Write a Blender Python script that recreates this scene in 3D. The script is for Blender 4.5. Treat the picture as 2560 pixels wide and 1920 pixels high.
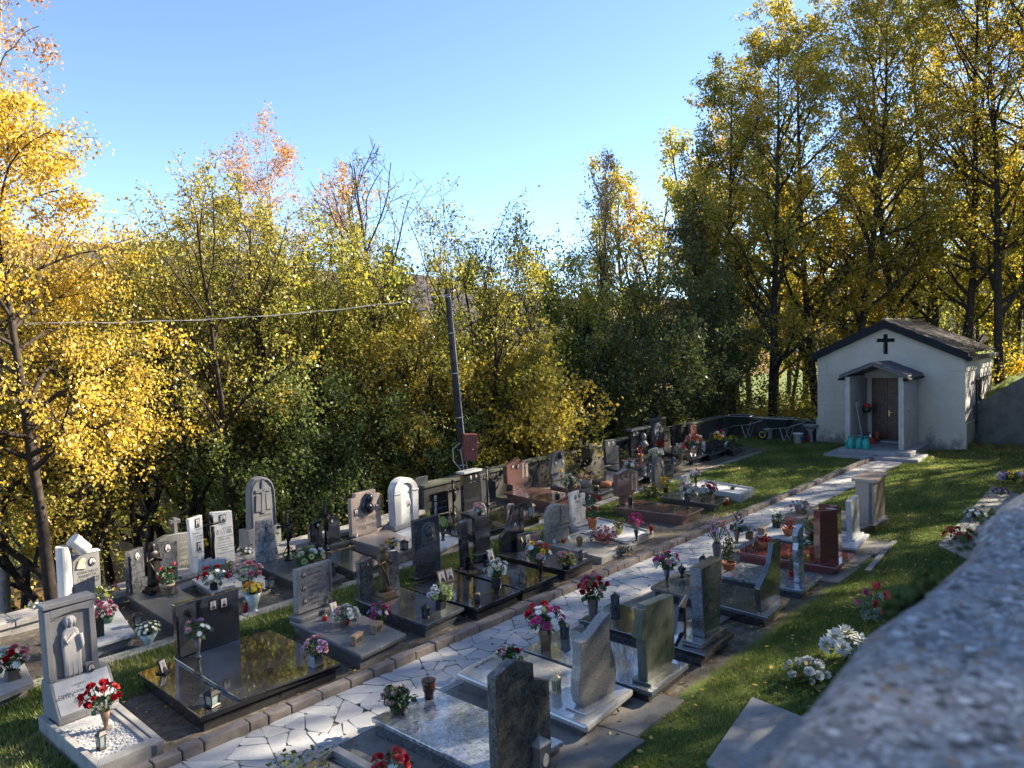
import bpy, bmesh, math, random
import numpy as np
from mathutils import Vector, Matrix
random.seed(7)
RAD = math.radians
for o in list(bpy.data.objects): bpy.data.objects.remove(o)
S = bpy.context.scene
C = S.collection
# ---------------------------------------------------------------- camera
FPX, PITCH, ROLL, CAMZ = 1900.0, RAD(2.9), RAD(1.6), 4.0
cF = np.array([0, math.cos(PITCH), -math.sin(PITCH)])
r0 = np.array([1.0, 0, 0]); u0 = np.array([0, math.sin(PITCH), math.cos(PITCH)])
cU = math.cos(ROLL)*u0 + math.sin(ROLL)*r0
cR = math.cos(ROLL)*r0 - math.sin(ROLL)*u0
cam = bpy.data.cameras.new('camera'); camo = bpy.data.objects.new('camera', cam); C.objects.link(camo)
camo.matrix_world = Matrix(((cR[0], cU[0], -cF[0], 0), (cR[1], cU[1], -cF[1], 0), (cR[2], cU[2], -cF[2], CAMZ), (0, 0, 0, 1)))
cam.sensor_width = 36; cam.lens = 36*FPX/2560
cam.clip_start = 0.02; cam.clip_end = 5000
cam.dof.use_dof = True; cam.dof.focus_distance = 11.0; cam.dof.aperture_fstop = 4.5
S.camera = camo
# ---------------------------------------------------------------- world, sun, exposure
SUN_AZ, SUN_EL = RAD(68), RAD(30)
wd = bpy.data.worlds.new('World'); S.world = wd; wd.use_nodes = True
nt = wd.node_tree; sky = nt.nodes.new('ShaderNodeTexSky'); sky.sky_type = 'NISHITA'
sky.sun_disc = False; sky.sun_elevation = SUN_EL; sky.sun_rotation = SUN_AZ
sky.altitude = 1500; sky.air_density = 0.68; sky.dust_density = 0.0; sky.ozone_density = 2.0
nt.links.new(sky.outputs[0], nt.nodes['Background'].inputs[0]); nt.nodes['Background'].inputs[1].default_value = 0.076
sl = bpy.data.lights.new('sun', 'SUN'); sl.energy = 4.2; sl.angle = RAD(0.55); sl.color = (1.0, 0.88, 0.70)
so = bpy.data.objects.new('sun', sl); C.objects.link(so)
sd = Vector((math.sin(SUN_AZ)*math.cos(SUN_EL), math.cos(SUN_AZ)*math.cos(SUN_EL), math.sin(SUN_EL)))
so.rotation_euler = sd.to_track_quat('Z', 'Y').to_euler(); so.location = (20, 20, 40)
S.view_settings.view_transform = 'Standard'; S.view_settings.look = 'None'
S.view_settings.exposure = 2.5; S.view_settings.gamma = 1
# ---------------------------------------------------------------- places: s runs along the path, t to the left of its kerb
AZ = RAD(41.3); uu = np.array([math.sin(AZ), math.cos(AZ)]); ww = np.array([-math.cos(AZ), math.sin(AZ)])
TK = 7.66; ROT = math.pi/2 - AZ
def xy(s, t): return uu*s + ww*(t+TK)
def st_of(x, y): return x*uu[0]+y*uu[1], x*ww[0]+y*ww[1]-TK
def sstep(a, b, x):
    k = np.clip((x-a)/(b-a), 0, 1); return k*k*(3-2*k)
def wall_t(s): return 4.75 + 0.066*(s-3)
def ground(s, t):
    s = np.asarray(s, float); t = np.asarray(t, float)
    inner = np.where(t > 0.0, 0.018*t, np.where(t < -1.3, 0.065*np.minimum(-t-1.3, 2.4)+0.015*np.maximum(-t-3.7, 0), 0.0))
    d = np.maximum(t-wall_t(s)-0.2, 0)
    drop = (0.9*sstep(0, 1.0, d) + 0.36*np.minimum(d, 22) + 0.12*np.clip(d-22, 0, 40))*(1-0.75*sstep(15, 30, s))
    drop = drop + np.clip(-(s+2), 0, 30)*0.05*sstep(0, 4, d)
    out = inner - np.where(d > 0, drop, 0)
    up = 2.45*sstep(-7.45, -7.7, t)                                   # the road above the retaining wall
    right = 2.1*sstep(2.0, -4.5, t) + 0.22*np.clip(-t-5, 0, 40) + 0.05*np.clip(s-31, 0, 60)
    b = sstep(31.0, 31.5, s)*sstep(5.0, 1.5, t)
    z = np.where(t < -7.0, inner*0+np.maximum(up, 0)+0.17, out)
    z = np.where(t < -7.7, 2.62, z)
    return z*(1-b) + np.maximum(right, z*0+right)*b
def ray(px, py): return cF*FPX + cR*(px-1280) + cU*(960-py)
def at_z(px, py, z):
    d = ray(px, py); k = (z-CAMZ)/d[2]; return st_of(d[0]*k, d[1]*k)
def PT(px, py, h):                                                      # pixel on a level h above the local ground -> (s, t, z)
    z = h
    for i in range(25):
        s, t = at_z(px, py, z); t2 = min(max(t, -6.9), 6)
        z = float(0.018*t2 if t > 0 else (0.03*(-t2-1.3) if t2 < -1.3 else 0)) + h
    return s, t, z
def at_dist(px, py, y):
    d = ray(px, py); k = y/d[1]; return np.array([d[0]*k, y, CAMZ+d[2]*k])
def zat(s, t, py):                                                      # height of the vertical through (s,t) seen at image row py
    p = xy(s, t); lo, hi = -12.0, 60.0
    for i in range(40):
        m = (lo+hi)/2; P = np.array([p[0], p[1], m-CAMZ]); yy = 960-FPX*(P@cU)/(P@cF)
        if yy > py: lo = m
        else: hi = m
    return lo
# ---------------------------------------------------------------- materials
MATS = {}
def nd(t, k, **kw):
    n = t.nodes.new(k)
    for a, b in kw.items(): setattr(n, a, b)
    return n
def ramp(t, src, stops, interp='LINEAR'):
    n = nd(t, 'ShaderNodeValToRGB'); n.color_ramp.interpolation = interp
    e = n.color_ramp.elements
    while len(e) < len(stops): e.new(0.5)
    for i, (p, c) in enumerate(stops):
        e[i].position = p; e[i].color = (c[0], c[1], c[2], 1)
    t.links.new(src, n.inputs[0]); return n.outputs[0]
def noise(t, vec, scale, detail=4, rough=0.6):
    n = nd(t, 'ShaderNodeTexNoise'); n.inputs['Scale'].default_value = scale; n.inputs['Detail'].default_value = detail
    n.inputs['Roughness'].default_value = rough
    if vec is not None: t.links.new(vec, n.inputs['Vector'])
    return n.outputs['Fac']
def mixc(t, fac, a, b, mode='MIX'):
    n = nd(t, 'ShaderNodeMix', data_type='RGBA', blend_type=mode)
    if isinstance(fac, (int, float)): n.inputs[0].default_value = fac
    else: t.links.new(fac, n.inputs[0])
    for i, v in ((6, a), (7, b)):
        if isinstance(v, (tuple, list)): n.inputs[i].default_value = (v[0], v[1], v[2], 1)
        else: t.links.new(v, n.inputs[i])
    return n.outputs[2]
def newmat(name):
    m = bpy.data.materials.new(name); m.use_nodes = True; t = m.node_tree
    b = t.nodes['Principled BSDF']; co = nd(t, 'ShaderNodeTexCoord'); MATS[name] = m
    return m, t, b, co.outputs['Object']
def bump(t, b, h, strength=0.3, dist=0.01):
    n = nd(t, 'ShaderNodeBump'); n.inputs['Strength'].default_value = strength; n.inputs['Distance'].default_value = dist
    t.links.new(h, n.inputs['Height']); t.links.new(n.outputs[0], b.inputs['Normal'])
def plain(name, col, rough=0.5, metal=0, var=0.25, scale=12, spec=0.5, bmp=0.0):
    if name in MATS: return MATS[name]
    m, t, b, oc = newmat(name)
    f = noise(t, oc, scale); c2 = [max(0, x*(1-var)) for x in col]; c3 = [min(1, x*(1+var)) for x in col]
    t.links.new(ramp(t, f, [(0.3, c2), (0.7, c3)]), b.inputs['Base Color'])
    b.inputs['Roughness'].default_value = rough; b.inputs['Metallic'].default_value = metal
    b.inputs['Specular IOR Level'].default_value = spec
    if bmp: bump(t, b, noise(t, oc, scale*6), bmp, 0.01)
    return m
def granite(name, dark, light, rough=0.1, scale=160, amt=0.5, wear=0.5):
    if name in MATS: return MATS[name]
    m, t, b, oc = newmat(name)
    g = noise(t, oc, scale, 2, 0.7); g2 = noise(t, oc, scale*0.28, 3, 0.7)
    mid = [a*(1-amt)+c*amt for a, c in zip(dark, light)]
    c = ramp(t, g, [(0.36, dark), (0.52, mid), (0.66, light)])
    c2 = mixc(t, 0.5, c, ramp(t, g2, [(0.35, dark), (0.65, light)]))
    big = noise(t, oc, 3.0, 5); c3 = mixc(t, ramp(t, big, [(0.45, (0, 0, 0)), (0.75, (0.35, 0.35, 0.35))]), c2, tuple(x*0.6+0.03 for x in light))
    t.links.new(c3, b.inputs['Base Color'])
    if rough < .16: b.inputs['Specular IOR Level'].default_value = 1.0; b.inputs['Coat Weight'].default_value = 1.0; b.inputs['Coat Roughness'].default_value = .03
    rr = ramp(t, noise(t, oc, 5, 6), [(0.35, (rough,)*3), (0.8, (min(1, rough+0.25*wear),)*3)])
    t.links.new(rr, b.inputs['Roughness'])
    return m
def stone(name, col, rough=0.8, stain=(0.1, 0.1, 0.09), amt=0.5, scale=5, bmp=0.4, streak=False):
    if name in MATS: return MATS[name]
    m, t, b, oc = newmat(name)
    f = noise(t, oc, scale, 8, 0.65); f2 = noise(t, oc, 90, 3, 0.7)
    c = mixc(t, ramp(t, f, [(0.42, (0, 0, 0)), (0.72, (amt,)*3)]), col, stain)
    c = mixc(t, ramp(t, f2, [(0.3, (0, 0, 0)), (0.7, (0.3,)*3)]), c, tuple(min(1, x*1.25) for x in col))
    if streak:
        mp = nd(t, 'ShaderNodeMapping'); mp.inputs['Scale'].default_value = (9, 9, 0.7); t.links.new(oc, mp.inputs[0])
        f3 = noise(t, mp.outputs[0], 1.0, 5); c = mixc(t, ramp(t, f3, [(0.5, (0, 0, 0)), (0.75, (0.45,)*3)]), c, stain)
    t.links.new(c, b.inputs['Base Color']); b.inputs['Roughness'].default_value = rough
    bump(t, b, f2, bmp, 0.006); return m
# ---------------------------------------------------------------- mesh collector
class MB:
    def __init__(self): self.v = []; self.f = []
    def add(self, vs, fs):
        o = len(self.v); self.v += [tuple(map(float, p)) for p in vs]; self.f += [tuple(i+o for i in q) for q in fs]
    def box(self, x0, x1, y0, y1, z0, z1):
        self.add([(x0, y0, z0), (x1, y0, z0), (x1, y1, z0), (x0, y1, z0), (x0, y0, z1), (x1, y0, z1), (x1, y1, z1), (x0, y1, z1)],
                 [(3, 2, 1, 0), (4, 5, 6, 7), (0, 1, 5, 4), (1, 2, 6, 5), (2, 3, 7, 6), (3, 0, 4, 7)])
    def quadbox(self, top, thick):                                       # top: four corners counter-clockwise, extruded down
        n = len(top); bot = [(p[0], p[1], p[2]-thick) for p in top]
        self.add(list(top)+bot, [tuple(range(n)), tuple(range(2*n-1, n-1, -1))]+[(i, i+n, (i+1) % n+n, (i+1) % n) for i in range(n)])
    def prism(self, pts, y0, y1):                                        # outline (x,z) seen from -y, extruded to +y
        n = len(pts)
        self.add([(p[0], y0, p[1]) for p in pts]+[(p[0], y1, p[1]) for p in pts],
                 [tuple(range(n)), tuple(range(2*n-1, n-1, -1))]+[(i, i+n, (i+1) % n+n, (i+1) % n) for i in range(n)])
    def lathe(self, prof, seg=16, cx=0, cy=0, cz=0, sx=1, sy=1, rot=0):
        n = len(prof); vs = []
        for r, z in prof:
            for k in range(seg):
                a = 2*math.pi*k/seg+rot; vs.append((cx+r*math.cos(a)*sx, cy+r*math.sin(a)*sy, cz+z))
        fs = [(i*seg+k, i*seg+(k+1) % seg, (i+1)*seg+(k+1) % seg, (i+1)*seg+k) for i in range(n-1) for k in range(seg)]
        fs += [tuple(range(seg-1, -1, -1)), tuple((n-1)*seg+k for k in range(seg))]
        self.add(vs, fs)
    def tube(self, pts, rad, seg=6, cap=True):
        pts = [Vector(p) for p in pts]; n = len(pts); vs = []
        if isinstance(rad, (int, float)): rad = [rad]*n
        ref = Vector((0.31, 0.52, 0.8))
        for i, p in enumerate(pts):
            d = (pts[min(i+1, n-1)]-pts[max(i-1, 0)]).normalized()
            a = d.cross(ref)
            if a.length < 1e-3: a = d.cross(Vector((1, 0, 0)))
            a.normalize(); b = d.cross(a)
            for k in range(seg):
                q = 2*math.pi*k/seg; vs.append(p+(a*math.cos(q)+b*math.sin(q))*rad[i])
        fs = [(i*seg+k, i*seg+(k+1) % seg, (i+1)*seg+(k+1) % seg, (i+1)*seg+k) for i in range(n-1) for k in range(seg)]
        if cap: fs += [tuple(range(seg-1, -1, -1)), tuple((n-1)*seg+k for k in range(seg))]
        self.add(vs, fs)
    def ball(self, c, r, seg=10, ring=6, sz=1.0):
        prof = [(max(1e-4, r*math.sin(math.pi*i/ring)), -r*sz*math.cos(math.pi*i/ring)) for i in range(ring+1)]
        self.lathe(prof, seg, c[0], c[1], c[2])
    def build(self, name, mat, parent=None, smooth=False, bevel=0, loc=None, seg=2):
        me = bpy.data.meshes.new(name); me.from_pydata(self.v, [], self.f); me.update()
        if mat: me.materials.append(mat)
        if smooth: me.polygons.foreach_set('use_smooth', [True]*len(me.polygons))
        return link(name, me, parent, bevel, loc, seg)
def link(name, me, parent=None, bevel=0, loc=None, seg=2):
    o = bpy.data.objects.new(name, me); C.objects.link(o)
    if parent: o.parent = parent
    if loc is not None: o.location = loc
    if bevel:
        bm_ = o.modifiers.new('bevel', 'BEVEL'); bm_.width = bevel; bm_.segments = seg; bm_.limit_method = 'ANGLE'; bm_.angle_limit = RAD(40)
        bm_.harden_normals = False
    return o
def thing(name, label, cat, s=0, t=0, z=0, rot=None, group=None, world=None):
    o = bpy.data.objects.new(name, None); C.objects.link(o); o.empty_display_size = 0.1
    if world is not None: o.location = world
    else:
        p = xy(s, t); o.location = (p[0], p[1], z)
    o.rotation_euler = (0, 0, ROT if rot is None else rot)
    return tag(o, label, cat, group)
def tag(o, label, cat, group=None, kind=None):
    o['label'] = label; o['category'] = cat
    if group: o['group'] = group
    if kind: o['kind'] = kind
    return o
def struct(o): o['kind'] = 'structure'; return o
# ---------------------------------------------------------------- ground materials
def ground_mat():
    m, t, b, oc = newmat('ground')
    sx = nd(t, 'ShaderNodeSeparateXYZ'); t.links.new(oc, sx.inputs[0])
    n1 = noise(t, oc, 1.6, 8, 0.7); n2 = noise(t, oc, 38, 5, 0.75); n3 = noise(t, oc, 9, 6, 0.7)
    grass = ramp(t, n2, [(0.28, (0.045, 0.065, 0.015)), (0.5, (0.11, 0.155, 0.035)), (0.72, (0.21, 0.23, 0.06))])
    grass = mixc(t, ramp(t, n1, [(0.35, (0, 0, 0)), (0.7, (0.55,)*3)]), grass, (0.10, 0.11, 0.03))
    soil = ramp(t, n3, [(0.3, (0.06, 0.05, 0.038)), (0.55, (0.15, 0.13, 0.105)), (0.75, (0.26, 0.24, 0.20))])
    litter = ramp(t, n2, [(0.3, (0.03, 0.02, 0.01)), (0.5, (0.12, 0.065, 0.022)), (0.7, (0.24, 0.15, 0.045))])
    at = nd(t, 'ShaderNodeAttribute', attribute_name='zone')
    sp = nd(t, 'ShaderNodeSeparateColor'); t.links.new(at.outputs['Color'], sp.inputs[0])
    def edge(src):
        a = nd(t, 'ShaderNodeMath', operation='ADD'); t.links.new(src, a.inputs[0])
        k = nd(t, 'ShaderNodeMath', operation='MULTIPLY_ADD'); t.links.new(n3, k.inputs[0]); k.inputs[1].default_value = 0.9; k.inputs[2].default_value = -0.45
        t.links.new(k.outputs[0], a.inputs[1]); return ramp(t, a.outputs[0], [(0.42, (0, 0, 0)), (0.58, (1, 1, 1))])
    c = mixc(t, edge(sp.outputs[0]), grass, soil)
    c = mixc(t, edge(sp.outputs[1]), c, litter)
    t.links.new(c, b.inputs['Base Color']); b.inputs['Roughness'].default_value = 0.95; b.inputs['Specular IOR Level'].default_value = 0.15
    bump(t, b, n2, 0.8, 0.03); return m
def axis(pts):
    out = []
    for a, b, st in pts: out += list(np.arange(a, b, st))
    return np.array(out)
gs = axis([(-400, -60, 40), (-60, -10, 5), (-10, 40, 0.4), (40, 90, 4), (90, 900, 60)])
gt = axis([(-500, -60, 40), (-60, -14, 4), (-14, -7.8, 0.8), (-7.8, -7.0, 0.1), (-7.0, -1.2, 0.29), (-1.2, 0.0, 0.3), (0.0, 5, 0.25), (5, 8.6, 0.2), (8.6, 40, 1.2), (40, 120, 8), (120, 700, 60)])
GS, GT = np.meshgrid(gs, gt, indexing='ij')
GZ = ground(GS, GT)
rn = np.random.RandomState(3)
inside = (GT < wall_t(GS)) & (GT > -7.0) & (GS < 29.5)
GZ = GZ + np.where(inside, 0.006, 0.10)*rn.randn(*GZ.shape)*np.where((GT > -7.9) & (GT < -6.9) | (GT > -1.5) & (GT < 0.2), 0, 1)
far = np.sqrt((GS-10)**2+(GT)**2); GZ = GZ + np.where(far > 120, (far-120)*0.02, 0)
GXY = uu[None, None, :]*GS[..., None] + ww[None, None, :]*(GT[..., None]+TK)
gv = np.concatenate([GXY, GZ[..., None]], -1).reshape(-1, 3)
na, nb = GS.shape; ii, jj = np.meshgrid(np.arange(na-1), np.arange(nb-1), indexing='ij'); k = (ii*nb+jj).ravel()
gf = np.stack([k, k+nb, k+nb+1, k+1], -1)
def np_mesh(name, v, f, mat, smooth=False):
    me = bpy.data.meshes.new(name); n = f.shape[1]
    me.vertices.add(len(v)); me.vertices.foreach_set('co', np.ascontiguousarray(v, np.float32).ravel())
    me.loops.add(f.size); me.loops.foreach_set('vertex_index', np.ascontiguousarray(f, np.int32).ravel())
    me.polygons.add(len(f)); me.polygons.foreach_set('loop_start', np.arange(0, f.size, n, dtype=np.int32))
    if smooth: me.polygons.foreach_set('use_smooth', np.ones(len(f), bool))
    me.update(calc_edges=True)
    if mat: me.materials.append(mat)
    return me
gme = np_mesh('ground', gv, gf, ground_mat(), True)
fs_, ft_ = GS.ravel(), GT.ravel()
soil = np.zeros_like(fs_); 
soil[(ft_ > -.3) & (ft_ < 1.62) & (fs_ < 16.5)] = 0.75
soil[(ft_ > 2.75) & (ft_ < wall_t(fs_)) & (fs_ < 26.5)] = 0.85
soil[(ft_ < -1.2) & (ft_ > -3.75) & (fs_ < 15.6)] = 0.8
soil[(ft_ < -6.7)] = 0.4
lit = np.zeros_like(fs_); outm = (ft_ > wall_t(fs_)) | (fs_ > 30.5)
lit[outm] = 0.62; lit[(fs_ > 24) & (ft_ < 40) & outm] = 0.15; lit[(ft_ < -7.5)] = 0.4
lit[(fs_ > 27) & (fs_ < 31) & (ft_ < -1.2)] = 0.5
ca = gme.color_attributes.new('zone', 'FLOAT_COLOR', 'POINT')
ca.data.foreach_set('color', np.stack([soil, lit, soil*0, soil*0+1], -1).astype(np.float32).ravel())
struct(link('ground', gme))
# ---------------------------------------------------------------- crazy-paved path and its kerb
def paving():
    m, t, b, oc = newmat('crazy_paving'); a = nd(t, 'ShaderNodeAttribute', attribute_name='lv')
    st = ramp(t, a.outputs['Fac'], [(0, (0.28, 0.285, 0.295)), (0.5, (0.38, 0.38, 0.38)), (0.8, (0.46, 0.45, 0.42)), (1, (0.52, 0.48, 0.41))])
    f = noise(t, oc, 9, 7, 0.7); st = mixc(t, ramp(t, f, [(0.42, (0, 0, 0)), (0.75, (0.6,)*3)]), st, (0.33, 0.33, 0.335))
    st = mixc(t, ramp(t, noise(t, oc, 2.1, 5), [(0.5, (0, 0, 0)), (0.72, (0.5,)*3)]), st, (0.30, 0.285, 0.25))
    t.links.new(st, b.inputs['Base Color']); b.inputs['Roughness'].default_value = 0.5; bump(t, b, f, 0.5, 0.012); return m
def mortar():
    m, t, b, oc = newmat('path_mortar'); c = ramp(t, noise(t, oc, 1.5, 6), [(0.36, (0.045, 0.042, 0.036)), (0.48, (0.17, 0.155, 0.13)), (0.6, (0.32, 0.30, 0.26))])
    t.links.new(c, b.inputs['Base Color']); b.inputs['Roughness'].default_value = 0.95; bump(t, b, noise(t, oc, 70), 0.6, 0.01); return m
def split(poly, r, out):
    P = np.array(poly); x, y = P[:, 0], P[:, 1]; A = .5*abs(np.dot(x, np.roll(y, -1))-np.dot(y, np.roll(x, -1)))
    if A < r.choice((.03, .06, .09, .13, .17)) or len(out) > 900: out.append(P); return
    c = P.mean(0); w, v = np.linalg.eigh(np.cov((P-c).T)); d = v[:, 1]; an = r.gauss(0, .42); n = np.array([d[0]*math.cos(an)-d[1]*math.sin(an), d[0]*math.sin(an)+d[1]*math.cos(an)])
    q = c+d*r.uniform(-.22, .22)*math.sqrt(w[1]); sd_ = (P-q)@n; L, R_ = [], []
    for i in range(len(P)):
        j = (i+1) % len(P)
        (L if sd_[i] < 0 else R_).append(P[i])
        if sd_[i]*sd_[j] < 0: k_ = sd_[i]/(sd_[i]-sd_[j]); m_ = P[i]+(P[j]-P[i])*k_; L.append(m_); R_.append(m_)
    if len(L) < 3 or len(R_) < 3: out.append(P); return
    split(L, r, out); split(R_, r, out)
rp = random.Random(21); polys = []; x = -3.0
while x < 26.3:
    L_ = rp.uniform(1.2, 2.2); split([(x, -1.225), (min(x+L_, 26.35), -1.225), (min(x+L_, 26.35), -.372), (x, -.372)], rp, polys); x += L_
pm = MB(); pv_ = []
for P in polys:
    c = P.mean(0); n = len(P); Q = []
    for i in range(n):                                                     # cut the corners a little
        a, b0, e = P[i-1], P[i], P[(i+1) % n]; k1, k2 = rp.uniform(.05, .2), rp.uniform(.05, .2)
        Q += [b0+(a-b0)*k1, b0+(e-b0)*k2]
    gap = rp.uniform(.004, .010); Q = [q-(q-c)/np.linalg.norm(q-c)*gap+np.array([rp.uniform(-.006, .006), rp.uniform(-.006, .006)]) for q in Q]
    z = .022+rp.uniform(-.004, .004); tx, ty = rp.uniform(-.008, .008), rp.uniform(-.008, .008); f0 = len(pm.f)
    pm.quadbox([(q[0], q[1], z+(q[0]-c[0])*tx+(q[1]-c[1])*ty) for q in Q], .02); pv_ += [rp.random()]*(len(pm.f)-f0)
po = flat_ = pm.build('path', paving(), bevel=0)
at_ = po.data.attributes.new('lv', 'FLOAT', 'FACE'); at_.data.foreach_set('value', np.array(pv_, np.float32))
def flat(o, z=0):
    p = xy(0, 0); o.location = (p[0], p[1], z); o.rotation_euler = (0, 0, ROT); return o
struct(flat(po)); mm = MB(); mm.add([(-3, -1.225, .010), (26.35, -1.225, .010), (26.35, -.37, .010), (-3, -.37, .010)], [(0, 1, 2, 3)]); struct(flat(mm.build('path_bed', mortar())))
kb = MB(); rk = random.Random(5); x = -2.0
while x < 26.3:
    L = rk.choice([0.22, 0.28, 0.34, 0.4, 0.5]); hh = 0.115+rk.uniform(-0.012, 0.012); y0 = 0.004+rk.uniform(0, 0.012)
    kb.box(x+0.006, x+L-0.006, y0-.37, -.225+rk.uniform(-0.01, 0.01), -0.22, hh); x += L
kerbm = stone('kerb_porphyry', (0.19, 0.16, 0.14), 0.85, (0.065, 0.055, 0.05), 0.75, 9, 0.9)
struct(flat(kb.build('kerb', kerbm, bevel=0.012)))
rb = MB(); x = -2.0
while x < 15.5:
    L = rk.uniform(1.0, 1.6); rb.box(x+0.004, x+L-0.004, -1.34, -1.228, -0.1, 0.03); x += L
struct(flat(rb.build('path_edging', stone('edging', (0.34, 0.33, 0.31), 0.8), bevel=0.008)))
# concrete strips at the foot of the wall row and behind the front row
sm = stone('footing_concrete', (0.30, 0.285, 0.26), 0.85, (0.10, 0.09, 0.075), 0.6, 3)
cs = MB()
for i in range(24):
    a = 1.5+i*1.05
    if a > 25.6: break
    cs.box(a, a+1.04, 2.62+0.045*(a-3)*0.5, 2.84+0.045*(a-3)*0.5, -0.3, 0.075+rk.uniform(-0.01, 0.01))
struct(flat(cs.build('footing_strip', sm, bevel=0.01)))
# paving slabs between the graves of the right row
pv = MB()
for i in range(13):
    a, e, q_ = 2.2+i*0.98, 2.2+i*0.98+0.965, rk.uniform(0, .01); far_ = -3.78 if i < 5 else (-3.0 if i < 10 else -3.75); far_ += rk.uniform(-.12, .12)
    for f0, f1 in ((-1.36, -2.55), (-2.565, far_)): pv.quadbox([(a, f1, .03+q_-.065*(f1+1.3)), (e, f1, .03+q_-.065*(f1+1.3)), (e, f0, .03+q_-.065*(f0+1.3)), (a, f0, .03+q_-.065*(f0+1.3))], .12)
struct(flat(pv.build('grave_apron', stone('apron_concrete', (0.19, 0.18, 0.16), 0.85, (0.05, 0.046, 0.038), 0.9, 3), bevel=0.01)))
# ---------------------------------------------------------------- walls
wallm = stone('wall_stone', (0.30, 0.285, 0.26), 0.9, (0.05, 0.05, 0.045), 0.85, 4, 0.9)
capm = stone('wall_coping', (0.40, 0.375, 0.34), 0.85, (0.11, 0.10, 0.085), 0.7, 5, 0.7)
mossm = plain('moss', (0.05, 0.07, 0.02), 0.95, 0, 0.6, 20, 0.1, 0.6)
def wall_run(name, label, s0, s1, ztop, cap, capt, mat_c):
    th = thing(name, label, 'wall', 0, 0, 0)
    b = MB(); c = MB(); n = max(1, int((s1-s0)/0.9)); r = random.Random(s0)
    for i in range(n):
        a, e = s0+(s1-s0)*i/n, s0+(s1-s0)*(i+1)/n; ta, te = wall_t(a), wall_t(e)
        b.add([(a, ta, -1.6), (e, te, -1.6), (e, te+.34, -2.4), (a, ta+.34, -2.4), (a, ta, ztop), (e, te, ztop), (e, te+.34, ztop), (a, ta+.34, ztop)],
              [(3, 2, 1, 0), (4, 5, 6, 7), (0, 1, 5, 4), (2, 3, 7, 6)]+([(3, 0, 4, 7)] if i == 0 else [])+([(1, 2, 6, 5)] if i == n-1 else []))
        dz = r.uniform(-0.012, 0.012); g = 0.006
        c.quadbox([(a+g, ta-.04, ztop+cap+dz), (e-g, te-.04, ztop+cap+dz), (e-g, te+capt, ztop+cap+dz), (a+g, ta+capt, ztop+cap+dz)], cap+dz-0.002)
    p = xy(0, 0); th.location = (p[0], p[1], 0)
    b.build('wall_body', wallm, th); c.build('coping', mat_c, th, bevel=0.012); return th
wall_run('boundary_wall', 'low rough stone boundary wall with pale flat coping behind the left graves', -6, 11.6, 0.2, 0.09, 0.46, capm)
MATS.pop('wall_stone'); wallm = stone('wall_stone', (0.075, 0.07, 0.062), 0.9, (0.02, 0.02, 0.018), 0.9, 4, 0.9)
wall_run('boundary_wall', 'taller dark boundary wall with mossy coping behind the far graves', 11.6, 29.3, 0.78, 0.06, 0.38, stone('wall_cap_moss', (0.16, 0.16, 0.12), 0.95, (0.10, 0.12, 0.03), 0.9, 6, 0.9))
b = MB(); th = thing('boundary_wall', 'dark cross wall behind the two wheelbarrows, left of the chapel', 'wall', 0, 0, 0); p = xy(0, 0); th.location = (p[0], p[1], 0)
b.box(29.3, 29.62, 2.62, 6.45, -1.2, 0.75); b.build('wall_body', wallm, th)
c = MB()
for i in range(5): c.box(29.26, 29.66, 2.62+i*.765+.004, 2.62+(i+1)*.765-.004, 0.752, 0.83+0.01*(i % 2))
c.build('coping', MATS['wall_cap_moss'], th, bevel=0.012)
# sloping wall right of the chapel
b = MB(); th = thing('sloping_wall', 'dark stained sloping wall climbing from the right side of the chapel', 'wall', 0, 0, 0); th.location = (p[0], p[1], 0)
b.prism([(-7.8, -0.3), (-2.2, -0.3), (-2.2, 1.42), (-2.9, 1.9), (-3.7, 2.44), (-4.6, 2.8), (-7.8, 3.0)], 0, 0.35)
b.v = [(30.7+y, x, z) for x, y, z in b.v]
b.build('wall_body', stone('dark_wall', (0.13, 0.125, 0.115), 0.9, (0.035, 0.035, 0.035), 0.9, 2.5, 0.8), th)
# near retaining wall whose top lies right below the camera
def agg():
    m, t, b, oc = newmat('exposed_aggregate')
    def peb(scale, stops):
        v = nd(t, 'ShaderNodeTexVoronoi'); v.inputs['Scale'].default_value = scale; t.links.new(oc, v.inputs['Vector']); sp = nd(t, 'ShaderNodeSeparateColor'); t.links.new(v.outputs['Color'], sp.inputs[0])
        m_ = nd(t, 'ShaderNodeMath', operation='MULTIPLY'); t.links.new(ramp(t, sp.outputs[1], [(.35, (0, 0, 0)), (.40, (1, 1, 1))]), m_.inputs[0]); t.links.new(ramp(t, v.outputs['Distance'], [(.40, (1, 1, 1)), (.60, (0, 0, 0))]), m_.inputs[1])
        return ramp(t, sp.outputs[0], stops, 'CONSTANT'), m_.outputs[0]
    c = ramp(t, noise(t, oc, 14, 8, .75), [(.3, (.10, .098, .095)), (.5, (.21, .205, .20)), (.7, (.31, .305, .295))])
    k1, m1 = peb(170, [(0, (.40, .39, .37)), (.4, (.10, .095, .09)), (.7, (.26, .18, .12)), (.85, (.50, .48, .45))]); c = mixc(t, m1, c, k1)
    k2, m2 = peb(78, [(0, (.36, .35, .33)), (.3, (.06, .056, .052)), (.58, (.27, .18, .11)), (.72, (.15, .145, .14)), (.9, (.60, .58, .55))]); c = mixc(t, m2, c, k2)
    t.links.new(c, b.inputs['Base Color']); b.inputs['Roughness'].default_value = 0.9
    bump(t, b, noise(t, oc, 60, 6, .8), 0.8, 0.004); return m
TE = -TK+0.235                                                           # outer edge of the wall top
th = thing('retaining_wall', 'rough pebbled concrete retaining wall top close up at the lower right', 'wall', 0, 0, 0); th.location = (p[0], p[1], 0)
b = MB(); r = random.Random(2); n = 160; prev = None; rows = []
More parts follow.
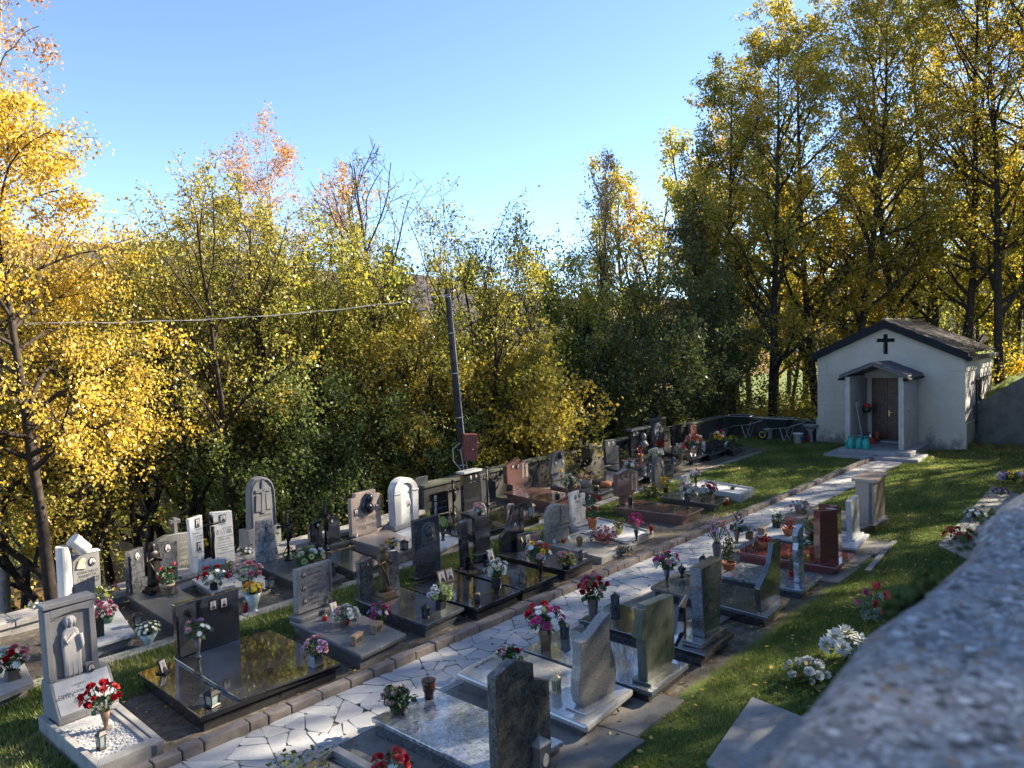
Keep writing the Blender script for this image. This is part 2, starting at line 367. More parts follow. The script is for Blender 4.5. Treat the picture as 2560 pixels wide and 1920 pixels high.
for i in range(n+1):
    s = -2+i*(32.5/n); e = TE+0.012*math.sin(s*9)+r.uniform(-0.008, 0.008)
    rows.append([(s, e, 0.1), (s, e, 3.675+r.uniform(-.006, .006)), (s, e-0.03, 3.70+r.uniform(-.005, .004)), (s, e-0.55, 3.70), (s, e-0.58, 2.4)])
vs = [q for row in rows for q in row]
fs = [(i*5+k+1, i*5+k, (i+1)*5+k, (i+1)*5+k+1) for i in range(n) for k in range(4)]+[(0, 1, 2, 3, 4)]
b.add(vs, fs); b.build('wall_body', agg(), th, smooth=True)
mo = MB(); r = random.Random(4)
for (px_, py_, k, sg, rr) in ((2233, 1470, 70, .012, .007), (2290, 1410, 26, .03, .004), (2360, 1330, 20, .03, .004), (2420, 1265, 24, .05, .004), (2205, 1500, 22, .012, .005)):
    s0 = at_z(px_, py_, 3.7)[0]
    for i in range(k): mo.ball((s0+r.gauss(0, sg), TE+r.gauss(0.004, 0.006), 3.692+r.uniform(-.02, .006)), rr*r.uniform(.5, 1.2), 5, 3)
tag(flat(mo.build('moss_tuft', plain('moss', (0.035, 0.045, 0.015), 0.95, 0, 0.6, 60, 0.1), smooth=True)), 'dark green moss tufts growing along the edge of the pebbled wall top', 'moss', None, 'stuff')
# ---------------------------------------------------------------- chapel (local x along the front, y into the depth)
CR = RAD(-39.7); cp = xy(28.98, 2.53); CW = 4.83; CD = 5.6; EZ = 3.12; AZ_ = 4.27
def cworld(x, y, z=0):
    return (cp[0]+x*math.cos(CR)-y*math.sin(CR), cp[1]+x*math.sin(CR)+y*math.cos(CR), z)
ch = thing('chapel', 'small pale plastered cemetery chapel with dark gabled roof and a cross-shaped opening', 'chapel', rot=CR, world=(cp[0], cp[1], 0))
plaster = stone('chapel_plaster', (0.52, 0.465, 0.375), 0.85, (0.25, 0.22, 0.175), 0.5, 1.1, 0.35)
def base_dirt(m):
    t = m.node_tree; b = t.nodes['Principled BSDF']; oc = nd(t, 'ShaderNodeTexCoord').outputs['Object']; sx = nd(t, 'ShaderNodeSeparateXYZ'); t.links.new(oc, sx.inputs[0]); src = b.inputs['Base Color'].links[0].from_socket
    a = nd(t, 'ShaderNodeMath', operation='MULTIPLY_ADD'); t.links.new(noise(t, oc, 2.2, 7, .7), a.inputs[0]); a.inputs[1].default_value = -2.6; a.inputs[2].default_value = 1.55
    k = nd(t, 'ShaderNodeMath', operation='ADD'); t.links.new(sx.outputs[2], k.inputs[0]); t.links.new(a.outputs[0], k.inputs[1])
    t.links.new(mixc(t, ramp(t, k.outputs[0], [(.30, (.75,)*3), (.75, (0, 0, 0))]), src, (.10, .095, .08)), b.inputs['Base Color'])
base_dirt(plaster)
plaster2 = stone('porch_plaster', (0.48, 0.45, 0.41), 0.85, (0.19, 0.17, 0.15), 0.75, 1.6, 0.4, True)
darkmetal = plain('roof_trim', (0.016, 0.016, 0.019), 0.7, 0, 0.3, 20, .2)
hx = 2.36
b = MB()                                                                 # front wall with a cross-shaped opening: built as strips round it
cx, cz = hx, 3.72; vw, hw, vt, vb, h0, h1 = .075, .30, 4.03, 3.32, 3.75, 3.88
def gz(x): return EZ+0.06+(AZ_-EZ-0.06)*(1-abs(x-hx)/hx)
xs = [0.0, 0.35, cx-hw, cx-vw, cx+vw, cx+hw, CW-0.35, CW]
def strip(x0, x1, z0a, z0b, z1a, z1b):
    b.add([(x0, 0, z0a), (x1, 0, z0b), (x1, 0.3, z0b), (x0, 0.3, z0a), (x0, 0, z1a), (x1, 0, z1b), (x1, 0.3, z1b), (x0, 0.3, z1a)],
          [(0, 1, 5, 4), (2, 3, 7, 6), (4, 5, 6, 7), (3, 2, 1, 0), (1, 2, 6, 5), (3, 0, 4, 7)])
strip(0, cx-hw, -.2, -.2, gz(0), gz(cx-hw)); strip(cx+hw, CW, -.2, -.2, gz(cx+hw), gz(CW))
strip(cx-hw, cx-vw, -.2, -.2, h0, h0); strip(cx-hw, cx-vw, h1, h1, gz(cx-hw), gz(cx-vw))
strip(cx+vw, cx+hw, -.2, -.2, h0, h0); strip(cx+vw, cx+hw, h1, h1, gz(cx+vw), gz(cx+hw))
strip(cx-vw, cx, -.2, -.2, vb, vb); strip(cx, cx+vw, -.2, -.2, vb, vb)
strip(cx-vw, cx, vt, vt, gz(cx-vw), AZ_); strip(cx, cx+vw, vt, vt, AZ_, gz(cx+vw))
fw = b.build('front_wall', plaster, ch)
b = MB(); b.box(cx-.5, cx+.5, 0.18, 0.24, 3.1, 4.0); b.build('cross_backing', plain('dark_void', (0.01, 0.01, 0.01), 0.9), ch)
b = MB()
b.box(CW-0.3, CW, 0.302, CD, -.2, EZ); b.box(0, 0.3, 0.302, CD, -.2, EZ); b.box(0.302, CW-0.302, CD-0.3, CD, -.2, EZ+0.02)
b.build('side_walls', stone('chapel_side', (0.46, 0.43, 0.39), 0.85, (0.20, 0.18, 0.15), 0.7, 1.5, 0.4, True), ch)
for q in ((-.045, 1.5, -.05, -.002, -.2, 0.95), (3.62, CW+.045, -.05, -.002, -.2, 0.95), (CW+.002, CW+.045, -.002, CD, -.2, 0.95)):
    b = MB(); b.box(*q); b.build('plinth', plaster, ch, bevel=0.01)
for q in ((0.02, 0.36, -.03, -.002, EZ-0.40, EZ-0.02), (CW-0.46, CW-0.02, -.03, -.002, EZ-0.40, EZ-0.02), (CW+0.002, CW+0.03, 0.0, CD, EZ-.42, EZ-.02)):
    b = MB(); b.box(*q); b.build('corner_block', plaster, ch, bevel=0.006)
b = MB()                                                                 # scored lines in the plaster
for z in (1.45, 1.95, 2.55): b.box(0.02, 1.6, -.006, -.001, z, z+0.012)
b.build('plaster_joint', plain('joint', (0.33, 0.33, 0.32), 0.9), ch)
# roof: two slopes of ribbed sheets with deep fascia
tile = plain('roof_tile', (0.035, 0.03, 0.033), 0.3, 0, 0.6, 9, 0.7)
ov = 0.12; T = 0.25
def slope(side):
    b = MB(); x_e = -ov if side < 0 else CW+ov
    n = 30; rows = []
    nrib = 34
    for i in range(nrib*4+1):
        y = -0.22+(CD+0.45)*i/(nrib*4); h = 0.035*abs(math.sin(math.pi*i/4))**0.7
        for k in range(7):
            f = k/6; x = hx+(x_e-hx)*f; zz = AZ_+T+(EZ+0.06-AZ_)*f*(abs(x_e-hx)/hx)+h-0.012*f*math.sin(f*9)
            rows.append((x, y, zz))
    m_ = nrib*4+1
    fs = []
    for i in range(m_-1):
        for k in range(6):
            q = (i*7+k, i*7+k+1, (i+1)*7+k+1, (i+1)*7+k); fs.append(q if side > 0 else q[::-1])
    b.add(rows, fs); return b
rf = MB()
r1 = slope(1); r2 = slope(-1); rf.add(r1.v, r1.f); rf.add(r2.v, r2.f)
roof = rf.build('roof', tile, ch)
b = MB()
k_ = (EZ+0.06-AZ_)/hx
def fas(side):
    x_e = -ov if side < 0 else CW+ov; L = abs(x_e-hx); z_e = AZ_+k_*L
    pts = [(hx, AZ_-0.01), (x_e, z_e-0.01), (x_e, z_e+T+.012), (hx, AZ_+T+.02)]
    if side > 0: pts = pts[::1]
    else: pts = pts[::-1]
    b.prism(pts, -0.26, -0.02 if False else 0.0-0.003)
fas(1); fas(-1); b.build('fascia', darkmetal, ch)
b = MB(); b.box(CW+.035, CW+ov+.10, -.24, CD+.2, EZ-.06, EZ+.10); b.box(-ov-.10, -.035, -.24, CD+.2, EZ-.06, EZ+.10); b.build('gutter', darkmetal, ch, bevel=0.03)
b = MB(); b.tube([(hx, -.24, AZ_+T+.03), (hx, CD+.2, AZ_+T+.03)], 0.06, 8); b.build('ridge_cap', tile, roof)
lm = plain('fallen_leaf', (0.09, 0.045, 0.02), 0.8, 0, 0.6, 30)
b = MB(); r = random.Random(9)
for i in range(420):
    f = 1-r.random()**2*0.75; y = r.uniform(-.1, CD+.1); x = hx+(CW+ov-hx)*f; z = AZ_+T+k_*(x-hx)+0.05; q = r.uniform(.02, .042); a = r.uniform(0, 6.3)
    b.add([(x+q*math.cos(a+w_), y+q*math.sin(a+w_), z+r.uniform(-.0, .03)) for w_ in (0, 1.57, 3.14, 4.71)], [(0, 1, 2, 3)])
o = b.build('roof_leaves', lm, roof); o['kind'] = 'stuff'
# porch
PX0, PX1, PY, PF = 1.60, 3.42, -2.15, 0.22
pw = MB(); pw.box(PX0, PX0+.16, PY, -.052, PF, 2.62); pw.box(PX1-.16, PX1, PY, -.052, PF, 2.62)
pm_ = (PX0+PX1)/2
pw.prism([(PX0+.162, 2.5), (PX1-.162, 2.5), (PX1-.162, 2.62), (pm_, 2.95), (PX0+.162, 2.62)], -.35, -.052)
pw.build('porch_walls', plaster2, ch, bevel=0.008)
b = MB()
for sgn in (-1, 1):
    e = pm_+sgn*1.06; pts = [(pm_, 2.98), (e, 2.56), (e, 2.66), (pm_, 3.09)]
    b.prism(pts if sgn > 0 else pts[::-1], PY-.14, -.052)
pr = b.build('porch_roof', plain('porch_tile', (0.07, 0.068, 0.075), 0.45, 0, 0.4, 30), ch, bevel=0.01)
b = MB()
for sgn in (-1, 1):
    for i in range(12):
        y = PY-.1+i*0.18
        b.tube([(pm_+sgn*.02, y, 3.10), (pm_+sgn*1.05, y, 2.675)], 0.022, 5)
b.build('porch_tile_rib', MATS['porch_tile'], pr)
b = MB(); b.box(PX0-.2, PX0+.0-.002, PY-.15, -.06, 2.5, 2.57); b.box(PX1+.002, PX1+.2, PY-.15, -.06, 2.5, 2.57); b.build('porch_gutter', darkmetal, pr, bevel=0.02)
wood = plain('door_wood', (0.085, 0.035, 0.02), 0.45, 0, 0.5, 7)
dx0, dx1 = 1.93, 2.93
jb = MB(); jb.box(1.78, dx0-.003, -.12, -.003, PF, 2.5); jb.box(dx1+.003, 3.10, -.12, -.003, PF, 2.5); jb.build('door_jamb', plaster, ch)
for i in range(2):
    a = dx0+i*(dx1-dx0)/2+.004; e = a+(dx1-dx0)/2-.008
    d = MB(); d.box(a, e, -.07, -.012, PF+.03, 2.48); dl = d.build('door', wood, ch, bevel=0.006)
    d = MB()
    for j in range(5): d.box(a+.07, e-.07, -.095, -.072, PF+.10+j*.43, PF+.10+j*.43+.33)
    d.build('door_panel', wood, dl, bevel=0.018)
    if i == 1:
        d = MB(); d.tube([(a+.06, -.10, 1.27), (a+.06, -.14, 1.27), (a+.17, -.14, 1.27)], 0.012, 6); d.box(a+.04, a+.08, -.078, -.071, 1.12, 1.34)
        d.build('handle', plain('brass', (0.55, 0.38, 0.14), 0.35, 1), dl)
b = MB(); b.box(1.53, 3.75, -2.80, -.052, 0.0, 0.235); b.box(1.9, 2.95, -.6, -.122, .2352, .30); b.build('platform', stone('step_stone', (0.30, 0.30, 0.30), 0.7, (0.10, 0.10, 0.10), 0.6, 4), ch, bevel=0.012)
b = MB(); b.box(1.24, 4.08, -3.35, -2.805, -.1, 0.115); b.box(1.24, 1.525, -2.80, -1.4, -.1, 0.115); b.box(3.755, 4.08, -2.80, -1.9, -.1, 0.115); b.build('step', MATS['step_stone'], ch, bevel=0.012)
b = MB(); b.box(CW+.004, CW+.03, 2.0, 3.0, 0.9, 2.35); wn = b.build('window', MATS['dark_void'], ch)
b = MB()
for i in range(7): b.box(CW+.10, CW+.12, 1.55+i*.5, 1.57+i*.5, 0.5, 2.55)
for z in (2.35, 0.85): b.box(CW+.085, CW+.135, 1.3, 5.0, z, z+.05)
b.build('window_grille', darkmetal, wn)
b = MB(); b.box(PX0+.162, PX0+.185, -1.5, -1.05, 1.55, 1.72); b.build('porch_notice', plain('notice', (0.6, 0.58, 0.5), 0.6), ch)
b = MB(); b.box(PX1+.002, PX1+.05, -1.5, -.9, 1.45, 1.52); b.build('letter_ledge', plaster, ch)
# things in the porch
mint = plain('mint_plastic', (0.03, 0.36, 0.30), 0.35, 0, 0.1)
for i, (x, y) in enumerate(((1.86, -2.5), (2.12, -2.42), (2.36, -2.55))):
    w_ = cworld(x, y, 0.237)
    th = thing('watering_can', ['turquoise watering can nearest the left porch wall on the chapel step', 'turquoise watering can between two others on the chapel step', 'turquoise watering can farthest to the right on the chapel step'][i], 'watering can', rot=CR+0.4*i, world=w_, group='turquoise watering cans on the chapel step')
    b = MB(); b.lathe([(.005, 0), (.115, 0), (.125, .03), (.125, .22), (.10, .29), (.05, .33), (.045, .36)], 16); b.build('can_body', mint, th, True)
    b = MB(); b.tube([(-.06, 0, .32), (-.03, 0, .43), (.06, 0, .43), (.11, 0, .27)], 0.018, 6); b.build('handle', mint, th, True)
    b = MB(); b.tube([(-.10, 0, .08), (-.2, 0, .26), (-.24, 0, .36)], [.028, .02, .016], 7); b.build('spout', mint, th, True)
redm = plain('red_plastic', (0.45, 0.03, 0.02), 0.4)
def stick(name, label, cat, x0, y0, x1, y1, z1, headmat, kind):
    th = thing(name, label, cat, rot=CR, world=cworld(x0, y0, PF+.017))
    b = MB(); b.tube([(0, 0, .02), (x1-x0, y1-y0, z1)], 0.013, 6); b.build('handle', plain('pole_grey', (0.4, 0.4, 0.38), 0.5), th)
    b = MB()
    if kind == 'broom': b.box(-.14, .14, -.03, .03, .0, .11)
    else: b.prism([(-.14, 0), (.14, 0), (.10, .2), (-.10, .2)], -.12, .10)
    b.build('head', headmat, th, bevel=0.01)
stick('broom', 'broom with pale handle leaning on the left porch wall', 'broom', 2.06, -1.7, 1.80, -1.6, 1.45, plain('bristle', (0.12, 0.06, 0.03), 0.9), 'broom')
stick('dustpan', 'red long-handled dustpan standing inside the chapel porch', 'dustpan', 2.14, -.95, 2.0, -.75, 1.5, redm, 'pan')
th = thing('hanging_basket', 'red and dark green basket hanging on the inner porch wall', 'basket', rot=CR, world=cworld(1.95, -.8, 1.3))
b = MB(); b.lathe([(.01, 0), (.11, 0), (.16, .17), (.15, .18)], 12); b.build('pot', plain('dark_green_pot', (.02, .04, .02), .5), th, True)
b = MB(); b.ball((0, 0, .24), .13, 10, 6, .7); b.build('flowers', redm, th, True)
for nm, lb, x, y, cl in (('cylinder_tin', 'shiny metal tin beside the chapel door', 2.05, -.8, plain('tin', (.6, .6, .6), .25, 1)), ('red_pot', 'rust red cylinder pot beside the chapel door', 2.26, -.72, plain('rust_pot', (.30, .07, .03), .6))):
    b = MB(); b.lathe([(.005, 0), (.075, 0), (.08, .3), (.07, .3), (.065, .05)], 14); o = b.build(nm, cl, None, True); o.location = cworld(x, y, PF+.017+.07); tag(o, lb, 'pot')
# ---------------------------------------------------------------- utility pole, box and wire
P = at_dist(1163, 1175, 18.7); ps_, pt_ = st_of(P[0], P[1]); gz_ = float(ground(ps_, pt_))
top = at_dist(1123, 722, 18.9)
th = thing('utility_pole', 'tall leaning grey wooden utility pole behind the wall with a rusty box on it', 'pole', rot=0, world=(P[0], P[1], gz_))
dv = Vector((top[0]-P[0], top[1]-P[1], top[2]-P[2])).normalized()
def on(k, dx=0, dy=0): q = dv*k; return (q.x+dx, q.y+dy, q.z)
L = (top[2]-gz_)/dv.z; kz = (P[2]-gz_)/dv.z
b = MB(); b.tube([on(-.3), on(L*.5), on(L)], [.10, .085, .07], 14); b.build('pole_shaft', plain('weathered_wood', (0.05, 0.043, 0.04), 0.85, 0, .4, 6, .2, .4), th, True)
b = MB(); b.tube([on(kz-.2, .10, -.05), on(kz+.35, .10, -.05), on(L*.62, .08, -.04), on(L*.98, .06, -.03)], .014, 6)
b.tube([on(kz+.7, .0, -.2), on(kz+.55, -.20, -.16), on(kz+.25, -.21, -.16), on(kz+.05, -.05, -.2), on(kz-.4, -.02, -.2)], .016, 6)
b.tube([on(kz+.65, .10, -.2), on(kz+.5, .0, -.22), on(kz+.1, .03, -.22), on(kz-.5, .05, -.2)], .016, 6); b.build('conduit', plain('conduit_grey', (.38, .38, .37), .5), th, True)
b = MB()
for k_ in (.12, .5, 1.3, 2.4, 3.4, 4.3): b.tube([on(kz+k_-.012), on(kz+k_+.012)], .103-.007*k_, 12)
b.build('metal_band', plain('band', (.5, .5, .5), .4, .6), th, True)
b = MB(); b.box(-.17, .17, -.11, .11, -.33, .33)
o = b.build('meter_box', plain('rust_box', (.22, .065, .045), .6, 0, .35, 9), th, bevel=.012); o.location = on(kz+.58, .22, -.16); o.rotation_euler = (0, .06, .35)
b = MB(); b.ball((.05, -.12, -.05), .02, 8, 5); b.build('lock', plain('steel', (.5, .5, .5), .3, 1), o)
w0 = at_dist(-60, 806, 13.0); w1 = at_dist(1126, 735, 18.85)
b = MB(); pts = [(w0[0]+(w1[0]-w0[0])*i/24, w0[1]+(w1[1]-w0[1])*i/24, w0[2]+(w1[2]-w0[2])*i/24-0.9*(i/24)*(1-i/24)*1.0+0.004*math.sin(i*2.1)) for i in range(25)]
b.tube(pts, .005, 5); b.tube([(x+.02*math.sin(i*1.7), y, z+.02*math.cos(i*1.7)) for i, (x, y, z) in enumerate(pts)], .004, 5)
tag(b.build('overhead_wire', plain('wire_grey', (.30, .30, .32), .5)), 'thin twisted overhead wire running from the leaning pole across the left trees', 'wire')
# ---------------------------------------------------------------- leaves and bark
def leaf_mat(name, stops, trans=0.5, rough=0.5):
    m = bpy.data.materials.new(name); m.use_nodes = True; t = m.node_tree; MATS[name] = m
    t.nodes.remove(t.nodes['Principled BSDF']); out = t.nodes['Material Output']
    a = nd(t, 'ShaderNodeAttribute', attribute_name='lv'); c = ramp(t, a.outputs['Fac'], stops)
    d = nd(t, 'ShaderNodeBsdfDiffuse'); tr = nd(t, 'ShaderNodeBsdfTranslucent'); g = nd(t, 'ShaderNodeBsdfGlossy'); g.inputs['Roughness'].default_value = 0.45
    t.links.new(c, d.inputs[0])
    hs = nd(t, 'ShaderNodeHueSaturation'); hs.inputs['Saturation'].default_value = 1.05; hs.inputs['Value'].default_value = 1.2; t.links.new(c, hs.inputs['Color']); t.links.new(hs.outputs[0], tr.inputs[0])
    mx = nd(t, 'ShaderNodeMixShader'); mx.inputs[0].default_value = trans; t.links.new(d.outputs[0], mx.inputs[1]); t.links.new(tr.outputs[0], mx.inputs[2])
    m2 = nd(t, 'ShaderNodeMixShader'); m2.inputs[0].default_value = 0.04; t.links.new(mx.outputs[0], m2.inputs[1]); t.links.new(g.outputs[0], m2.inputs[2])
    t.links.new(m2.outputs[0], out.inputs[0]); return m
LM = {
 'gold': leaf_mat('leaf_gold', [(0, (0.26, 0.18, 0.03)), (0.35, (0.52, 0.36, 0.05)), (0.7, (0.66, 0.48, 0.08)), (1, (0.62, 0.50, 0.12))], .5),
 'olive': leaf_mat('leaf_olive', [(0, (0.10, 0.11, 0.03)), (0.35, (0.26, 0.25, 0.045)), (0.7, (0.42, 0.34, 0.055)), (1, (0.58, 0.38, 0.06))], .5),
 'yellowgreen': leaf_mat('leaf_yellowgreen', [(0, (0.12, 0.15, 0.03)), (0.4, (0.28, 0.29, 0.05)), (0.75, (0.42, 0.37, 0.06)), (1, (0.56, 0.40, 0.07))], .5),
 'orange': leaf_mat('leaf_orange', [(0, (0.28, 0.13, 0.03)), (0.5, (0.50, 0.25, 0.06)), (1, (0.62, 0.36, 0.09))], .5),
 'dark': leaf_mat('leaf_dark', [(0, (0.035, 0.05, 0.018)), (0.5, (0.10, 0.125, 0.035)), (0.85, (0.20, 0.20, 0.045)), (1, (0.38, 0.28, 0.05))], .4),
 'green': leaf_mat('leaf_green', [(0, (0.09, 0.14, 0.04)), (0.5, (0.20, 0.28, 0.075)), (1, (0.36, 0.38, 0.10))], .5),
 'brown': leaf_mat('leaf_brown', [(0, (0.13, 0.145, 0.028)), (0.45, (0.30, 0.28, 0.04)), (0.75, (0.48, 0.34, 0.045)), (1, (0.56, 0.24, 0.03))], .58),
 'amber': leaf_mat('leaf_amber', [(0, (0.14, 0.10, 0.025)), (0.5, (0.36, 0.26, 0.05)), (1, (0.58, 0.38, 0.07))], .5),
 'greydark': leaf_mat('leaf_greydark', [(0, (0.06, 0.075, 0.03)), (0.6, (0.15, 0.16, 0.05)), (1, (0.34, 0.27, 0.06))], .4),
}
barkm = plain('bark', (0.045, 0.036, 0.03), 0.95, 0, .5, 9, .1, .6)
birchm = plain('bark_birch', (0.28, 0.25, 0.22), 0.85, 0, .6, 5, .1, .4)
def tubes_np(paths, seg):
    V = []; F = []; o = 0
    ang = np.arange(seg)*2*np.pi/seg; ca, sa = np.cos(ang), np.sin(ang)
    for P, Rr in paths:
        n = len(P); d = np.gradient(P, axis=0); d /= (np.linalg.norm(d, axis=1, keepdims=True)+1e-9)
        a = np.cross(d, [0.31, 0.52, 0.21]); a /= (np.linalg.norm(a, axis=1, keepdims=True)+1e-9); b = np.cross(d, a)
        ring = P[:, None, :]+(a[:, None, :]*ca[None, :, None]+b[:, None, :]*sa[None, :, None])*Rr[:, None, None]
        V.append(ring.reshape(-1, 3)); i, k = np.meshgrid(np.arange(n-1), np.arange(seg), indexing='ij'); k2 = (k+1) % seg
        F.append(np.stack([i*seg+k, i*seg+k2, (i+1)*seg+k2, (i+1)*seg+k], -1).reshape(-1, 4)+o); o += n*seg
    return np.concatenate(V), np.concatenate(F)
def leaves_np(rs, cen, size, val, droop=0.0):
    n = len(cen); d = rs.randn(n, 3); d[:, 2] -= droop; d /= np.linalg.norm(d, axis=1, keepdims=True)
    e = rs.randn(n, 3); e -= d*(e*d).sum(1, keepdims=True); e /= np.linalg.norm(e, axis=1, keepdims=True)
    L = (size*rs.uniform(.4, 1.3, n))[:, None]; W_ = L*0.36
    V = np.stack([cen, cen+d*L*.5+e*W_, cen+d*L, cen+d*L*.5-e*W_], 1).reshape(-1, 3)
    return V, np.arange(n*4).reshape(n, 4), val
def leaf_mesh(name, V, F, val, mat):
    me = np_mesh(name, V, F, mat); a = me.attributes.new('lv', 'FLOAT', 'FACE'); a.data.foreach_set('value', np.clip(val, 0, 1).astype(np.float32)); return me
def polyline(rs, p, d, L, n, wob, up, r0, r1):
    P = [p]; d = d/np.linalg.norm(d)
    for i in range(n):
        d = d+rs.randn(3)*wob+np.array([0, 0, up]); d /= np.linalg.norm(d); P.append(P[-1]+d*L/n)
    return np.array(P), np.linspace(r0, r1, n+1)
def interp(P, Rr, f):
    x = f*(len(P)-1); i = min(int(x), len(P)-2); k = x-i; return P[i]*(1-k)+P[i+1]*k, Rr[i]*(1-k)+Rr[i+1]*k, (P[i+1]-P[i])/np.linalg.norm(P[i+1]-P[i])
def tree_data(seed, H, r, stems=1, spread=0.35, crown0=0.35, n1=12, n2=7, n3=4, lpt=18, leaf=0.10, angle=55, up1=0.03, up3=0.0, droop=0.3, lean=(0, 0), flare=0.25, wob=0.06, l1=0.45, bias=0.5, jit=0.12, taper_top=True, tw=1.0):
    rs = np.random.RandomState(seed); big, sml, cen, val = [], [], [], []
    for k in range(stems):
        if stems == 1: d0 = np.array([lean[0], lean[1], 1.0]); b0 = np.zeros(3); h = H
        else:
            a = 2*np.pi*k/stems+rs.uniform(-.5, .5); q = rs.uniform(.15, 1)*flare*2
            d0 = np.array([math.cos(a)*q+lean[0], math.sin(a)*q+lean[1], 1.0]); b0 = np.array([math.cos(a), math.sin(a), 0])*rs.uniform(.05, .35); h = H*rs.uniform(.72, 1.0)
        T, TR = polyline(rs, b0, d0, h*np.linalg.norm(d0)*(1 if stems == 1 else .95), 10, wob, 0.02, r*(1 if stems == 1 else rs.uniform(.6, 1)), r*.10)
        big.append((T, TR))
        for i in range(n1):
            f = crown0+(0.98-crown0)*((i+rs.rand())/n1); p, rr, d = interp(T, TR, f); a = rs.uniform(0, 2*np.pi)
            side = np.array([math.cos(a), math.sin(a), 0]); an = RAD(angle)*rs.uniform(.7, 1.2)*(1-0.35*f)
            rel = (f-crown0)/(1-crown0); shape = (0.55+0.9*math.sin(math.pi*min(1, rel*.8+.15)))*(1-0.55*rel if taper_top else 1-.2*rel)
            L1 = H*l1*spread*2*shape*rs.uniform(.7, 1.2)
            A, AR = polyline(rs, p, d*math.cos(an)+side*math.sin(an), L1, 7, .12, up1, min(rr*.65, .035*L1+.01), .008*tw)
            big.append((A, AR)); cv = rs.uniform(0, 1)
            for j in range(n2):
                f2 = 0.22+0.78*((j+rs.rand())/n2); p2, r2, d2 = interp(A, AR, f2); e = rs.randn(3); e -= d2*(e@d2); e /= np.linalg.norm(e)
                an2 = RAD(rs.uniform(25, 65)); L2 = L1*rs.uniform(.28, .5)*(1.15-.5*f2)
                B, BR = polyline(rs, p2, d2*math.cos(an2)+e*math.sin(an2), L2, 5, .16, up1*.8, max(.006*tw, r2*.6), .005*tw)
                sml.append((B, BR)); cv2 = cv*.5+rs.uniform(0, 1)*.5
                for m_ in range(n3):
                    f3 = 0.2+0.8*((m_+rs.rand())/n3); p3, r3, d3 = interp(B, BR, f3); e = rs.randn(3); e -= d3*(e@d3); e /= np.linalg.norm(e)
                    an3 = RAD(rs.uniform(20, 70)); L3 = max(.25, L2*rs.uniform(.3, .6))
                    D, DR = polyline(rs, p3, d3*math.cos(an3)+e*math.sin(an3), L3, 4, .18, up3, .006*tw, .003*tw)
                    sml.append((D, DR))
                    nl = rs.poisson(lpt)
                    if nl:
                        x = rs.uniform(.1, 1.05, nl)*(len(D)-1); x = np.minimum(x, len(D)-1.001); ii = x.astype(int); q = (x-ii)[:, None]
                        cen.append(D[ii]*(1-q)+D[ii+1]*q+rs.randn(nl, 3)*jit); val.append(bias+(cv2-.5)*.55+(rs.rand(nl)-.5)*.55)
    V1, F1 = tubes_np(big, 7); V2, F2 = tubes_np(sml, 3)
    cen = np.concatenate(cen) if cen else np.zeros((0, 3)); val = np.concatenate(val) if val else np.zeros(0)
    LV, LF, lv = leaves_np(rs, cen, leaf, val, droop)
    return V1, F1, np.concatenate([V2]), F2, LV, LF, lv
NLEAF = 0
def tree(label, px, dist, ytop, leafk, seed, group='trees behind the cemetery wall', bark=None, name='broadleaf_tree', basez=None, **kw):
    global NLEAF
    q = at_dist(px, 900, dist); x, y = q[0], q[1]; s, t = st_of(x, y); z = float(ground(s, t))-0.1 if basez is None else basez
    H = at_dist(px, ytop, dist)[2]-z
    V1, F1, V2, F2, LV, LF, lv = tree_data(seed, H, **kw); NLEAF += len(LF)
    zm = np.percentile(LV[:, 2], 99.6) if len(LF) > 3000 else max(V1[:, 2].max(), V2[:, 2].max()); k_ = H/zm; V1 = V1*k_; V2 = V2*k_; LV = LV*k_
    V = np.concatenate([V1, V2]); F = np.concatenate([F1, F2+len(V1)])
    th = thing(name, label, 'tree', rot=0, world=(x, y, z), group=group)
    link('trunk', np_mesh('trunk', V, F, bark or barkm, True), th)
    if len(LF): link('crown', leaf_mesh('crown', LV, LF, lv, LM[leafk]), th)
    return th
# left: golden birches close by
tree('golden yellow birch nearest the camera at the left edge, dark trunk', 92, 13.2, 215, 'gold', 11, bark=barkm, name='birch_tree', r=.13, spread=.27, crown0=.34, n1=34, n2=9, n3=5, lpt=30, leaf=.066, angle=66, up1=-.06, up3=-.14, droop=1.2, lean=(-.02, 0), bias=.55, wob=.03, jit=.09)
tree('second golden birch half cut off by the left edge of the view', -110, 14.5, 130, 'gold', 12, name='birch_tree', r=.16, spread=.22, crown0=.25, n1=20, n2=8, n3=4, lpt=14, leaf=.085, angle=60, up1=-.05, up3=-.12, droop=1.2, bias=.5, wob=.02)
tree('thin orange-tipped birch with drooping twigs rising at the upper left corner', -25, 16.5, -140, 'orange', 13, name='birch_tree', r=.13, spread=.17, crown0=.5, n1=16, n2=7, n3=4, lpt=8, leaf=.08, angle=50, up1=-.05, up3=-.15, droop=1.2, bark=birchm, wob=.02)
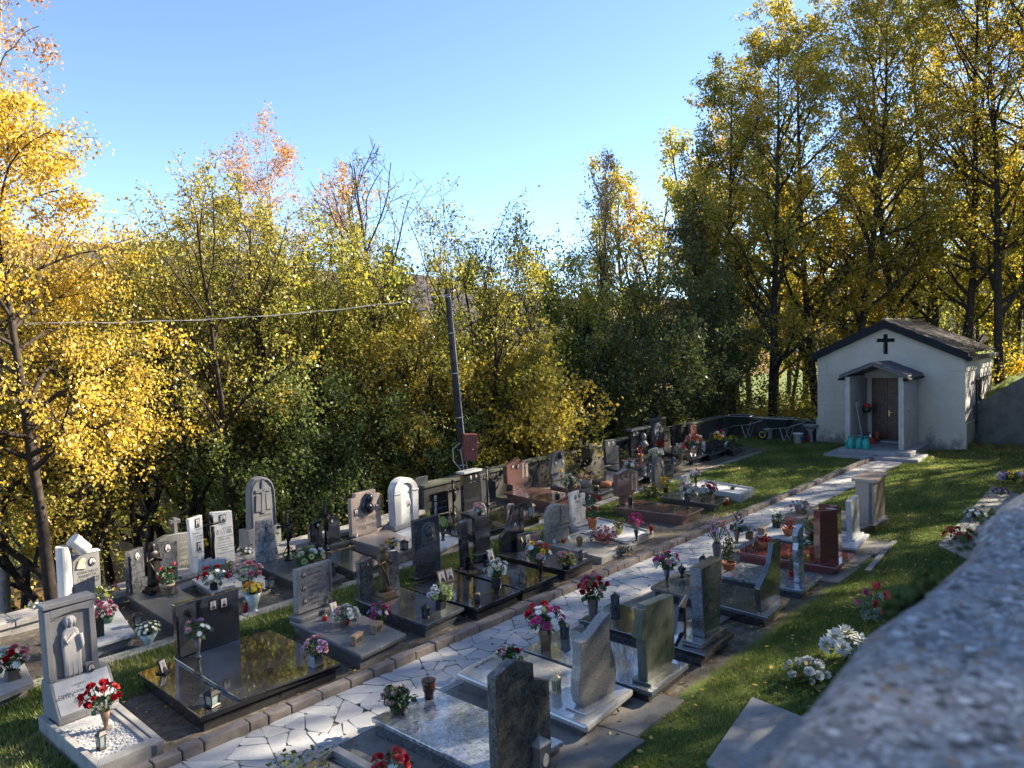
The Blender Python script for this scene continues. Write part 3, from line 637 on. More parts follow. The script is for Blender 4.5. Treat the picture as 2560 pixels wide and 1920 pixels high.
# left-middle: multi-stemmed willows and hazels, olive yellow
G = 'olive yellow trees left of the pole'
kw = dict(stems=5, flare=.22, crown0=.30, n1=12, n2=8, n3=5, lpt=11, leaf=.075, angle=45, up1=.03, spread=.25, wob=.09, taper_top=False, jit=.07)
tree('olive tree with slanting dark stems right of the golden birch', 300, 17.5, 560, 'olive', 21, G, r=.14, lean=(-.12, 0), bias=.55, **kw)
tree('broad round-topped olive tree above the twin white plaques', 440, 19.0, 440, 'olive', 22, G, r=.16, bias=.52, **kw)
tree('olive tree with forked dark trunk above the tall arched tombstone', 545, 18.0, 470, 'olive', 23, G, r=.17, bias=.45, **kw)
tree('yellow-green tree just left of the orange-topped birches', 655, 21.5, 520, 'yellowgreen', 24, G, r=.11, bias=.5, **kw)
tree('yellow-green tree in front of the orange-topped birches', 770, 21.0, 590, 'yellowgreen', 25, G, r=.11, bias=.42, **kw)
tree('leaning dark-stemmed low tree behind the broken column tombstone', 225, 15.5, 800, 'olive', 26, G, r=.14, lean=(-.3, 0), bias=.65, **kw)
tree('yellow-green tree filling the gap behind the thin bare tree', 900, 22.5, 640, 'yellowgreen', 27, G, r=.11, bias=.55, **kw)
tree('brownish low tree between the bare tree and the pole', 1040, 22.0, 760, 'olive', 28, G, r=.10, bias=.7, **kw)
# tall accents
tree('tall birch with thin orange foliage, highest crown left of centre', 735, 29, 300, 'orange', 31, name='birch_tree', r=.14, spread=.26, crown0=.45, n1=22, n2=8, n3=4, lpt=16, leaf=.085, angle=42, up1=.03, up3=-.06, droop=.8, bark=birchm, wob=.02)
tree('smaller orange birch beside the tallest orange one, to its right', 835, 28, 385, 'orange', 32, name='birch_tree', r=.12, spread=.22, crown0=.45, n1=16, n2=7, n3=4, lpt=8, leaf=.10, angle=42, up1=.03, up3=-.06, droop=.8, bark=birchm, wob=.02)
tree('thin almost bare tree with long upright branches left of the pole', 962, 22.5, 345, 'olive', 33, name='bare_tree', tw=1.5, r=.17, spread=.32, crown0=.38, n1=13, n2=6, n3=3, lpt=1.2, leaf=.09, angle=34, up1=.10, up3=.05, wob=.03, bias=.6)
tree('smaller nearly leafless tree between the orange birches and the thin bare tree', 893, 24, 400, 'olive', 34, name='bare_tree', tw=1.4, r=.13, spread=.28, crown0=.4, n1=11, n2=6, n3=3, lpt=2, leaf=.09, angle=34, up1=.09, up3=.05, bias=.7, wob=.02)
tree('rounded open-crowned tree with a Y-shaped trunk right of the pole', 1190, 23, 440, 'olive', 35, stems=3, flare=.16, r=.14, spread=.30, crown0=.42, n1=9, n2=7, n3=4, lpt=7, leaf=.09, angle=45, up1=.05, lean=(.06, 0), taper_top=False, bias=.35)
tree('yellow tree spreading low to the right of the pole', 1250, 24, 640, 'yellowgreen', 36, r=.13, stems=3, flare=.35, spread=.3, crown0=.25, n1=11, n2=7, n3=4, lpt=12, leaf=.09, angle=55, up1=.03, bias=.6, taper_top=False)
tree('bright yellow-green tree left of the sparse pale birch', 1395, 27, 560, 'yellowgreen', 37, r=.13, stems=3, flare=.2, spread=.25, crown0=.25, n1=12, n2=7, n3=4, lpt=13, leaf=.10, angle=50, up1=.03, bias=.6, taper_top=False)
tree('tall sparse pale birch, nearly bare, right of centre', 1500, 31, 370, 'orange', 38, name='birch_tree', r=.12, spread=.17, crown0=.45, n1=18, n2=8, n3=4, lpt=3, leaf=.10, angle=40, up1=.03, up3=-.10, droop=.8, bark=birchm, bias=.3, wob=.02)
tree('slender sparse tree with several upright stems beside the pale birch', 1580, 31, 480, 'olive', 39, stems=3, flare=.12, r=.09, spread=.22, crown0=.4, n1=10, n2=6, n3=4, lpt=4, leaf=.10, angle=35, up1=.06, bias=.7)
tree('yellow tree below the sparse pale birch', 1500, 29, 610, 'yellowgreen', 40, r=.12, stems=3, flare=.2, spread=.27, crown0=.2, n1=11, n2=7, n3=4, lpt=12, leaf=.10, angle=50, bias=.55, taper_top=False)
# dark green bushes behind the far graves
G = 'dark green bushy trees behind the far graves'
kw = dict(stems=5, flare=.3, crown0=.08, n1=11, n2=7, n3=4, lpt=14, leaf=.11, angle=60, up1=.0, spread=.32, wob=.08, taper_top=False)
tree('dark green bushy tree left of the tallest far tombstone', 1530, 27.5, 800, 'dark', 41, G, r=.08, bias=.5, **kw)
tree('biggest dark green bushy tree above the far tombstones', 1660, 31, 660, 'dark', 42, G, r=.10, bias=.5, **kw)
tree('dark green bushy tree nearest the wheelbarrows', 1770, 33, 740, 'dark', 43, G, r=.09, bias=.55, **kw)
tree('brown and green low tree right of the pole box', 1330, 23, 860, 'olive', 44, G, r=.07, bias=.6, **kw)
# right: tall wood behind the chapel
G = 'tall trees of the wood behind the chapel'
kw = dict(r=.22, crown0=.14, n1=34, n2=8, n3=5, lpt=17, leaf=.14, angle=58, up1=.05, wob=.03, taper_top=False)
RT = [(1745, 36, 520, .24, 'greydark', 'dark grey-leaved tree forming the left shoulder of the tall wood'),
      (1830, 36.5, 170, .22, 'brown', 'tall tree with dark trunk left of the chapel roof'),
      (1930, 34.5, 60, .22, 'brown', 'tall brownish tree whose dark trunk stands at the chapel corner'),
      (2040, 38, -20, .22, 'brown', 'tall tree directly behind the chapel gable cross'),
      (2130, 36.5, 10, .20, 'brown', 'tall tree above the chapel ridge'),
      (2240, 37.5, -60, .20, 'olive', 'tall olive tree behind the right half of the chapel roof'),
      (2330, 40, -140, .19, 'olive', 'tall pale-lit tree above the chapel right eave'),
      (2415, 36.5, -200, .19, 'brown', 'tall dark tree right of the chapel'),
      (2500, 34.5, -260, .19, 'brown', 'tall dark tree at the right edge above the sloping wall'),
      (2590, 36, -300, .19, 'brown', 'tall tree cut off by the right edge of the view')]
for i, (px, ds, yt, sp_, lk, lb) in enumerate(RT): tree(lb, px, ds, yt, lk, 60+i, G, spread=sp_, bias=.5, **kw)
# unseen trees added right of the view to shade the graves and near wall
SH = []
for k in range(2):
    V1, F1, V2, F2, LV, LF, lv = tree_data(80+k, 20, spread=.2, bias=.5, **dict(kw, lpt=7, leaf=.15)); SH.append((np_mesh('trunk', np.concatenate([V1, V2]), np.concatenate([F1, F2+len(V1)]), barkm, True), leaf_mesh('crown', LV, LF, lv, LM['brown'])))
for i, (x, y, h) in enumerate(((25.5, 31, 19), (29, 33, 20), (27, 27, 18), (31, 25, 18), (33, 29, 19), (24.5, 36, 20), (35, 24, 18), (24, 21.5, 19), (20.5, 16.5, 19), (25, 16, 20), (27, 21, 20), (17, 12, 17), (15, 9.5, 16), (21, 13, 18), (10.5, 4.6, 14), (13.5, 7.2, 15), (19.5, 8.5, 17))):
    s, t = st_of(x, y); z = float(ground(s, t))-.1
    th = thing('broadleaf_tree', 'unseen tall brown tree added for shade beyond the right edge of the view', 'tree', rot=i*1.3, world=(x, y, z), group=G); th.scale = [h/20]*3
    link('trunk', SH[i % 2][0], th); link('crown', SH[i % 2][1], th)
# far woodland that reads as one mass, undergrowth, hills
def scatter_wood(name, label, spots, seeds, leafk, sc, kw):
    protos = [tree_data(s_, 10.0, **kw) for s_ in seeds]; rs = np.random.RandomState(seeds[0]); TV, TF, LVs, LFs, lvs = [], [], [], [], []; o = 0; o2 = 0
    for (x, y, h) in spots:
        V1, F1, V2, F2, LV, LF, lv = protos[rs.randint(len(protos))]; a = rs.uniform(0, 6.28); k = h/10; R_ = np.array([[math.cos(a), -math.sin(a), 0], [math.sin(a), math.cos(a), 0], [0, 0, 1]]).T
        s, t = st_of(x, y); off = np.array([x, y, float(ground(s, t))-.2])
        TV.append(V1@R_*k+off); TF.append(F1+o); o += len(V1)
        C0 = LV.reshape(-1, 4, 3); cc = C0[:, :1]; cc2 = cc@R_*k; LVs.append(((C0-cc)*sc+cc2+off).reshape(-1, 3)); LFs.append(LF+o2); o2 += len(LV); lvs.append(lv+rs.uniform(-.3, .3))
    tr = link(name, np_mesh(name, np.concatenate(TV), np.concatenate(TF), barkm, True)); tag(tr, label, 'woodland', None, 'stuff')
    cr = link('foliage', leaf_mesh('foliage', np.concatenate(LVs), np.concatenate(LFs), np.concatenate(lvs), LM[leafk]), tr); cr['kind'] = 'stuff'
rs = np.random.RandomState(5)
def spots(n, px0, px1, d0, d1, y0, y1):
    out = []
    for i in range(n):
        px = px0+(px1-px0)*(i+rs.rand())/n; d = rs.uniform(d0, d1); q = at_dist(px, 900, d); yt = rs.uniform(y0, y1); s, t = st_of(q[0], q[1])
        out.append((q[0], q[1], at_dist(px, yt, d)[2]-float(ground(s, t))))
    return out
wk = dict(r=.14, spread=.22, crown0=.12, n1=16, n2=7, n3=3, lpt=11, leaf=.13, angle=55, up1=.03, bias=.5)
scatter_wood('far_wood', 'yellow-green wood filling the valley behind the first trees', spots(26, -200, 1500, 27, 44, 640, 800), [101, 102, 103], 'yellowgreen', 1.3, wk)
scatter_wood('hill_wood', 'sunlit yellow-green wood on the slope behind the chapel', spots(22, 1500, 2900, 44, 62, 330, 560), [104, 105], 'yellowgreen', 1.6, wk)
scatter_wood('slim_wood', 'thicket of slim brown-leaved trunks filling the wood behind the chapel', spots(22, 1640, 2760, 37, 47, 260, 480), [106, 107], 'brown', 1.3, dict(wk, r=.09, spread=.17, lpt=13))
def brush(name, label, n, fn, leafk, seed, leaf=.09):
    rs = np.random.RandomState(seed); cen = np.array([fn(rs) for i in range(n)]); k = np.array([math.sin(c[0]*1.7)*.2+math.cos(c[1]*1.3)*.2 for c in cen])
    V, F, v = leaves_np(rs, cen, leaf, .5+k+(rs.rand(n)-.5)*.5); o = link(name, leaf_mesh(name, V, F, v, LM[leafk])); tag(o, label, 'undergrowth', None, 'stuff')
def band(s0, s1, d0, d1, h):
    def f(rs):
        s = rs.uniform(s0, s1); d = d0+(d1-d0)*rs.rand(); t = wall_t(s)+.4+d; g = float(ground(s, t)); hh = h*(0.35+0.65*abs(math.sin(s*1.3+1)*math.cos(d*.9+s*.7)))
        p = xy(s, t); return (p[0], p[1], g+hh*rs.rand()**1.3)
    return f
brush('brambles', 'dark green brambles and ferns growing just behind the boundary wall', 15000, band(5.5, 20, 0, 4, 0.9), 'green', 1)
brush('thicket', 'golden brown undergrowth beneath the trees behind the wall', 40000, band(-6, 26, 1.5, 15, 2.2), 'amber', 2, .10)
def rim(rs):
    q = at_dist(rs.uniform(1540, 2700), 900, rs.uniform(33.5, 46)); s, t = st_of(q[0], q[1]); h = 3.4*abs(math.sin(q[0]*.9+1)*math.cos(q[1]*.7))+.5
    return (q[0], q[1], float(ground(s, t))+h*rs.rand())
brush('wood_understorey', 'olive brown understorey of the wood behind the chapel', 30000, rim, 'brown', 9, .13)
# a light green shrub behind the graves, left of the arched white tombstone
kw = dict(stems=6, flare=.35, crown0=.12, n1=9, n2=7, n3=4, lpt=12, leaf=.085, angle=55, spread=.34, wob=.1, taper_top=False)
tree('light green leafy shrub behind the two black steles and iron crucifix', 800, 19.5, 905, 'green', 51, 'light green shrubs behind the wall', name='shrub', r=.045, bias=.6, **kw)
tree('light green leafy shrub behind the tall arched tombstone', 640, 19.0, 1010, 'green', 52, 'light green shrubs behind the wall', name='shrub', r=.045, bias=.55, **kw)
tree('small green shrub behind the pole', 1080, 22, 1000, 'green', 53, 'light green shrubs behind the wall', name='shrub', r=.045, bias=.4, **kw)
# hills
hm = bpy.data.materials.new('hazy_hill_wood_cover'); hm.use_nodes = True; t_ = hm.node_tree; b_ = t_.nodes['Principled BSDF']; oc = nd(t_, 'ShaderNodeTexCoord').outputs['Object']
f_ = noise(t_, oc, .06, 8, .7); t_.links.new(ramp(t_, f_, [(.3, (.05, .05, .065)), (.5, (.085, .075, .08)), (.7, (.12, .10, .085))]), b_.inputs['Base Color']); b_.inputs['Roughness'].default_value = 1; b_.inputs['Specular IOR Level'].default_value = 0  # bluish tones put a slight distance haze into the hill colour
az = np.radians(np.linspace(-75, 80, 90)); dd = np.array([90, 160, 260, 380, 520, 700]); hv = []
prof = lambda a: np.interp(np.degrees(a), [-75, -50, -33, -20, -5, 5, 15, 30, 60, 80], [.24, .20, .145, .125, .085, .06, .05, .09, .2, .2])
for a in az:
    for k_, d in enumerate(dd):
        f = [0, .12, .35, .62, 1.0, .8][k_]; hv.append((math.sin(a)*d, math.cos(a)*d, -14+f*(prof(a)*520+18)*(1+.05*math.sin(a*23+k_))))
nk = len(dd); hf = [(i*nk+k_, (i+1)*nk+k_, (i+1)*nk+k_+1, i*nk+k_+1) for i in range(len(az)-1) for k_ in range(nk-1)]
hme = np_mesh('hills', np.array(hv), np.array(hf), hm, True); struct(link('hills', hme))
print('leaves', NLEAF)
# ---------------------------------------------------------------- kit for graves and their ornaments
BLK = granite('black_granite', (0.008, 0.008, 0.010), (0.030, 0.031, 0.034), 0.05, 260, .4, .25)
DKG = granite('dark_speckled_granite', (0.014, 0.016, 0.019), (0.15, 0.155, 0.165), 0.09, 70, .25)
SPK = granite('labrador_granite', (0.03, 0.036, 0.042), (0.42, 0.45, 0.48), 0.10, 42, .3)
GRY = granite('grey_granite', (0.16, 0.16, 0.155), (0.50, 0.49, 0.47), 0.14, 190, .5)
MGR = granite('mid_grey_granite', (0.06, 0.062, 0.065), (0.20, 0.20, 0.20), 0.35, 170, .5)
LGR = granite('light_grey_marble', (0.30, 0.31, 0.31), (0.56, 0.57, 0.57), 0.2, 60, .6)
PNK = granite('pink_granite', (0.22, 0.165, 0.135), (0.46, 0.38, 0.33), 0.18, 170, .5)
RED = granite('red_granite', (0.09, 0.018, 0.018), (0.22, 0.06, 0.055), 0.07, 200, .5, .3)
RBR = granite('red_brown_granite', (0.09, 0.040, 0.032), (0.22, 0.12, 0.10), 0.12, 180, .5)
WHT = stone('white_marble', (0.62, 0.61, 0.58), .5, (0.24, 0.22, 0.18), .6, 4, .2, True)
OLD = stone('old_grey_stone', (0.30, 0.29, 0.275), .85, (0.12, 0.115, 0.10), .6, 5, .5, True)
ZST = stone('zinc_grey_stone', (0.19, 0.187, 0.188), .7, (0.13, 0.125, 0.12), .5, 4, .3, True)
CON = stone('grave_concrete', (0.30, 0.29, 0.27), .85, (0.08, 0.075, 0.065), .7, 4, .6)
SLT = stone('dark_slate', (0.10, 0.10, 0.10), .45, (0.03, 0.03, 0.03), .7, 5, .3)
GRN = stone('green_serpentine', (0.085, 0.092, 0.068), .25, (0.20, 0.22, 0.17), .7, 5, .2, True)
BRZ = plain('bronze', (0.17, 0.115, 0.065), .5, .6, .3, 14)
DBZ = plain('dark_bronze', (0.035, 0.03, 0.027), .45, .7, .4, 14)
STEEL = plain('polished_steel', (0.45, 0.45, 0.46), .25, 1)
TEX = plain('engraved_paint', (0.035, 0.033, 0.03), .6); GOLD = plain('gilt_letters', (0.42, 0.33, 0.16), .4, .7); PALE = plain('pale_letters', (0.30, 0.29, 0.27), .6)
TER = plain('terracotta', (0.42, 0.14, 0.06), .8, 0, .2, 8); BLKP = plain('black_plastic', (0.02, 0.02, 0.022), .4); GRPOT = plain('greyed_pot', (.30, .23, .17), .8)
GLASS = bpy.data.materials.new('lantern_glass'); GLASS.use_nodes = True
g_ = GLASS.node_tree.nodes['Principled BSDF']; g_.inputs['Base Color'].default_value = (.35, .42, .42, 1); g_.inputs['Roughness'].default_value = .08; g_.inputs['Transmission Weight'].default_value = .55
RGL = plain('red_glass', (0.38, 0.015, 0.01), .15); WAX = plain('white_wax', (.75, .72, .64), .5)
PH_BG = plain('photo_paper', (0.55, 0.53, 0.50), .3); PH_DK = plain('photo_dark', (0.05, 0.048, 0.05), .3); PH_SK = plain('photo_skin', (0.40, 0.29, 0.23), .4)
CAMS = np.array([0.0, -TK, CAMZ])
def rayst(px, py): d = ray(px, py); return np.array([d[0]*uu[0]+d[1]*uu[1], d[0]*ww[0]+d[1]*ww[1], d[2]])
def P3(px, py, h): return np.array(PT(px, py, h))
def mpp(p): q = xy(p[0], p[1]); return float((np.array([q[0], q[1], p[2]-CAMZ])@cF)/FPX)
class Plane:
    def __init__(s, O, e, q): s.O = np.array(O, float); s.e = e/np.linalg.norm(e); s.q = q/np.linalg.norm(q); s.n = np.cross(s.e, s.q)   # n points at the viewer
    def uv(s, px, py):
        d = rayst(px, py); k = ((s.O-CAMS)@s.n)/(d@s.n); r = CAMS+d*k-s.O; return float(r@s.e), float(r@s.q)
    def at(s, u, v, y=0): return s.O+s.e*u+s.q*v-s.n*y                  # y > 0 goes into the stone
class Grave:
    def __init__(g, label, corners, h=0.2, name='grave', cat='grave', group=None, lift=0.0):
        g.h = h; pts = {k: P3(px, py, h) for k, (px, py) in corners.items()}
        ks = ('HL', 'FL', 'FR', 'HR')
        for k in ks:
            if k not in pts:
                i = ks.index(k); a, b, c = pts[ks[(i+1) % 4]], pts[ks[(i+2) % 4]], pts[ks[(i+3) % 4]]; pts[k] = a+c-b
        g.p = [pts[k] for k in ks]; ctr = sum(g.p)/4; g.o = np.array([ctr[0], ctr[1], ctr[2]-h])
        g.th = thing(name, label, cat, g.o[0], g.o[1], g.o[2], group=group)
    def loc(g, p): return tuple(np.asarray(p)-g.o)
    def quad(g, inset=0.0, dz=0.0, f=None):
        P = g.p if f is None else f
        c = sum(P)/4; out = []
        for p in P:
            d = p-c; l = np.linalg.norm(d[:2]); out.append(g.loc(p-d/l*inset*1.35+np.array([0, 0, dz])))
        a = sum(out[i][0]*out[(i+1) % 4][1]-out[(i+1) % 4][0]*out[i][1] for i in range(4)); return out if a > 0 else out[::-1]
    def slab(g, mat, plate=.055, base=None, inset=.05, bev=.008, depth=None):
        b = MB(); b.quadbox(g.quad(), plate); g.pl = b.build('slab', mat, g.th, bevel=bev)
        b = MB(); b.quadbox(g.quad(inset, -plate-.001), depth or g.h+.12); b.build('base', base or mat, g.th, bevel=.005); return g
    def surround(g, mat, fill, w=.09, depth=.3, low=.05, bars=()):
        O = [np.array(q) for q in g.quad()]; I = [np.array(q) for q in g.quad(w*1.05)]; b = MB()
        for i in range(4):
            j = (i+1) % 4; b.quadbox([tuple(O[i]), tuple(O[j]), tuple(I[j]), tuple(I[i])], depth)
        for f in bars:
            a0 = O[0]*(1-f)+O[3]*f; a1 = O[1]*(1-f)+O[2]*f
            d = (O[3]-O[0]); d /= np.linalg.norm(d); b.quadbox([tuple(a0-(0, 0, .012)), tuple(a1-(0, 0, .012)), tuple(a1+d*.06-(0, 0, .012)), tuple(a0+d*.06-(0, 0, .012))], .1)
        b.build('surround', mat, g.th, bevel=.006)
        b = MB(); b.quadbox([tuple(q-np.array([0, 0, low])) for q in I], .05); b.build('gravel_bed', fill, g.th); return g
    def plane(g, BL, BR, hb=None, lean=0):
        a, b = P3(*BL, g.h if hb is None else hb), P3(*BR, g.h if hb is None else hb); a[2] = b[2] = (a[2]+b[2])/2
        return Plane(a, b-a, np.array([0, 0, 1.0]))
    def stone(g, pl, outline, mat, thick=.1, name='headstone', bev=.006, y0=0.0, smooth=False):
        uv = [pl.uv(*q) if not isinstance(q, tuple) or len(q) == 2 else q[:2] for q in outline]
        uv = [(u, max(v, 0.001)) for u, v in uv]
        a = sum(uv[i][0]*uv[(i+1) % len(uv)][1]-uv[(i+1) % len(uv)][0]*uv[i][1] for i in range(len(uv)))
        if a < 0: uv = uv[::-1]
        b = MB(); n = len(uv)
        b.add([g.loc(pl.at(u, v, y0)) for u, v in uv]+[g.loc(pl.at(u, v, y0+thick)) for u, v in uv],
              [tuple(range(n)), tuple(range(2*n-1, n-1, -1))]+[(i, i+n, (i+1) % n+n, (i+1) % n) for i in range(n)])
        return b.build(name, mat, g.th, bevel=bev)
    def bar(g, pl, u0, u1, v0, v1, y0, y1, mat, name='plinth', bev=.006):
        b = MB(); c = [pl.at(u, v, y) for v in (v0, v1) for u, y in ((u0, y0), (u1, y0), (u1, y1), (u0, y1))]
        b.add([g.loc(q) for q in c], [(3, 2, 1, 0), (4, 5, 6, 7), (0, 1, 5, 4), (1, 2, 6, 5), (2, 3, 7, 6), (3, 0, 4, 7)]); return b.build(name, mat, g.th, bevel=bev)
    def text(g, pl, txt, x0, y0, x1, y1, mat=TEX, parent=None, y=-.002, name='lettering'):
        u0, v0 = pl.uv(x0, y0); u1, v1 = pl.uv(x1, y1)
        me = text_mesh(txt); co = np.array([v.co for v in me.vertices]); w = co[:, 0].max()-co[:, 0].min(); k = (u1-u0)/w; hh = co[:, 1].max()
        kv = min(max(k, .4*k), k*1.25); v_ = (v0+v1)/2
        m2 = bpy.data.meshes.new(name); m2.from_pydata([g.loc(pl.at(u0+(c[0]-co[:, 0].min())*k, v_+c[1]*kv, y)) for c in co], [], [tuple(p.vertices) for p in me.polygons]); m2.update(); m2.materials.append(mat)
        return link(name, m2, parent or g.th)
    def photo(g, pl, px, py, w, h, oval=False, frame=None, y=-.006):
        u, v = pl.uv(px, py); s = mpp(pl.at(u, v)); a, c = w*s/2, h*s/2
        n = 18 if oval else 4
        def ring(k, yy):
            if oval: return [g.loc(pl.at(u+a*k*math.cos(6.2832*i/n), v+c*k*math.sin(6.2832*i/n), yy)) for i in range(n)]
            return [g.loc(pl.at(u+x*a*k, v+z*c*k, yy)) for x, z in ((-1, -1), (1, -1), (1, 1), (-1, 1))]
        b = MB(); A, B = ring(1, y-.006), ring(1, .0005); b.add(A+B, [tuple(range(n)), tuple(range(2*n-1, n-1, -1))]+[(i, i+n, (i+1) % n+n, (i+1) % n) for i in range(n)])
        fr = b.build('photo_frame', frame or DBZ, g.th)
        b = MB(); b.add(ring(.82, y-.0075), [tuple(range(n))])
        k = MB(); hd = [g.loc(pl.at(u+a*.36*math.cos(6.2832*i/10), v+c*.22+c*.34*math.sin(6.2832*i/10), y-.0095)) for i in range(10)]
        bd = [g.loc(pl.at(u+a*x, v+c*z, y-.0085)) for x, z in ((-.66, -.76), (.66, -.76), (.60, -.40), (.25, -.12), (-.25, -.12), (-.60, -.40))]
        o1 = len(b.f); b.add(bd, [tuple(range(6))]); b.add(hd, [tuple(range(10))])
        po = b.build('portrait', PH_BG, fr); po.data.materials.append(PH_DK); po.data.materials.append(PH_SK)
        po.data.polygons[1].material_index = 1; po.data.polygons[2].material_index = 2; return fr
    def part(g, mb, name, mat, smooth=False, bev=0, parent=None): 
        mb.v = [g.loc(p) for p in mb.v]; return mb.build(name, mat, parent or g.th, smooth, bev)
TXT = {}
def text_mesh(s):
    if s not in TXT:
        cu = bpy.data.curves.new('lettering', 'FONT'); cu.body = s; cu.size = 1; cu.resolution_u = 2; o = bpy.data.objects.new('lettering', cu); C.objects.link(o)
        dg = bpy.context.evaluated_depsgraph_get(); TXT[s] = bpy.data.meshes.new_from_object(o.evaluated_get(dg)); bpy.data.objects.remove(o); bpy.data.curves.remove(cu)
    return TXT[s]
def frame_at(th_o, p): return tuple(np.asarray(p)-th_o)
def onplane_cross(g, pl, px, py, w, h, mat, rad=.012, name='cross', corpus=False):
    u, v = pl.uv(px, py); s = mpp(pl.at(u, v)); W_, H_ = w*s, h*s; b = MB(); y = -.02
    b.tube([pl.at(u, v-H_*.5, y), pl.at(u, v+H_*.5, y)], rad, 6); b.tube([pl.at(u-W_/2, v+H_*.2, y), pl.at(u+W_/2, v+H_*.2, y)], rad, 6)
    if corpus: b.tube([pl.at(u, v-H_*.3, y-.02), pl.at(u, v-H_*.05, y-.03), pl.at(u, v+H_*.12, y-.03), pl.at(u, v+H_*.26, y-.02)], [rad*.8, rad*1.6, rad*2, rad*1.5], 6); b.tube([pl.at(u-W_*.42, v+H_*.22, y-.02), pl.at(u, v+H_*.14, y-.025), pl.at(u+W_*.42, v+H_*.22, y-.02)], rad*.8, 5)
    return g.part(b, name, mat, True)
# ---------------------------------------------------------------- flowers
FC = {'red': (.50, .012, .025), 'pink': (.62, .17, .24), 'palepink': (.66, .40, .40), 'rose': (.60, .30, .34), 'white': (.72, .72, .66), 'cream': (.66, .62, .38), 'yellow': (.72, .46, .02), 'lime': (.50, .58, .22),
      'orange': (.66, .20, .02), 'magenta': (.50, .05, .22), 'purple': (.40, .20, .42), 'lilac': (.50, .33, .50), 'rust': (.36, .08, .03), 'coral': (.62, .10, .10), 'hotpink': (.62, .06, .24), 'lilacwhite': (.62, .58, .66), 'green': (.10, .19, .05)}
FM = {}
def fmat(c):
    if c not in FM:
        m, t, b, oc = newmat('petal_'+c); k = FC[c]; t.links.new(ramp(t, noise(t, oc, 60), [(.3, tuple(x*.6 for x in k)), (.7, tuple(min(1, x*1.15) for x in k))]), b.inputs['Base Color'])
        b.inputs['Roughness'].default_value = .7; b.inputs['Specular IOR Level'].default_value = .2; FM[c] = m
    return FM[c]
FLM = {}
def flower_mesh(kind, col, var=0):
    key = (kind, col, var)
    if key in FLM: return FLM[key]
    r = random.Random(hash(kind) % 97+var); b = MB()
    def petal(a, r0, r1, z0, z1, w, cup=.0):
        ca, sa = math.cos(a), math.sin(a); ta = (-sa, ca)
        rm, zm = (r0+r1)/2+cup, (z0+z1)/2
        b.add([(r0*ca, r0*sa, z0), (rm*ca+ta[0]*w, rm*sa+ta[1]*w, zm), (r1*ca, r1*sa, z1), (rm*ca-ta[0]*w, rm*sa-ta[1]*w, zm)], [(0, 1, 2, 3)])
    if kind == 'rose':
        for ring, (n, ro, z0, z1, w) in enumerate(((6, 1.0, -.25, .30, .62), (5, .72, -.2, .55, .5), (4, .42, -.1, .68, .34), (3, .18, 0, .7, .18))):
            for i in range(n): petal(6.283*i/n+ring*.5+r.uniform(-.2, .2), ro*.15, ro*r.uniform(.9, 1.1), z0, z1, w, ro*.25)
    elif kind == 'tulip':
        for ring, (n, ro) in enumerate(((4, .62), (3, .4))):
            for i in range(n): petal(6.283*i/n+ring*.6, .1, ro*.75, -.7, .8, .5, ro*.5)
    elif kind == 'daisy':
        for i in range(11): petal(6.283*i/11+r.uniform(-.1, .1), .1, 1, .05, r.uniform(-.05, .2), .2)
        for i in range(7): petal(6.283*i/7, .0, .3, .1, .16, .12)
    else:                                                                # pompom
        for i in range(34):
            z = 1-1.6*(i+.5)/34; a = i*2.4; q = math.sqrt(max(0, 1-z*z)); rr = r.uniform(.8, 1.05)
            ca, sa = math.cos(a), math.sin(a); n_ = Vector((q*ca, q*sa, z)); t1 = n_.cross(Vector((.3, .2, .9))).normalized()*.25
            p0 = n_*.35; p1 = n_*rr; b.add([tuple(p0), tuple((p0+p1)/2+t1), tuple(p1), tuple((p0+p1)/2-t1)], [(0, 1, 2, 3)])
    me = bpy.data.meshes.new('flower'); me.from_pydata(b.v, [], b.f); me.materials.append(fmat(col)); me.update(); FLM[key] = me; return me
FOL = plain('cut_foliage', (.055, .10, .035), .6, 0, .6, 40, .3); FOL2 = plain('grey_foliage', (.16, .22, .15), .7, 0, .5, 40, .3); FOL3 = plain('olive_foliage', (.16, .17, .04), .6, 0, .6, 40, .3); FOLR = plain('red_foliage', (.34, .035, .03), .6, 0, .5, 40, .3)
def foliage(th, c, rx, rz, n, size, mat, seed, name='leaves', fill=1.0):
    rs = np.random.RandomState(seed); d = rs.randn(n, 3); d /= np.linalg.norm(d, axis=1, keepdims=True); rr = rs.rand(n, 1)**(.45)*fill
    cen = d*rr*np.array([rx, rx, rz])+np.array(c); V, F, v = leaves_np(rs, cen, size, np.zeros(n)); o = link(name, np_mesh(name, V, F, mat), th); return o
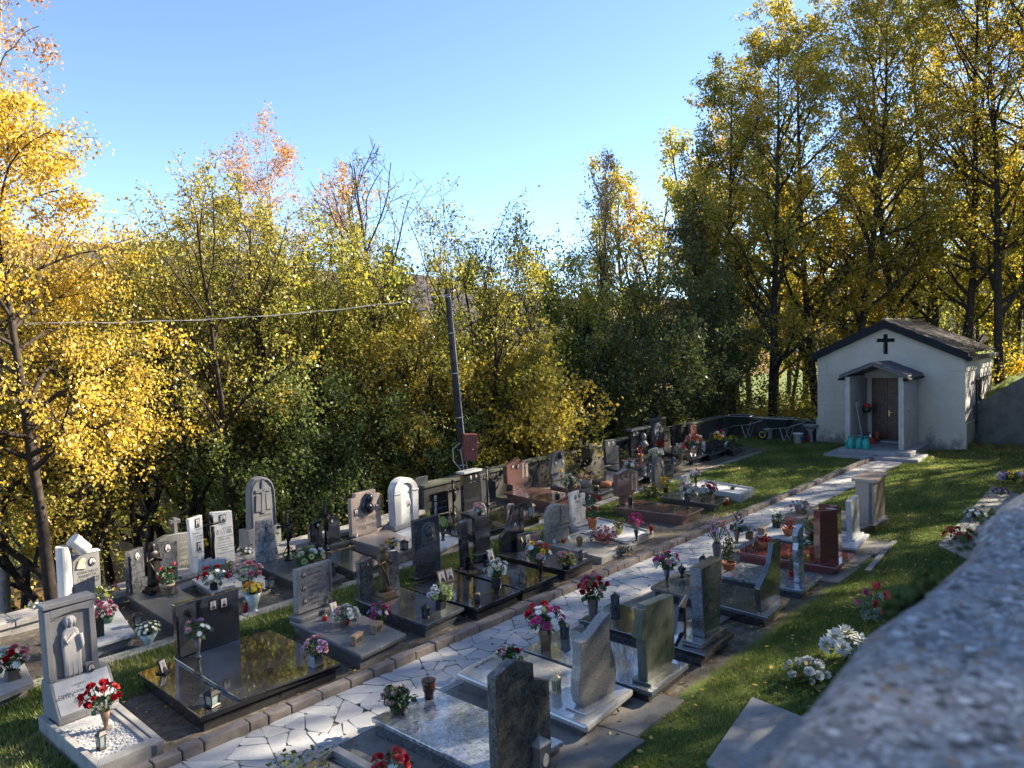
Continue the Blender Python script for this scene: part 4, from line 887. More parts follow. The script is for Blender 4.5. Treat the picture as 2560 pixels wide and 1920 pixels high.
def bouquet(th, c, rx, rz, n, kinds, size, seed, fol=FOL, nf=70, stem_to=None, up=.35, fsize=.07):
    r = random.Random(seed); foliage(th, (c[0], c[1], c[2]-rz*.15), rx*.95, rz*.85, nf, fsize, fol, seed)
    sb = MB(); ga = 2.39996
    for i in range(n):
        z = 1-(1.35-up*.3)*(i+.5)/n; q = math.sqrt(max(0, 1-z*z)); a = i*ga+r.uniform(-.3, .3); k = r.uniform(.82, 1.06)
        p = Vector((c[0]+rx*q*math.cos(a)*k, c[1]+rx*q*math.sin(a)*k, c[2]+rz*z*k)); kd, col = kinds[i % len(kinds)] if i < len(kinds)*2 else r.choice(kinds)
        o = link('flower', flower_mesh(kd, col, i % 2), th); o.location = p; s_ = size*r.uniform(.8, 1.2); o.scale = (s_, s_, s_)
        nrm = Vector((q*math.cos(a), q*math.sin(a), max(z, 0)+.5)); o.rotation_euler = nrm.to_track_quat('Z', 'Y').to_euler()
        st = stem_to or (c[0], c[1], c[2]-rz); sb.tube([st, tuple(p*.6+Vector(st)*.4), tuple(p)], .004, 4, False)
    sb.build('stems', FOL, th)
def vessel(th, kind, w, h, mat):
    b = MB(); R_ = w/2
    if kind == 'cone': b.lathe([(.01, 0), (R_*.75, 0), (R_*.72, h*.05), (R_*.38, h*.14), (R_*.45, h*.3), (R_, h), (R_*.9, h), (R_*.6, h*.8)], 14)
    elif kind == 'hex': b.lathe([(.01, 0), (R_*.72, 0), (R_*.74, h*.2), (R_, h*.8), (R_*.86, h), (R_*.75, h), (R_*.7, h*.8)], 6)
    elif kind == 'box': b.lathe([(.01, 0), (R_*1.2, 0), (R_*1.2, h), (R_*1.05, h), (R_*1.0, h*.6)], 4, rot=.785)
    elif kind == 'taper': b.lathe([(.01, 0), (R_*1.3, 0), (R_*.95, h), (R_*.8, h), (R_*.8, h*.6)], 4, rot=.785)
    elif kind == 'pot': b.lathe([(.01, 0), (R_*.68, 0), (R_*.88, h*.78), (R_, h*.78), (R_, h), (R_*.9, h), (R_*.8, h*.7)], 18)
    elif kind == 'bowl': b.lathe([(.01, 0), (R_*.6, 0), (R_*.95, h*.6), (R_, h), (R_*.9, h), (R_*.8, h*.7)], 16)
    elif kind == 'urn': b.lathe([(.01, 0), (R_*.55, 0), (R_*.5, h*.06), (R_*.8, h*.3), (R_, h*.65), (R_*.9, h*.9), (R_*.95, h), (R_*.8, h), (R_*.7, h*.7)], 18)
    elif kind == 'stand': b.lathe([(.01, 0), (R_*.8, 0), (R_*.75, h*.03), (R_*.2, h*.15), (R_*.35, h*.22), (R_*.62, h*.6), (R_, h), (R_*.9, h), (R_*.5, h*.7)], 14)
    return b.build({'pot': 'pot', 'bowl': 'bowl'}.get(kind, 'vase'), mat, th, kind in ('cone', 'urn', 'pot', 'bowl', 'stand'))
SEED = [100]
def flowers(label, px, py, h, vk, vw, vh, vmat, kinds, n, rx, rz, dy=0, dx=0, size=None, fol=FOL, nf=70, cat='vase of flowers', name='flower_vase', group=None, fsize=None):
    SEED[0] += 1; p = P3(px, py, h); s = mpp(p); th = thing(name, label, cat, p[0], p[1], p[2]+.001, group=group)
    H_ = vh*s
    if vk: vessel(th, vk, vw*s, H_, vmat)
    c = (dx*s, 0, H_+(rz*.8+dy)*s); bouquet(th, c, rx*s, rz*s, n, kinds, (size or rx*.27)*s, SEED[0], fol, nf, (0, 0, H_*.8), fsize=fsize or max(.03, rx*s*.42)); return th
def plant(label, px, py, h, vk, vw, vh, vmat, rx, rz, fol, n=150, extra=None, cat='potted plant', dy=0, fs=None):
    SEED[0] += 1; p = P3(px, py, h); s = mpp(p); th = thing('potted_plant', label, cat, p[0], p[1], p[2]+.001); H_ = vh*s
    vessel(th, vk, vw*s, H_, vmat); foliage(th, (0, 0, H_+(rz*.75+dy)*s), rx*s, rz*s, n, fs or max(.03, rx*s*.4), fol, SEED[0])
    b = MB(); r = random.Random(SEED[0])
    for i in range(5): b.tube([(0, 0, H_*.8), (r.uniform(-.6, .6)*rx*s, r.uniform(-.6, .6)*rx*s, H_+rz*s*r.uniform(.6, 1.4))], .005, 4)
    b.build('stems', plain('stem_brown', (.10, .07, .03), .8), th)
    if extra:
        r = random.Random(SEED[0])
        for i in range(extra[2]):
            o = link('flower', flower_mesh(extra[0], extra[1], i % 2), th); a = r.uniform(0, 6.28); q = r.uniform(.3, 1); o.location = (rx*s*q*math.cos(a), rx*s*q*math.sin(a), H_+(rz*.75+dy)*s+rz*s*r.uniform(-.2, 1)); o.scale = [extra[3]*s]*3; o.rotation_euler = (r.uniform(-.6, .6), r.uniform(-.6, .6), 0)
    return th
def lantern(label, px, py, h, w, hh, mat=None, kind='square', glow=False):
    p = P3(px, py, h); s = mpp(p); W_, H_ = w*s, hh*s; mat = mat or DBZ; th = thing('grave_lantern', label, 'lantern', p[0], p[1], p[2]+.001, rot=ROT+(hash(label) % 5-2)*.12)
    n = 4 if kind == 'square' else 10; rt = .785 if kind == 'square' else 0; q = W_/2*(1.3 if kind == 'square' else 1)
    if kind == 'urn':
        b = MB(); b.lathe([(.004, 0), (q*.6, 0), (q*.2, H_*.18), (q*.55, H_*.3), (q, H_*.62), (q*.95, H_*.68)], 14); b.build('lamp_bowl', mat, th, True)
        b = MB(); b.lathe([(q*1.02, H_*.68), (q*.6, H_*.80), (q*.15, H_*.86), (q*.12, H_), (.002, H_*1.02)], 14); b.build('lid', mat, th, True); return th
    b = MB(); b.lathe([(.004, 0), (q*.8, 0), (q*.8, H_*.05), (q*.66, H_*.12)], n, rot=rt); b.build('lantern_base', mat, th)
    b = MB(); b.lathe([(q*.56, H_*.121), (q*.62, H_*.64)], n, rot=rt); gl = b.build('glass', GLASS, th)
    b = MB(); b.lathe([(.003, H_*.125), (q*.28, H_*.125), (q*.28, H_*.45), (.003, H_*.46)], 10); b.build('candle', RGL if glow else WAX, th, True)
    b = MB()
    for i in range(n):
        a = rt+6.2832*i/n; b.tube([(q*.64*math.cos(a), q*.64*math.sin(a), H_*.10), (q*.70*math.cos(a), q*.70*math.sin(a), H_*.66)], W_*.045, 5)
    b.build('frame_bars', mat, th)
    b = MB(); b.lathe([(q*.9, H_*.65), (q*.92, H_*.69), (q*.42, H_*.84), (q*.12, H_*.87), (q*.06, H_*.98), (.002, H_)], n, rot=rt); b.build('lantern_roof', mat, th); return th
def stand_photo(label, px, py, h, w, hh, rz=0.0, double=False, mat=None):
    p = P3(px, py, h); s = mpp(p); W_, H_ = w*s, hh*s; th = thing('photo_stand', label, 'photo frame', p[0], p[1], p[2]+.001, rot=ROT+rz)
    for k in ((-1, 1) if double else (0,)):
        a = k*W_*.26; hw = W_*(.24 if double else .5); b = MB(); b.box(a-hw, a+hw, 0, .02, 0, H_); b.v = [(x, y+z*.28, z) for x, y, z in b.v]; fr = b.build('frame', mat or DBZ, th, bevel=.004)
        def T(x, z, y): return (a+hw*x, y+(z*.5+.5)*H_*.28, (z*.5+.5)*H_)
        b = MB(); b.add([T(x, z, -.003) for x, z in ((-.78, -.82), (.78, -.82), (.78, .82), (-.78, .82))], [(0, 1, 2, 3)])
        b.add([T(x, z, -.005) for x, z in ((-.6, -.8), (.6, -.8), (.55, -.45), (.2, -.1), (-.2, -.1), (-.55, -.45))], [tuple(range(6))])
        b.add([T(.32*math.cos(i*.628), .25+.33*math.sin(i*.628), -.007) for i in range(10)], [tuple(range(10))])
        po = b.build('portrait', PH_BG, fr); po.data.materials.append(PH_DK); po.data.materials.append(PH_SK); po.data.polygons[1].material_index = 1; po.data.polygons[2].material_index = 2
    b = MB(); b.box(-W_*.5, W_*.5, -.05, .09, 0, .018); b.build('stand_foot', mat or DBZ, th, bevel=.004); return th
def box_ornament(label, px, py, h, w, hh, d, rz=0):
    p = P3(px, py, h); s = mpp(p); W_, H_, D_ = w*s, hh*s, d*s; th = thing('ornament_box', label, 'ornament', p[0], p[1], p[2]+.001, rot=ROT+rz)
    wd_ = plain('ornament_wood', (.27, .19, .11), .6, 0, .4, 14); b = MB(); b.box(-W_/2, W_/2, 0, D_, 0, H_); b.build('box_body', wd_, th, bevel=.006)
    b = MB(); b.box(-W_*.56, W_*.56, -D_*.06, D_*1.06, H_+.001, H_*1.16); b.build('lid', wd_, th, bevel=.006)
    b = MB(); b.add([(-W_*.38, -.003, H_*.2), (W_*.38, -.003, H_*.2), (W_*.38, -.003, H_*.8), (-W_*.38, -.003, H_*.8)], [(0, 1, 2, 3)]); b.build('photo_panel', PH_DK, th); return th
def candle(label, px, py, h, w, hh, col=None):
    p = P3(px, py, h); s = mpp(p); q = w*s/2; H_ = hh*s; th = thing('grave_candle', label, 'candle', p[0], p[1], p[2]+.001)
    b = MB(); b.lathe([(.003, 0), (q*.9, 0), (q, H_*.15), (q, H_*.75), (q*.8, H_*.8)], 14); b.build('candle_glass', col or RGL, th, True)
    b = MB(); b.lathe([(q*.9, H_*.801), (q*.9, H_*.93), (q*.3, H_)], 14); b.build('lid', GOLD, th, True); return th
# ---------------------------------------------------------------- the graves
def ZM(x0, y0, k): return lambda x, y: (x0+x*k, y0+y*k)
a_ = .28933
zA, zB, zD, zE, zG, zH, zI = ZM(0, 1100, a_), ZM(0, 1440, a_), ZM(600, 1150, a_), ZM(1040, 1000, a_), ZM(640, 1440, a_), ZM(1120, 1360, a_), ZM(1600, 1150, a_)
zK, zJ = ZM(1440, 1020, .217), ZM(1200, 1020, .217)
n1, n2, n3, n4, n5 = ZM(1100, 1480, .18083), ZM(1420, 1450, .18083), ZM(1600, 1350, .18083), ZM(1760, 1250, .22604), ZM(900, 1620, .18083)
n6, n7, n8 = ZM(300, 1500, .3152), ZM(640, 1380, .3152), ZM(0, 1620, .3152)
t1, t2, t3, t4, t5, t6 = ZM(720, 1380, .16807), ZM(860, 1180, .18904), ZM(440, 1260, .18904), ZM(120, 1330, .18908), ZM(1280, 1220, .18904), ZM(100, 1480, .3361)
def zz(f, *pts): return [f(*q) for q in pts]
WG = plain('white_gravel', (.62, .61, .58), .8, 0, .35, 60, .3, 1.0); BG = plain('beige_gravel', (.40, .35, .27), .9, 0, .6, 50, .3, 1.0); SOIL = plain('grave_soil', (.07, .055, .035), .95, 0, .6, 14, .2, 1.0)
GF, GB, GR = 'graves in the row left of the path', 'graves along the boundary wall', 'graves in the row right of the path'
# ===== row left of the path
g = Grave('white gravel grave with slanted name plate and carved robed figure on a grey stele', dict(HL=(95, 1790), FL=(242, 1917), FR=(409, 1848), HR=(296, 1755)), .2, group=GF); g.surround(CON, WG, .10, .45, .04, (.80,))
p = g.plane((147, 1817), (298, 1760), .17)
b = MB(); prof = [(0, 0), (0, .07), (.20, .40), (.40, .40), (.40, 0)]; u1 = p.uv(298, 1760)[0]
b.add([p.at(0, z, y) for y, z in prof]+[p.at(u1, z, y) for y, z in prof], [(0, 1, 2, 3, 4), (9, 8, 7, 6, 5)]+[(i, i+5, (i+1) % 5+5, (i+1) % 5) for i in range(5)]); g.part(b, 'pedestal', ZST, bev=.008)
sp = Plane(p.at(0, .07, 0), p.e, np.array(p.at(0, .40, .20))-np.array(p.at(0, .07, 0)))
b = MB(); b.add([sp.at(u, v, -.004) for u, v in ((.03, .02), (u1-.03, .02), (u1-.03, .37), (.03, .37))], [(0, 1, 2, 3)]); g.part(b, 'name_plate', stone('pale_plate', (.42, .42, .42), .45, (.25, .25, .25), .4, 5, .1, True))
for tx, q in (('A RICORDO', ((232, 706), (338, 672))), ('DI', ((280, 712), (298, 705))), ('ZANINI LUCIA', ((130, 795), (330, 735))), ('IN', ((345, 728), (375, 717))), ('MORTA IL', ((118, 822), (262, 775))), ('A SOLI', ((255, 805), (340, 778))), ('UN CARO', ((258, 825), (375, 790))), ('PREGATE', ((296, 832), (380, 806)))):
    g.text(sp, tx, *t6(*q[0]), *t6(*q[1]), mat=TEX, y=-.007)
p = Plane(p.at(0, .401, .24), p.e, np.array([0, 0, 1.0]))
g.stone(p, zz(t6, (60, 690), (15, 150), (390, 38), (436, 580)), ZST, .12)
g.stone(p, zz(t6, (8, 140), (2, 108), (392, 5), (398, 40)), ZST, .19, 'cap', y0=-.045)
for q in (((60, 690), (18, 160), (60, 145), (112, 672)), ((385, 590), (352, 120), (388, 50), (436, 580))): g.stone(p, zz(t6, *q), ZST, .03, 'pilaster', y0=-.032)
g.stone(p, zz(t6, (60, 145), (385, 48), (385, 110), (350, 118), (300, 122), (230, 140), (160, 165), (100, 200), (66, 222)), ZST, .03, 'arch_panel', y0=-.030)
for q in (((62, 700), (60, 640), (112, 620), (116, 680)), ((388, 590), (385, 530), (432, 520), (438, 575))): g.stone(p, zz(t6, *q), ZST, .05, 'pilaster_foot', y0=-.05)
g.text(p, 'IO SONO LA RESURREZIONE', *t6(85, 195), *t6(345, 130), mat=TEX, y=-.034)
RLF = stone('relief_stone', (.37, .355, .34), .8, (.24, .23, .22), .4, 6, .2)
g.stone(p, zz(t6, (178, 640), (172, 560), (160, 460), (150, 375), (155, 300), (185, 258), (245, 248), (275, 268), (292, 320), (303, 400), (300, 440), (305, 520), (318, 600), (250, 632)), RLF, .045, 'figure_relief', y0=-.045, bev=.02)
b = MB(); u, v = p.uv(*t6(215, 214)); s = mpp(p.at(u, v))*.336
hal = [p.at(u+44*s*math.cos(i*.3927), v+42*s*math.sin(i*.3927), y) for y in (-.028, 0) for i in range(16)]; b.add(hal, [tuple(range(16))]+[(i, i+16, (i+1) % 16+16, (i+1) % 16) for i in range(16)])
b.ball(p.at(u, v-3*s, -.03), 22*s, 12, 8, 1.4); b.ball(p.at(u, v-28*s, -.04), 12*s, 8, 6, 1.3); b.ball(p.at(u, v-4*s, -.03-22*s), 4*s, 6, 4, 1.6)
for k in (-1, 1): b.tube([p.at(u+k*20*s, v+14*s, -.03), p.at(u+k*26*s, v-10*s, -.035), p.at(u+k*30*s, v-40*s, -.03)], [9*s, 10*s, 8*s], 6)
for pts, rr in ((((160, 330), (185, 375), (245, 295)), .024), (((285, 300), (298, 370), (292, 410)), .024)):
    b.tube([p.at(*p.uv(*t6(*q)), -.055) for q in pts], [rr, rr*.9, rr*.6], 7)
for k in range(3): b.tube([p.at(*p.uv(*t6(195+k*36, 420+k*20)), -.038), p.at(*p.uv(*t6(200+k*40, 620-k*4)), -.042)], .008, 5)
g.part(b, 'figure_details', RLF, True)
g.stone(p, zz(t6, (335, 618), (318, 520), (385, 502), (406, 588)), ZST, .03, 'medallion_plate', y0=-.06); g.photo(p, *t6(363, 553), 17, 22, True, TEX, y=-.064)
flowers('tall brown cone vase of bright red roses on the white gravel grave', 265, 1823, .165, 'cone', 26, 48, plain('brown_vase', (.20, .12, .07), .5), [('tulip', 'red'), ('rose', 'red'), ('rose', 'coral')], 15, 44, 40, dy=4, dx=-8, size=12, nf=60)
lantern('small black lantern on a stem in the white gravel', 253, 1873, .165, 24, 54, DBZ)
b = MB(); rp = random.Random(8)
for i in range(520):
    c = sum(g.p)/4; q = g.p[0]*(1-rp.random())+0; u_, v_ = rp.uniform(.12, .88), rp.uniform(.32, .95)
    q = (g.p[0]*(1-v_)+g.p[1]*v_)*(1-u_)+(g.p[3]*(1-v_)+g.p[2]*v_)*u_; b.ball((q[0], q[1], q[2]-.036), rp.uniform(.008, .018), 5, 3, .7)
o = g.part(b, 'pebbles', WG); o['kind'] = 'stuff'
# F1 wide black double grave
g = Grave('wide polished black double grave with broad black headstone and two portraits', dict(HL=(344, 1681), FL=(501.7, 1793), FR=(852.6, 1658), HR=(672, 1573)), .195, group=GF)
g.slab(BLK, .06, inset=.05)
q4 = [P3(435.5, 1645, .225), P3(600, 1748, .225), P3(852, 1657, .225), P3(674, 1573, .225)]; b = MB(); b.quadbox([tuple(x) for x in q4], .028)
g.part(b, 'raised_slab', BLK, bev=.005)
p = g.plane((446, 1648), (601, 1596), .226); g.stone(p, [(446, 1648), (437, 1514), (596, 1472), (601, 1596)], BLK, .09)
g.stone(p, zz(n6, (478, 455), (462, 65), (600, 12), (607, 405)), granite('grey_panel', (.05, .048, .045), (.13, .125, .12), .4), .004, 'engraved_panel', y0=-.004, bev=0)
b = MB()
for A_, B_ in (((535, 68), (543, 145)), ((500, 112), (580, 97)), ((512, 85), (565, 130)), ((560, 80), (518, 128))): b.tube([p.at(*p.uv(*n6(*A_)), -.008), p.at(*p.uv(*n6(*B_)), -.008)], .007, 5)
g.part(b, 'engraved_cross', DBZ, True); g.photo(p, 531.8, 1512.5, 18, 25); g.photo(p, 558.8, 1506, 18, 25)
flowers('cone vase of lilac roses in front of the broad black headstone', 496, 1644, .227, 'cone', 20, 52, plain('grey_vase', (.12, .11, .10), .4, .3), [('rose', 'lilac'), ('rose', 'palepink'), ('daisy', 'white')], 9, 32, 24, size=9, nf=70, fsize=.07)
stand_photo('small framed photo standing on the front-left corner of the wide black grave', 413, 1682, .197, 25, 34, .5)
lantern('dark square lantern at the front edge of the wide black grave', 531, 1764, .197, 38, 46, DBZ)
flowers('black tapered vase of pale pink roses at the right edge of the wide black grave', 790, 1664, .227, 'taper', 30, 30, BLK, [('rose', 'rose'), ('rose', 'palepink'), ('rose', 'lilac')], 11, 31, 23, size=9.5, nf=60)
# F2 grey grave with three portraits
g = Grave('grey grave with rounded slab and grey headstone bearing three oval portraits', dict(HL=(722.6, 1550), FL=(901.6, 1640), FR=(1016.7, 1584)), .2, group=GF); g.slab(MGR, .075, inset=.06, bev=.022)
p = g.plane((757, 1557), (832, 1526), .201); u1 = p.uv(832, 1526)[0]; g.bar(p, -.03, u1+.06, 0, .065, 0, .26, MGR, bev=.015)
p = Plane(p.at(0, .066, .10), p.e, p.q); g.stone(p, [(745, 1537), (741.5, 1425), (829, 1398.5), (832, 1513)], granite('weathered_grey', (.10, .10, .10), (.30, .295, .28), .55, 120, .5), .09, bev=.012)
for q in ((232, 342), (238, 535), (250, 735)): g.photo(p, *t1(*q), 11, 14.5, True, plain('copper_frame', (.20, .09, .05), .4, .6))
for tx, q0, q1 in (('1913', (292, 290), (350, 268)), ('1978', (432, 248), (494, 224)), ('GALDURA', (288, 358), (486, 298)), ('MARIA', (380, 402), (526, 358)), ('1911', (300, 470), (356, 448)), ('1979', (440, 432), (500, 412)), ('ZANINI', (298, 548), (452, 500)), ('MARCELLO', (322, 610), (548, 535)), ('1944', (306, 662), (370, 640)), ('1962', (446, 610), (514, 590)), ('ZANINI', (302, 736), (458, 690)), ('ANNA', (340, 788), (462, 750))):
    g.text(p, tx, *t1(*q0), *t1(*q1))
onplane_cross(g, p, *t1(606, 390), 16, 68, plain('rusty_cross', (.13, .05, .035), .6), .008)
flowers('tiny purple vase of green sprigs on the step beside the grey headstone', 827, 1513, .27, 'urn', 11, 12, plain('purple_glass', (.12, .08, .2), .2), [('daisy', 'lilacwhite')], 2, 12, 14, nf=50, size=3)
stand_photo('small gilt photo frame leaning behind the white roses basket', 838, 1535, .2, 20, 27, 0, mat=plain('gilt_frame', (.42, .35, .22), .4))
flowers('red bowl of white roses on the grey rounded slab', 864, 1562, .2, 'bowl', 26, 14, redm, [('rose', 'white'), ('rose', 'palepink'), ('rose', 'white')], 11, 30, 19, size=8.5, nf=90, fol=FOL2)
candle('low red candle with golden base in front of the grey headstone', 812, 1551, .2, 14, 14)
th_ = box_ornament('wooden box with photo on the front of the grey slab', 899, 1609, .2, 36, 21, 14, .35)
box_ornament('wooden photo box holding the purple flowers', 949, 1580, .2, 34, 19, 16, .35)
flowers('bunch of purple and magenta flowers on a wooden box on the grey slab', 948, 1563, .2, None, 10, 12, None, [('rose', 'purple'), ('rose', 'hotpink'), ('rose', 'magenta'), ('daisy', 'lilac')], 15, 26, 24, size=7.5, nf=90)
# F3 statue grave
g = Grave('dark grave with a bronze robed statue between two dark steles', dict(HL=(884, 1497), FL=(1065.8, 1564), FR=(1161, 1519)), .2, group=GF); g.slab(granite('blue_grey_granite', (.025, .028, .033), (.10, .105, .115), .07, 200), .05)
p = g.plane((901, 1500), (936, 1488.5)); g.stone(p, [(901, 1500), (898, 1407), (931, 1393), (936, 1488)], DKG, .09, 'left_stele'); g.photo(p, 918.5, 1411.5, 6, 9, True)
p = g.plane((971, 1483), (1000, 1471)); g.stone(p, [(972, 1480), (970, 1379), (995, 1376), (1000, 1471)], DKG, .09, 'right_stele')
def robed(g, px, py, h, hpx, mat, plinth_px, name='statue', lean=0.0):
    P = P3(px, py, h); s = mpp(P); H_ = hpx*s; W_ = plinth_px*s; b = MB(); c = P
    def bx(w0, w1, z0, z1):
        b.add([c+np.array([x*w, y*w, z]) for z, w in ((z0, w0), (z1, w1)) for x, y in ((-.5, -.5), (.5, -.5), (.5, .5), (-.5, .5))], [(3, 2, 1, 0), (4, 5, 6, 7), (0, 1, 5, 4), (1, 2, 6, 5), (2, 3, 7, 6), (3, 0, 4, 7)])
    bx(W_*1.25, W_*1.2, 0.001, H_*.06); bx(W_, W_*.9, H_*.061, H_*.13); g.part(b, name+'_plinth', mat if name == 'statue' else DBZ, bev=.004)
    b = MB(); R_ = H_*.115; z0 = H_*.131; Hb = H_-z0; vs = []; prof = [(0, 1.0), (.10, .98), (.25, .90), (.42, .86), (.55, .92), (.64, 1.0), (.72, 1.12), (.78, 1.05), (.82, .72), (.845, .40)]
    seg = 20
    for f, r_ in prof:
        for k in range(seg):
            a = 6.2832*k/seg; fold = 1+.09*math.sin(a*7+f*3)*(1-f)*1.3; el = .72 if f < .6 else .62
            vs.append(c+np.array([R_*r_*fold*math.cos(a), R_*r_*fold*math.sin(a)*el, z0+Hb*f]))
    n = len(prof); b.add(vs, [(i*seg+k, i*seg+(k+1) % seg, (i+1)*seg+(k+1) % seg, (i+1)*seg+k) for i in range(n-1) for k in range(seg)]+[tuple(range(seg-1, -1, -1)), tuple((n-1)*seg+k for k in range(seg))])
    for k in (-1, 1): b.tube([c+np.array([k*R_*1.0, 0, z0+Hb*.75]), c+np.array([k*R_*1.15, -R_*.35, z0+Hb*.58]), c+np.array([k*R_*.25, -R_*.85, z0+Hb*.66])], [R_*.34, R_*.38, R_*.18], 8)
    b.tube([c+np.array([-R_*.9, -R_*.4, z0+Hb*.62]), c+np.array([-R_*.2, -R_*.8, z0+Hb*.4]), c+np.array([R_*.5, -R_*.7, z0+Hb*.1])], [R_*.12, R_*.15, R_*.1], 6)
    g.part(b, name+'_robe', mat, True)
    b = MB(); hc = c+np.array([0, -R_*.15, z0+Hb*.915]); hr = Hb*.075; b.ball(hc, hr, 12, 8, 1.25); b.ball(hc+np.array([0, -hr*.92, -hr*.1]), hr*.22, 6, 4); b.ball(hc+np.array([0, -hr*.7, -hr*.75]), hr*.45, 8, 5)
    b.tube([hc+np.array([0, hr*.35, hr*1.0]), hc+np.array([0, hr*.75, -hr*.2]), hc+np.array([0, hr*.6, -hr*1.7])], [hr*.9, hr*.95, hr*.9], 8); g.part(b, name+'_head', mat, True)
robed(g, 962, 1494, .2, 134, BRZ, 40)
lantern('dark round lantern with red candle on the bronze statue grave', 1065, 1543, .2, 26, 36, DBZ, 'round', True)
flowers('black pot of pale green and white chrysanthemums on the bronze statue grave', 1102, 1521, .2, 'box', 22, 20, BLKP, [('pom', 'lime'), ('pom', 'white'), ('pom', 'lime')], 16, 29, 22, size=8.5, nf=60, fol=FOL3)
# F4 carved face grave
g = Grave('polished black grave with a carved bearded hooded face on its tall headstone', dict(HL=(1014, 1468), FL=(1193, 1522), FR=(1303, 1476)), .2, group=GF); g.slab(BLK, .05)
p = g.plane((1040, 1454), (1103, 1439)); g.stone(p, [(1041, 1454), (1033, 1304), (1098, 1286), (1103, 1439)], granite('dark_blue_granite', (.015, .016, .02), (.06, .062, .07), .12, 200), .09)
g.bar(p, -.02, p.uv(1103, 1439)[0]+.06, 0, .06, -.04, .14, BLK)
b = MB(); u, v = p.uv(*zD(1632, 620)); s = mpp(p.at(u, v))
g.stone(p, zz(zD, (1565, 735), (1570, 650), (1560, 600), (1580, 555), (1630, 530), (1675, 550), (1690, 600), (1688, 640), (1702, 690), (1640, 715)), plain('relief_grey', (.10, .10, .10), .5), .02, 'relief_ground', y0=-.02)
b.ball(p.at(u, v+s*2, -.01), s*13, 12, 8, 1.2); b.ball(p.at(u+s*3, v-s*14, -.02), s*9, 10, 6, 1.1); b.ball(p.at(u+s*4, v-s*2, -.06), s*2.6, 6, 5, 1.6); b.tube([p.at(u-s*14, v+s*4, -.03), p.at(u-s*4, v+s*16, -.05), p.at(u+s*10, v+s*11, -.05)], [s*4, s*5, s*3], 7)
b.tube([p.at(u-s*5, v+s*3, -.08), p.at(u+s*10, v+s*4, -.08)], s*1.6, 5); g.part(b, 'face_relief', plain('relief_bronze', (.09, .085, .08), .45, .5), True)
candle('small black oil lamp with clear top on the carved face grave', 1194, 1506, .2, 15, 25, BLKP)
stand_photo('wooden book-shaped stand with two photos below the carved face headstone', 1118, 1455, .2, 52, 30, 0, True, plain('book_wood', (.18, .10, .06), .5))
flowers('big black vase of white and cream flowers between two black graves', 1243, 1482, .2, 'urn', 27, 42, BLKP, [('pom', 'white'), ('rose', 'white'), ('daisy', 'lilacwhite'), ('rose', 'cream')], 18, 28, 22, size=7.5, nf=80)
# F5
g = Grave('polished black grave with a narrow pillar, a wide stele and a slim dark robed statue', dict(HL=(1135, 1423), FL=(1309, 1474.5), FR=(1394, 1437)), .2, group=GF); g.slab(BLK, .05)
p = g.plane((1160, 1425), (1176, 1420)); g.stone(p, zz(zE, (412, 1470), (390, 1065), (440, 1038), (470, 1450)), BLK, .1, 'pillar')
p = g.plane((1192, 1408), (1228, 1398)); g.stone(p, zz(zE, (525, 1405), (505, 1015), (630, 995), (652, 1370)), BLK, .09, 'stele')
robed(g, zE(525, 1350)[0], 1403, .2, 99, DBZ, 14, 'slim_statue')
g.bar(p, -.12, .16, .17, .19, -.14, 0, BLK, 'shelf')
stand_photo('leaning framed photo beside the slim dark statue pillar', 1184, 1421, .2, 15, 30, .9); stand_photo('upright framed portrait right of the slim dark statue', 1230, 1402, .2, 22, 27, 0, mat=plain('grey_frame', (.2, .2, .21), .4))
lantern('dark bronze lantern on the slim statue grave', 1307, 1456, .2, 20, 27, plain('aged_brass', (.09, .075, .05), .5, .6))
flowers('dark bronze vase of white and yellow flowers at the foot of the slim statue grave', 1352, 1441, .2, 'stand', 20, 40, DBZ, [('rose', 'white'), ('pom', 'yellow'), ('tulip', 'coral'), ('rose', 'palepink'), ('daisy', 'white'), ('pom', 'orange')], 16, 33, 27, size=8, nf=90, dx=-8)
# F6
g = Grave('black grave with a curved sail headstone and a small black name plate with photo', dict(HL=(1242, 1385), FL=(1416, 1427), FR=(1490, 1395)), .2, group=GF); g.slab(BLK, .05)
p = g.plane((1254, 1382), (1310, 1370)); g.stone(p, zz(zE, (745, 1322), (735, 1190), (790, 1125), (815, 1060), (830, 985), (850, 915), (930, 888), (940, 1290)), BLK, .1); g.photo(p, *t5(38, 490), 8, 13, True, plain('cream_oval', (.35, .33, .27), .5))
b = MB(); b.tube([p.at(*p.uv(*t5(95, 245)), -.006), p.at(*p.uv(*t5(108, 560)), -.006)], .006, 5); b.tube([p.at(*p.uv(*t5(70, 360)), -.006), p.at(*p.uv(*t5(125, 340)), -.006)], .006, 5); g.part(b, 'engraved_cross', DBZ, True)
p = g.plane((1297, 1379), (1357, 1360)); g.stone(p, zz(t5, (90, 838), (75, 610), (388, 560), (402, 790)), BLK, .05, 'name_stone'); g.photo(p, *t5(207, 668), 13, 19, False, WAX)
for tx, a0, a1, m_ in (('CLARA', (250, 632), (322, 612), PALE), ('ELISINA', (306, 655), (382, 636), PALE), ('IN ROSSI', (262, 690), (368, 668), PALE)): g.text(p, tx, *t5(*a0), *t5(*a1), mat=m_)
b = MB()
for k in range(3): b.tube([p.at(*p.uv(*t5(108+k*12, 800-k*30)), -.01), p.at(*p.uv(*t5(128, 720)), -.012), p.at(*p.uv(*t5(118+k*16, 655+k*24)), -.01)], .007, 5)
g.part(b, 'gilt_angel', GOLD, True)
plant('low bunch of pink blossoms in green leaves on the curved sail grave', 1417, 1419, .2, 'bowl', 24, 8, BLKP, 24, 17, FOL3, 150, ('rose', 'palepink', 14, 6), 'potted plant')
lantern('black square lantern on the front corner of the curved sail grave', 1457, 1398, .2, 20, 27, BLKP, glow=True)
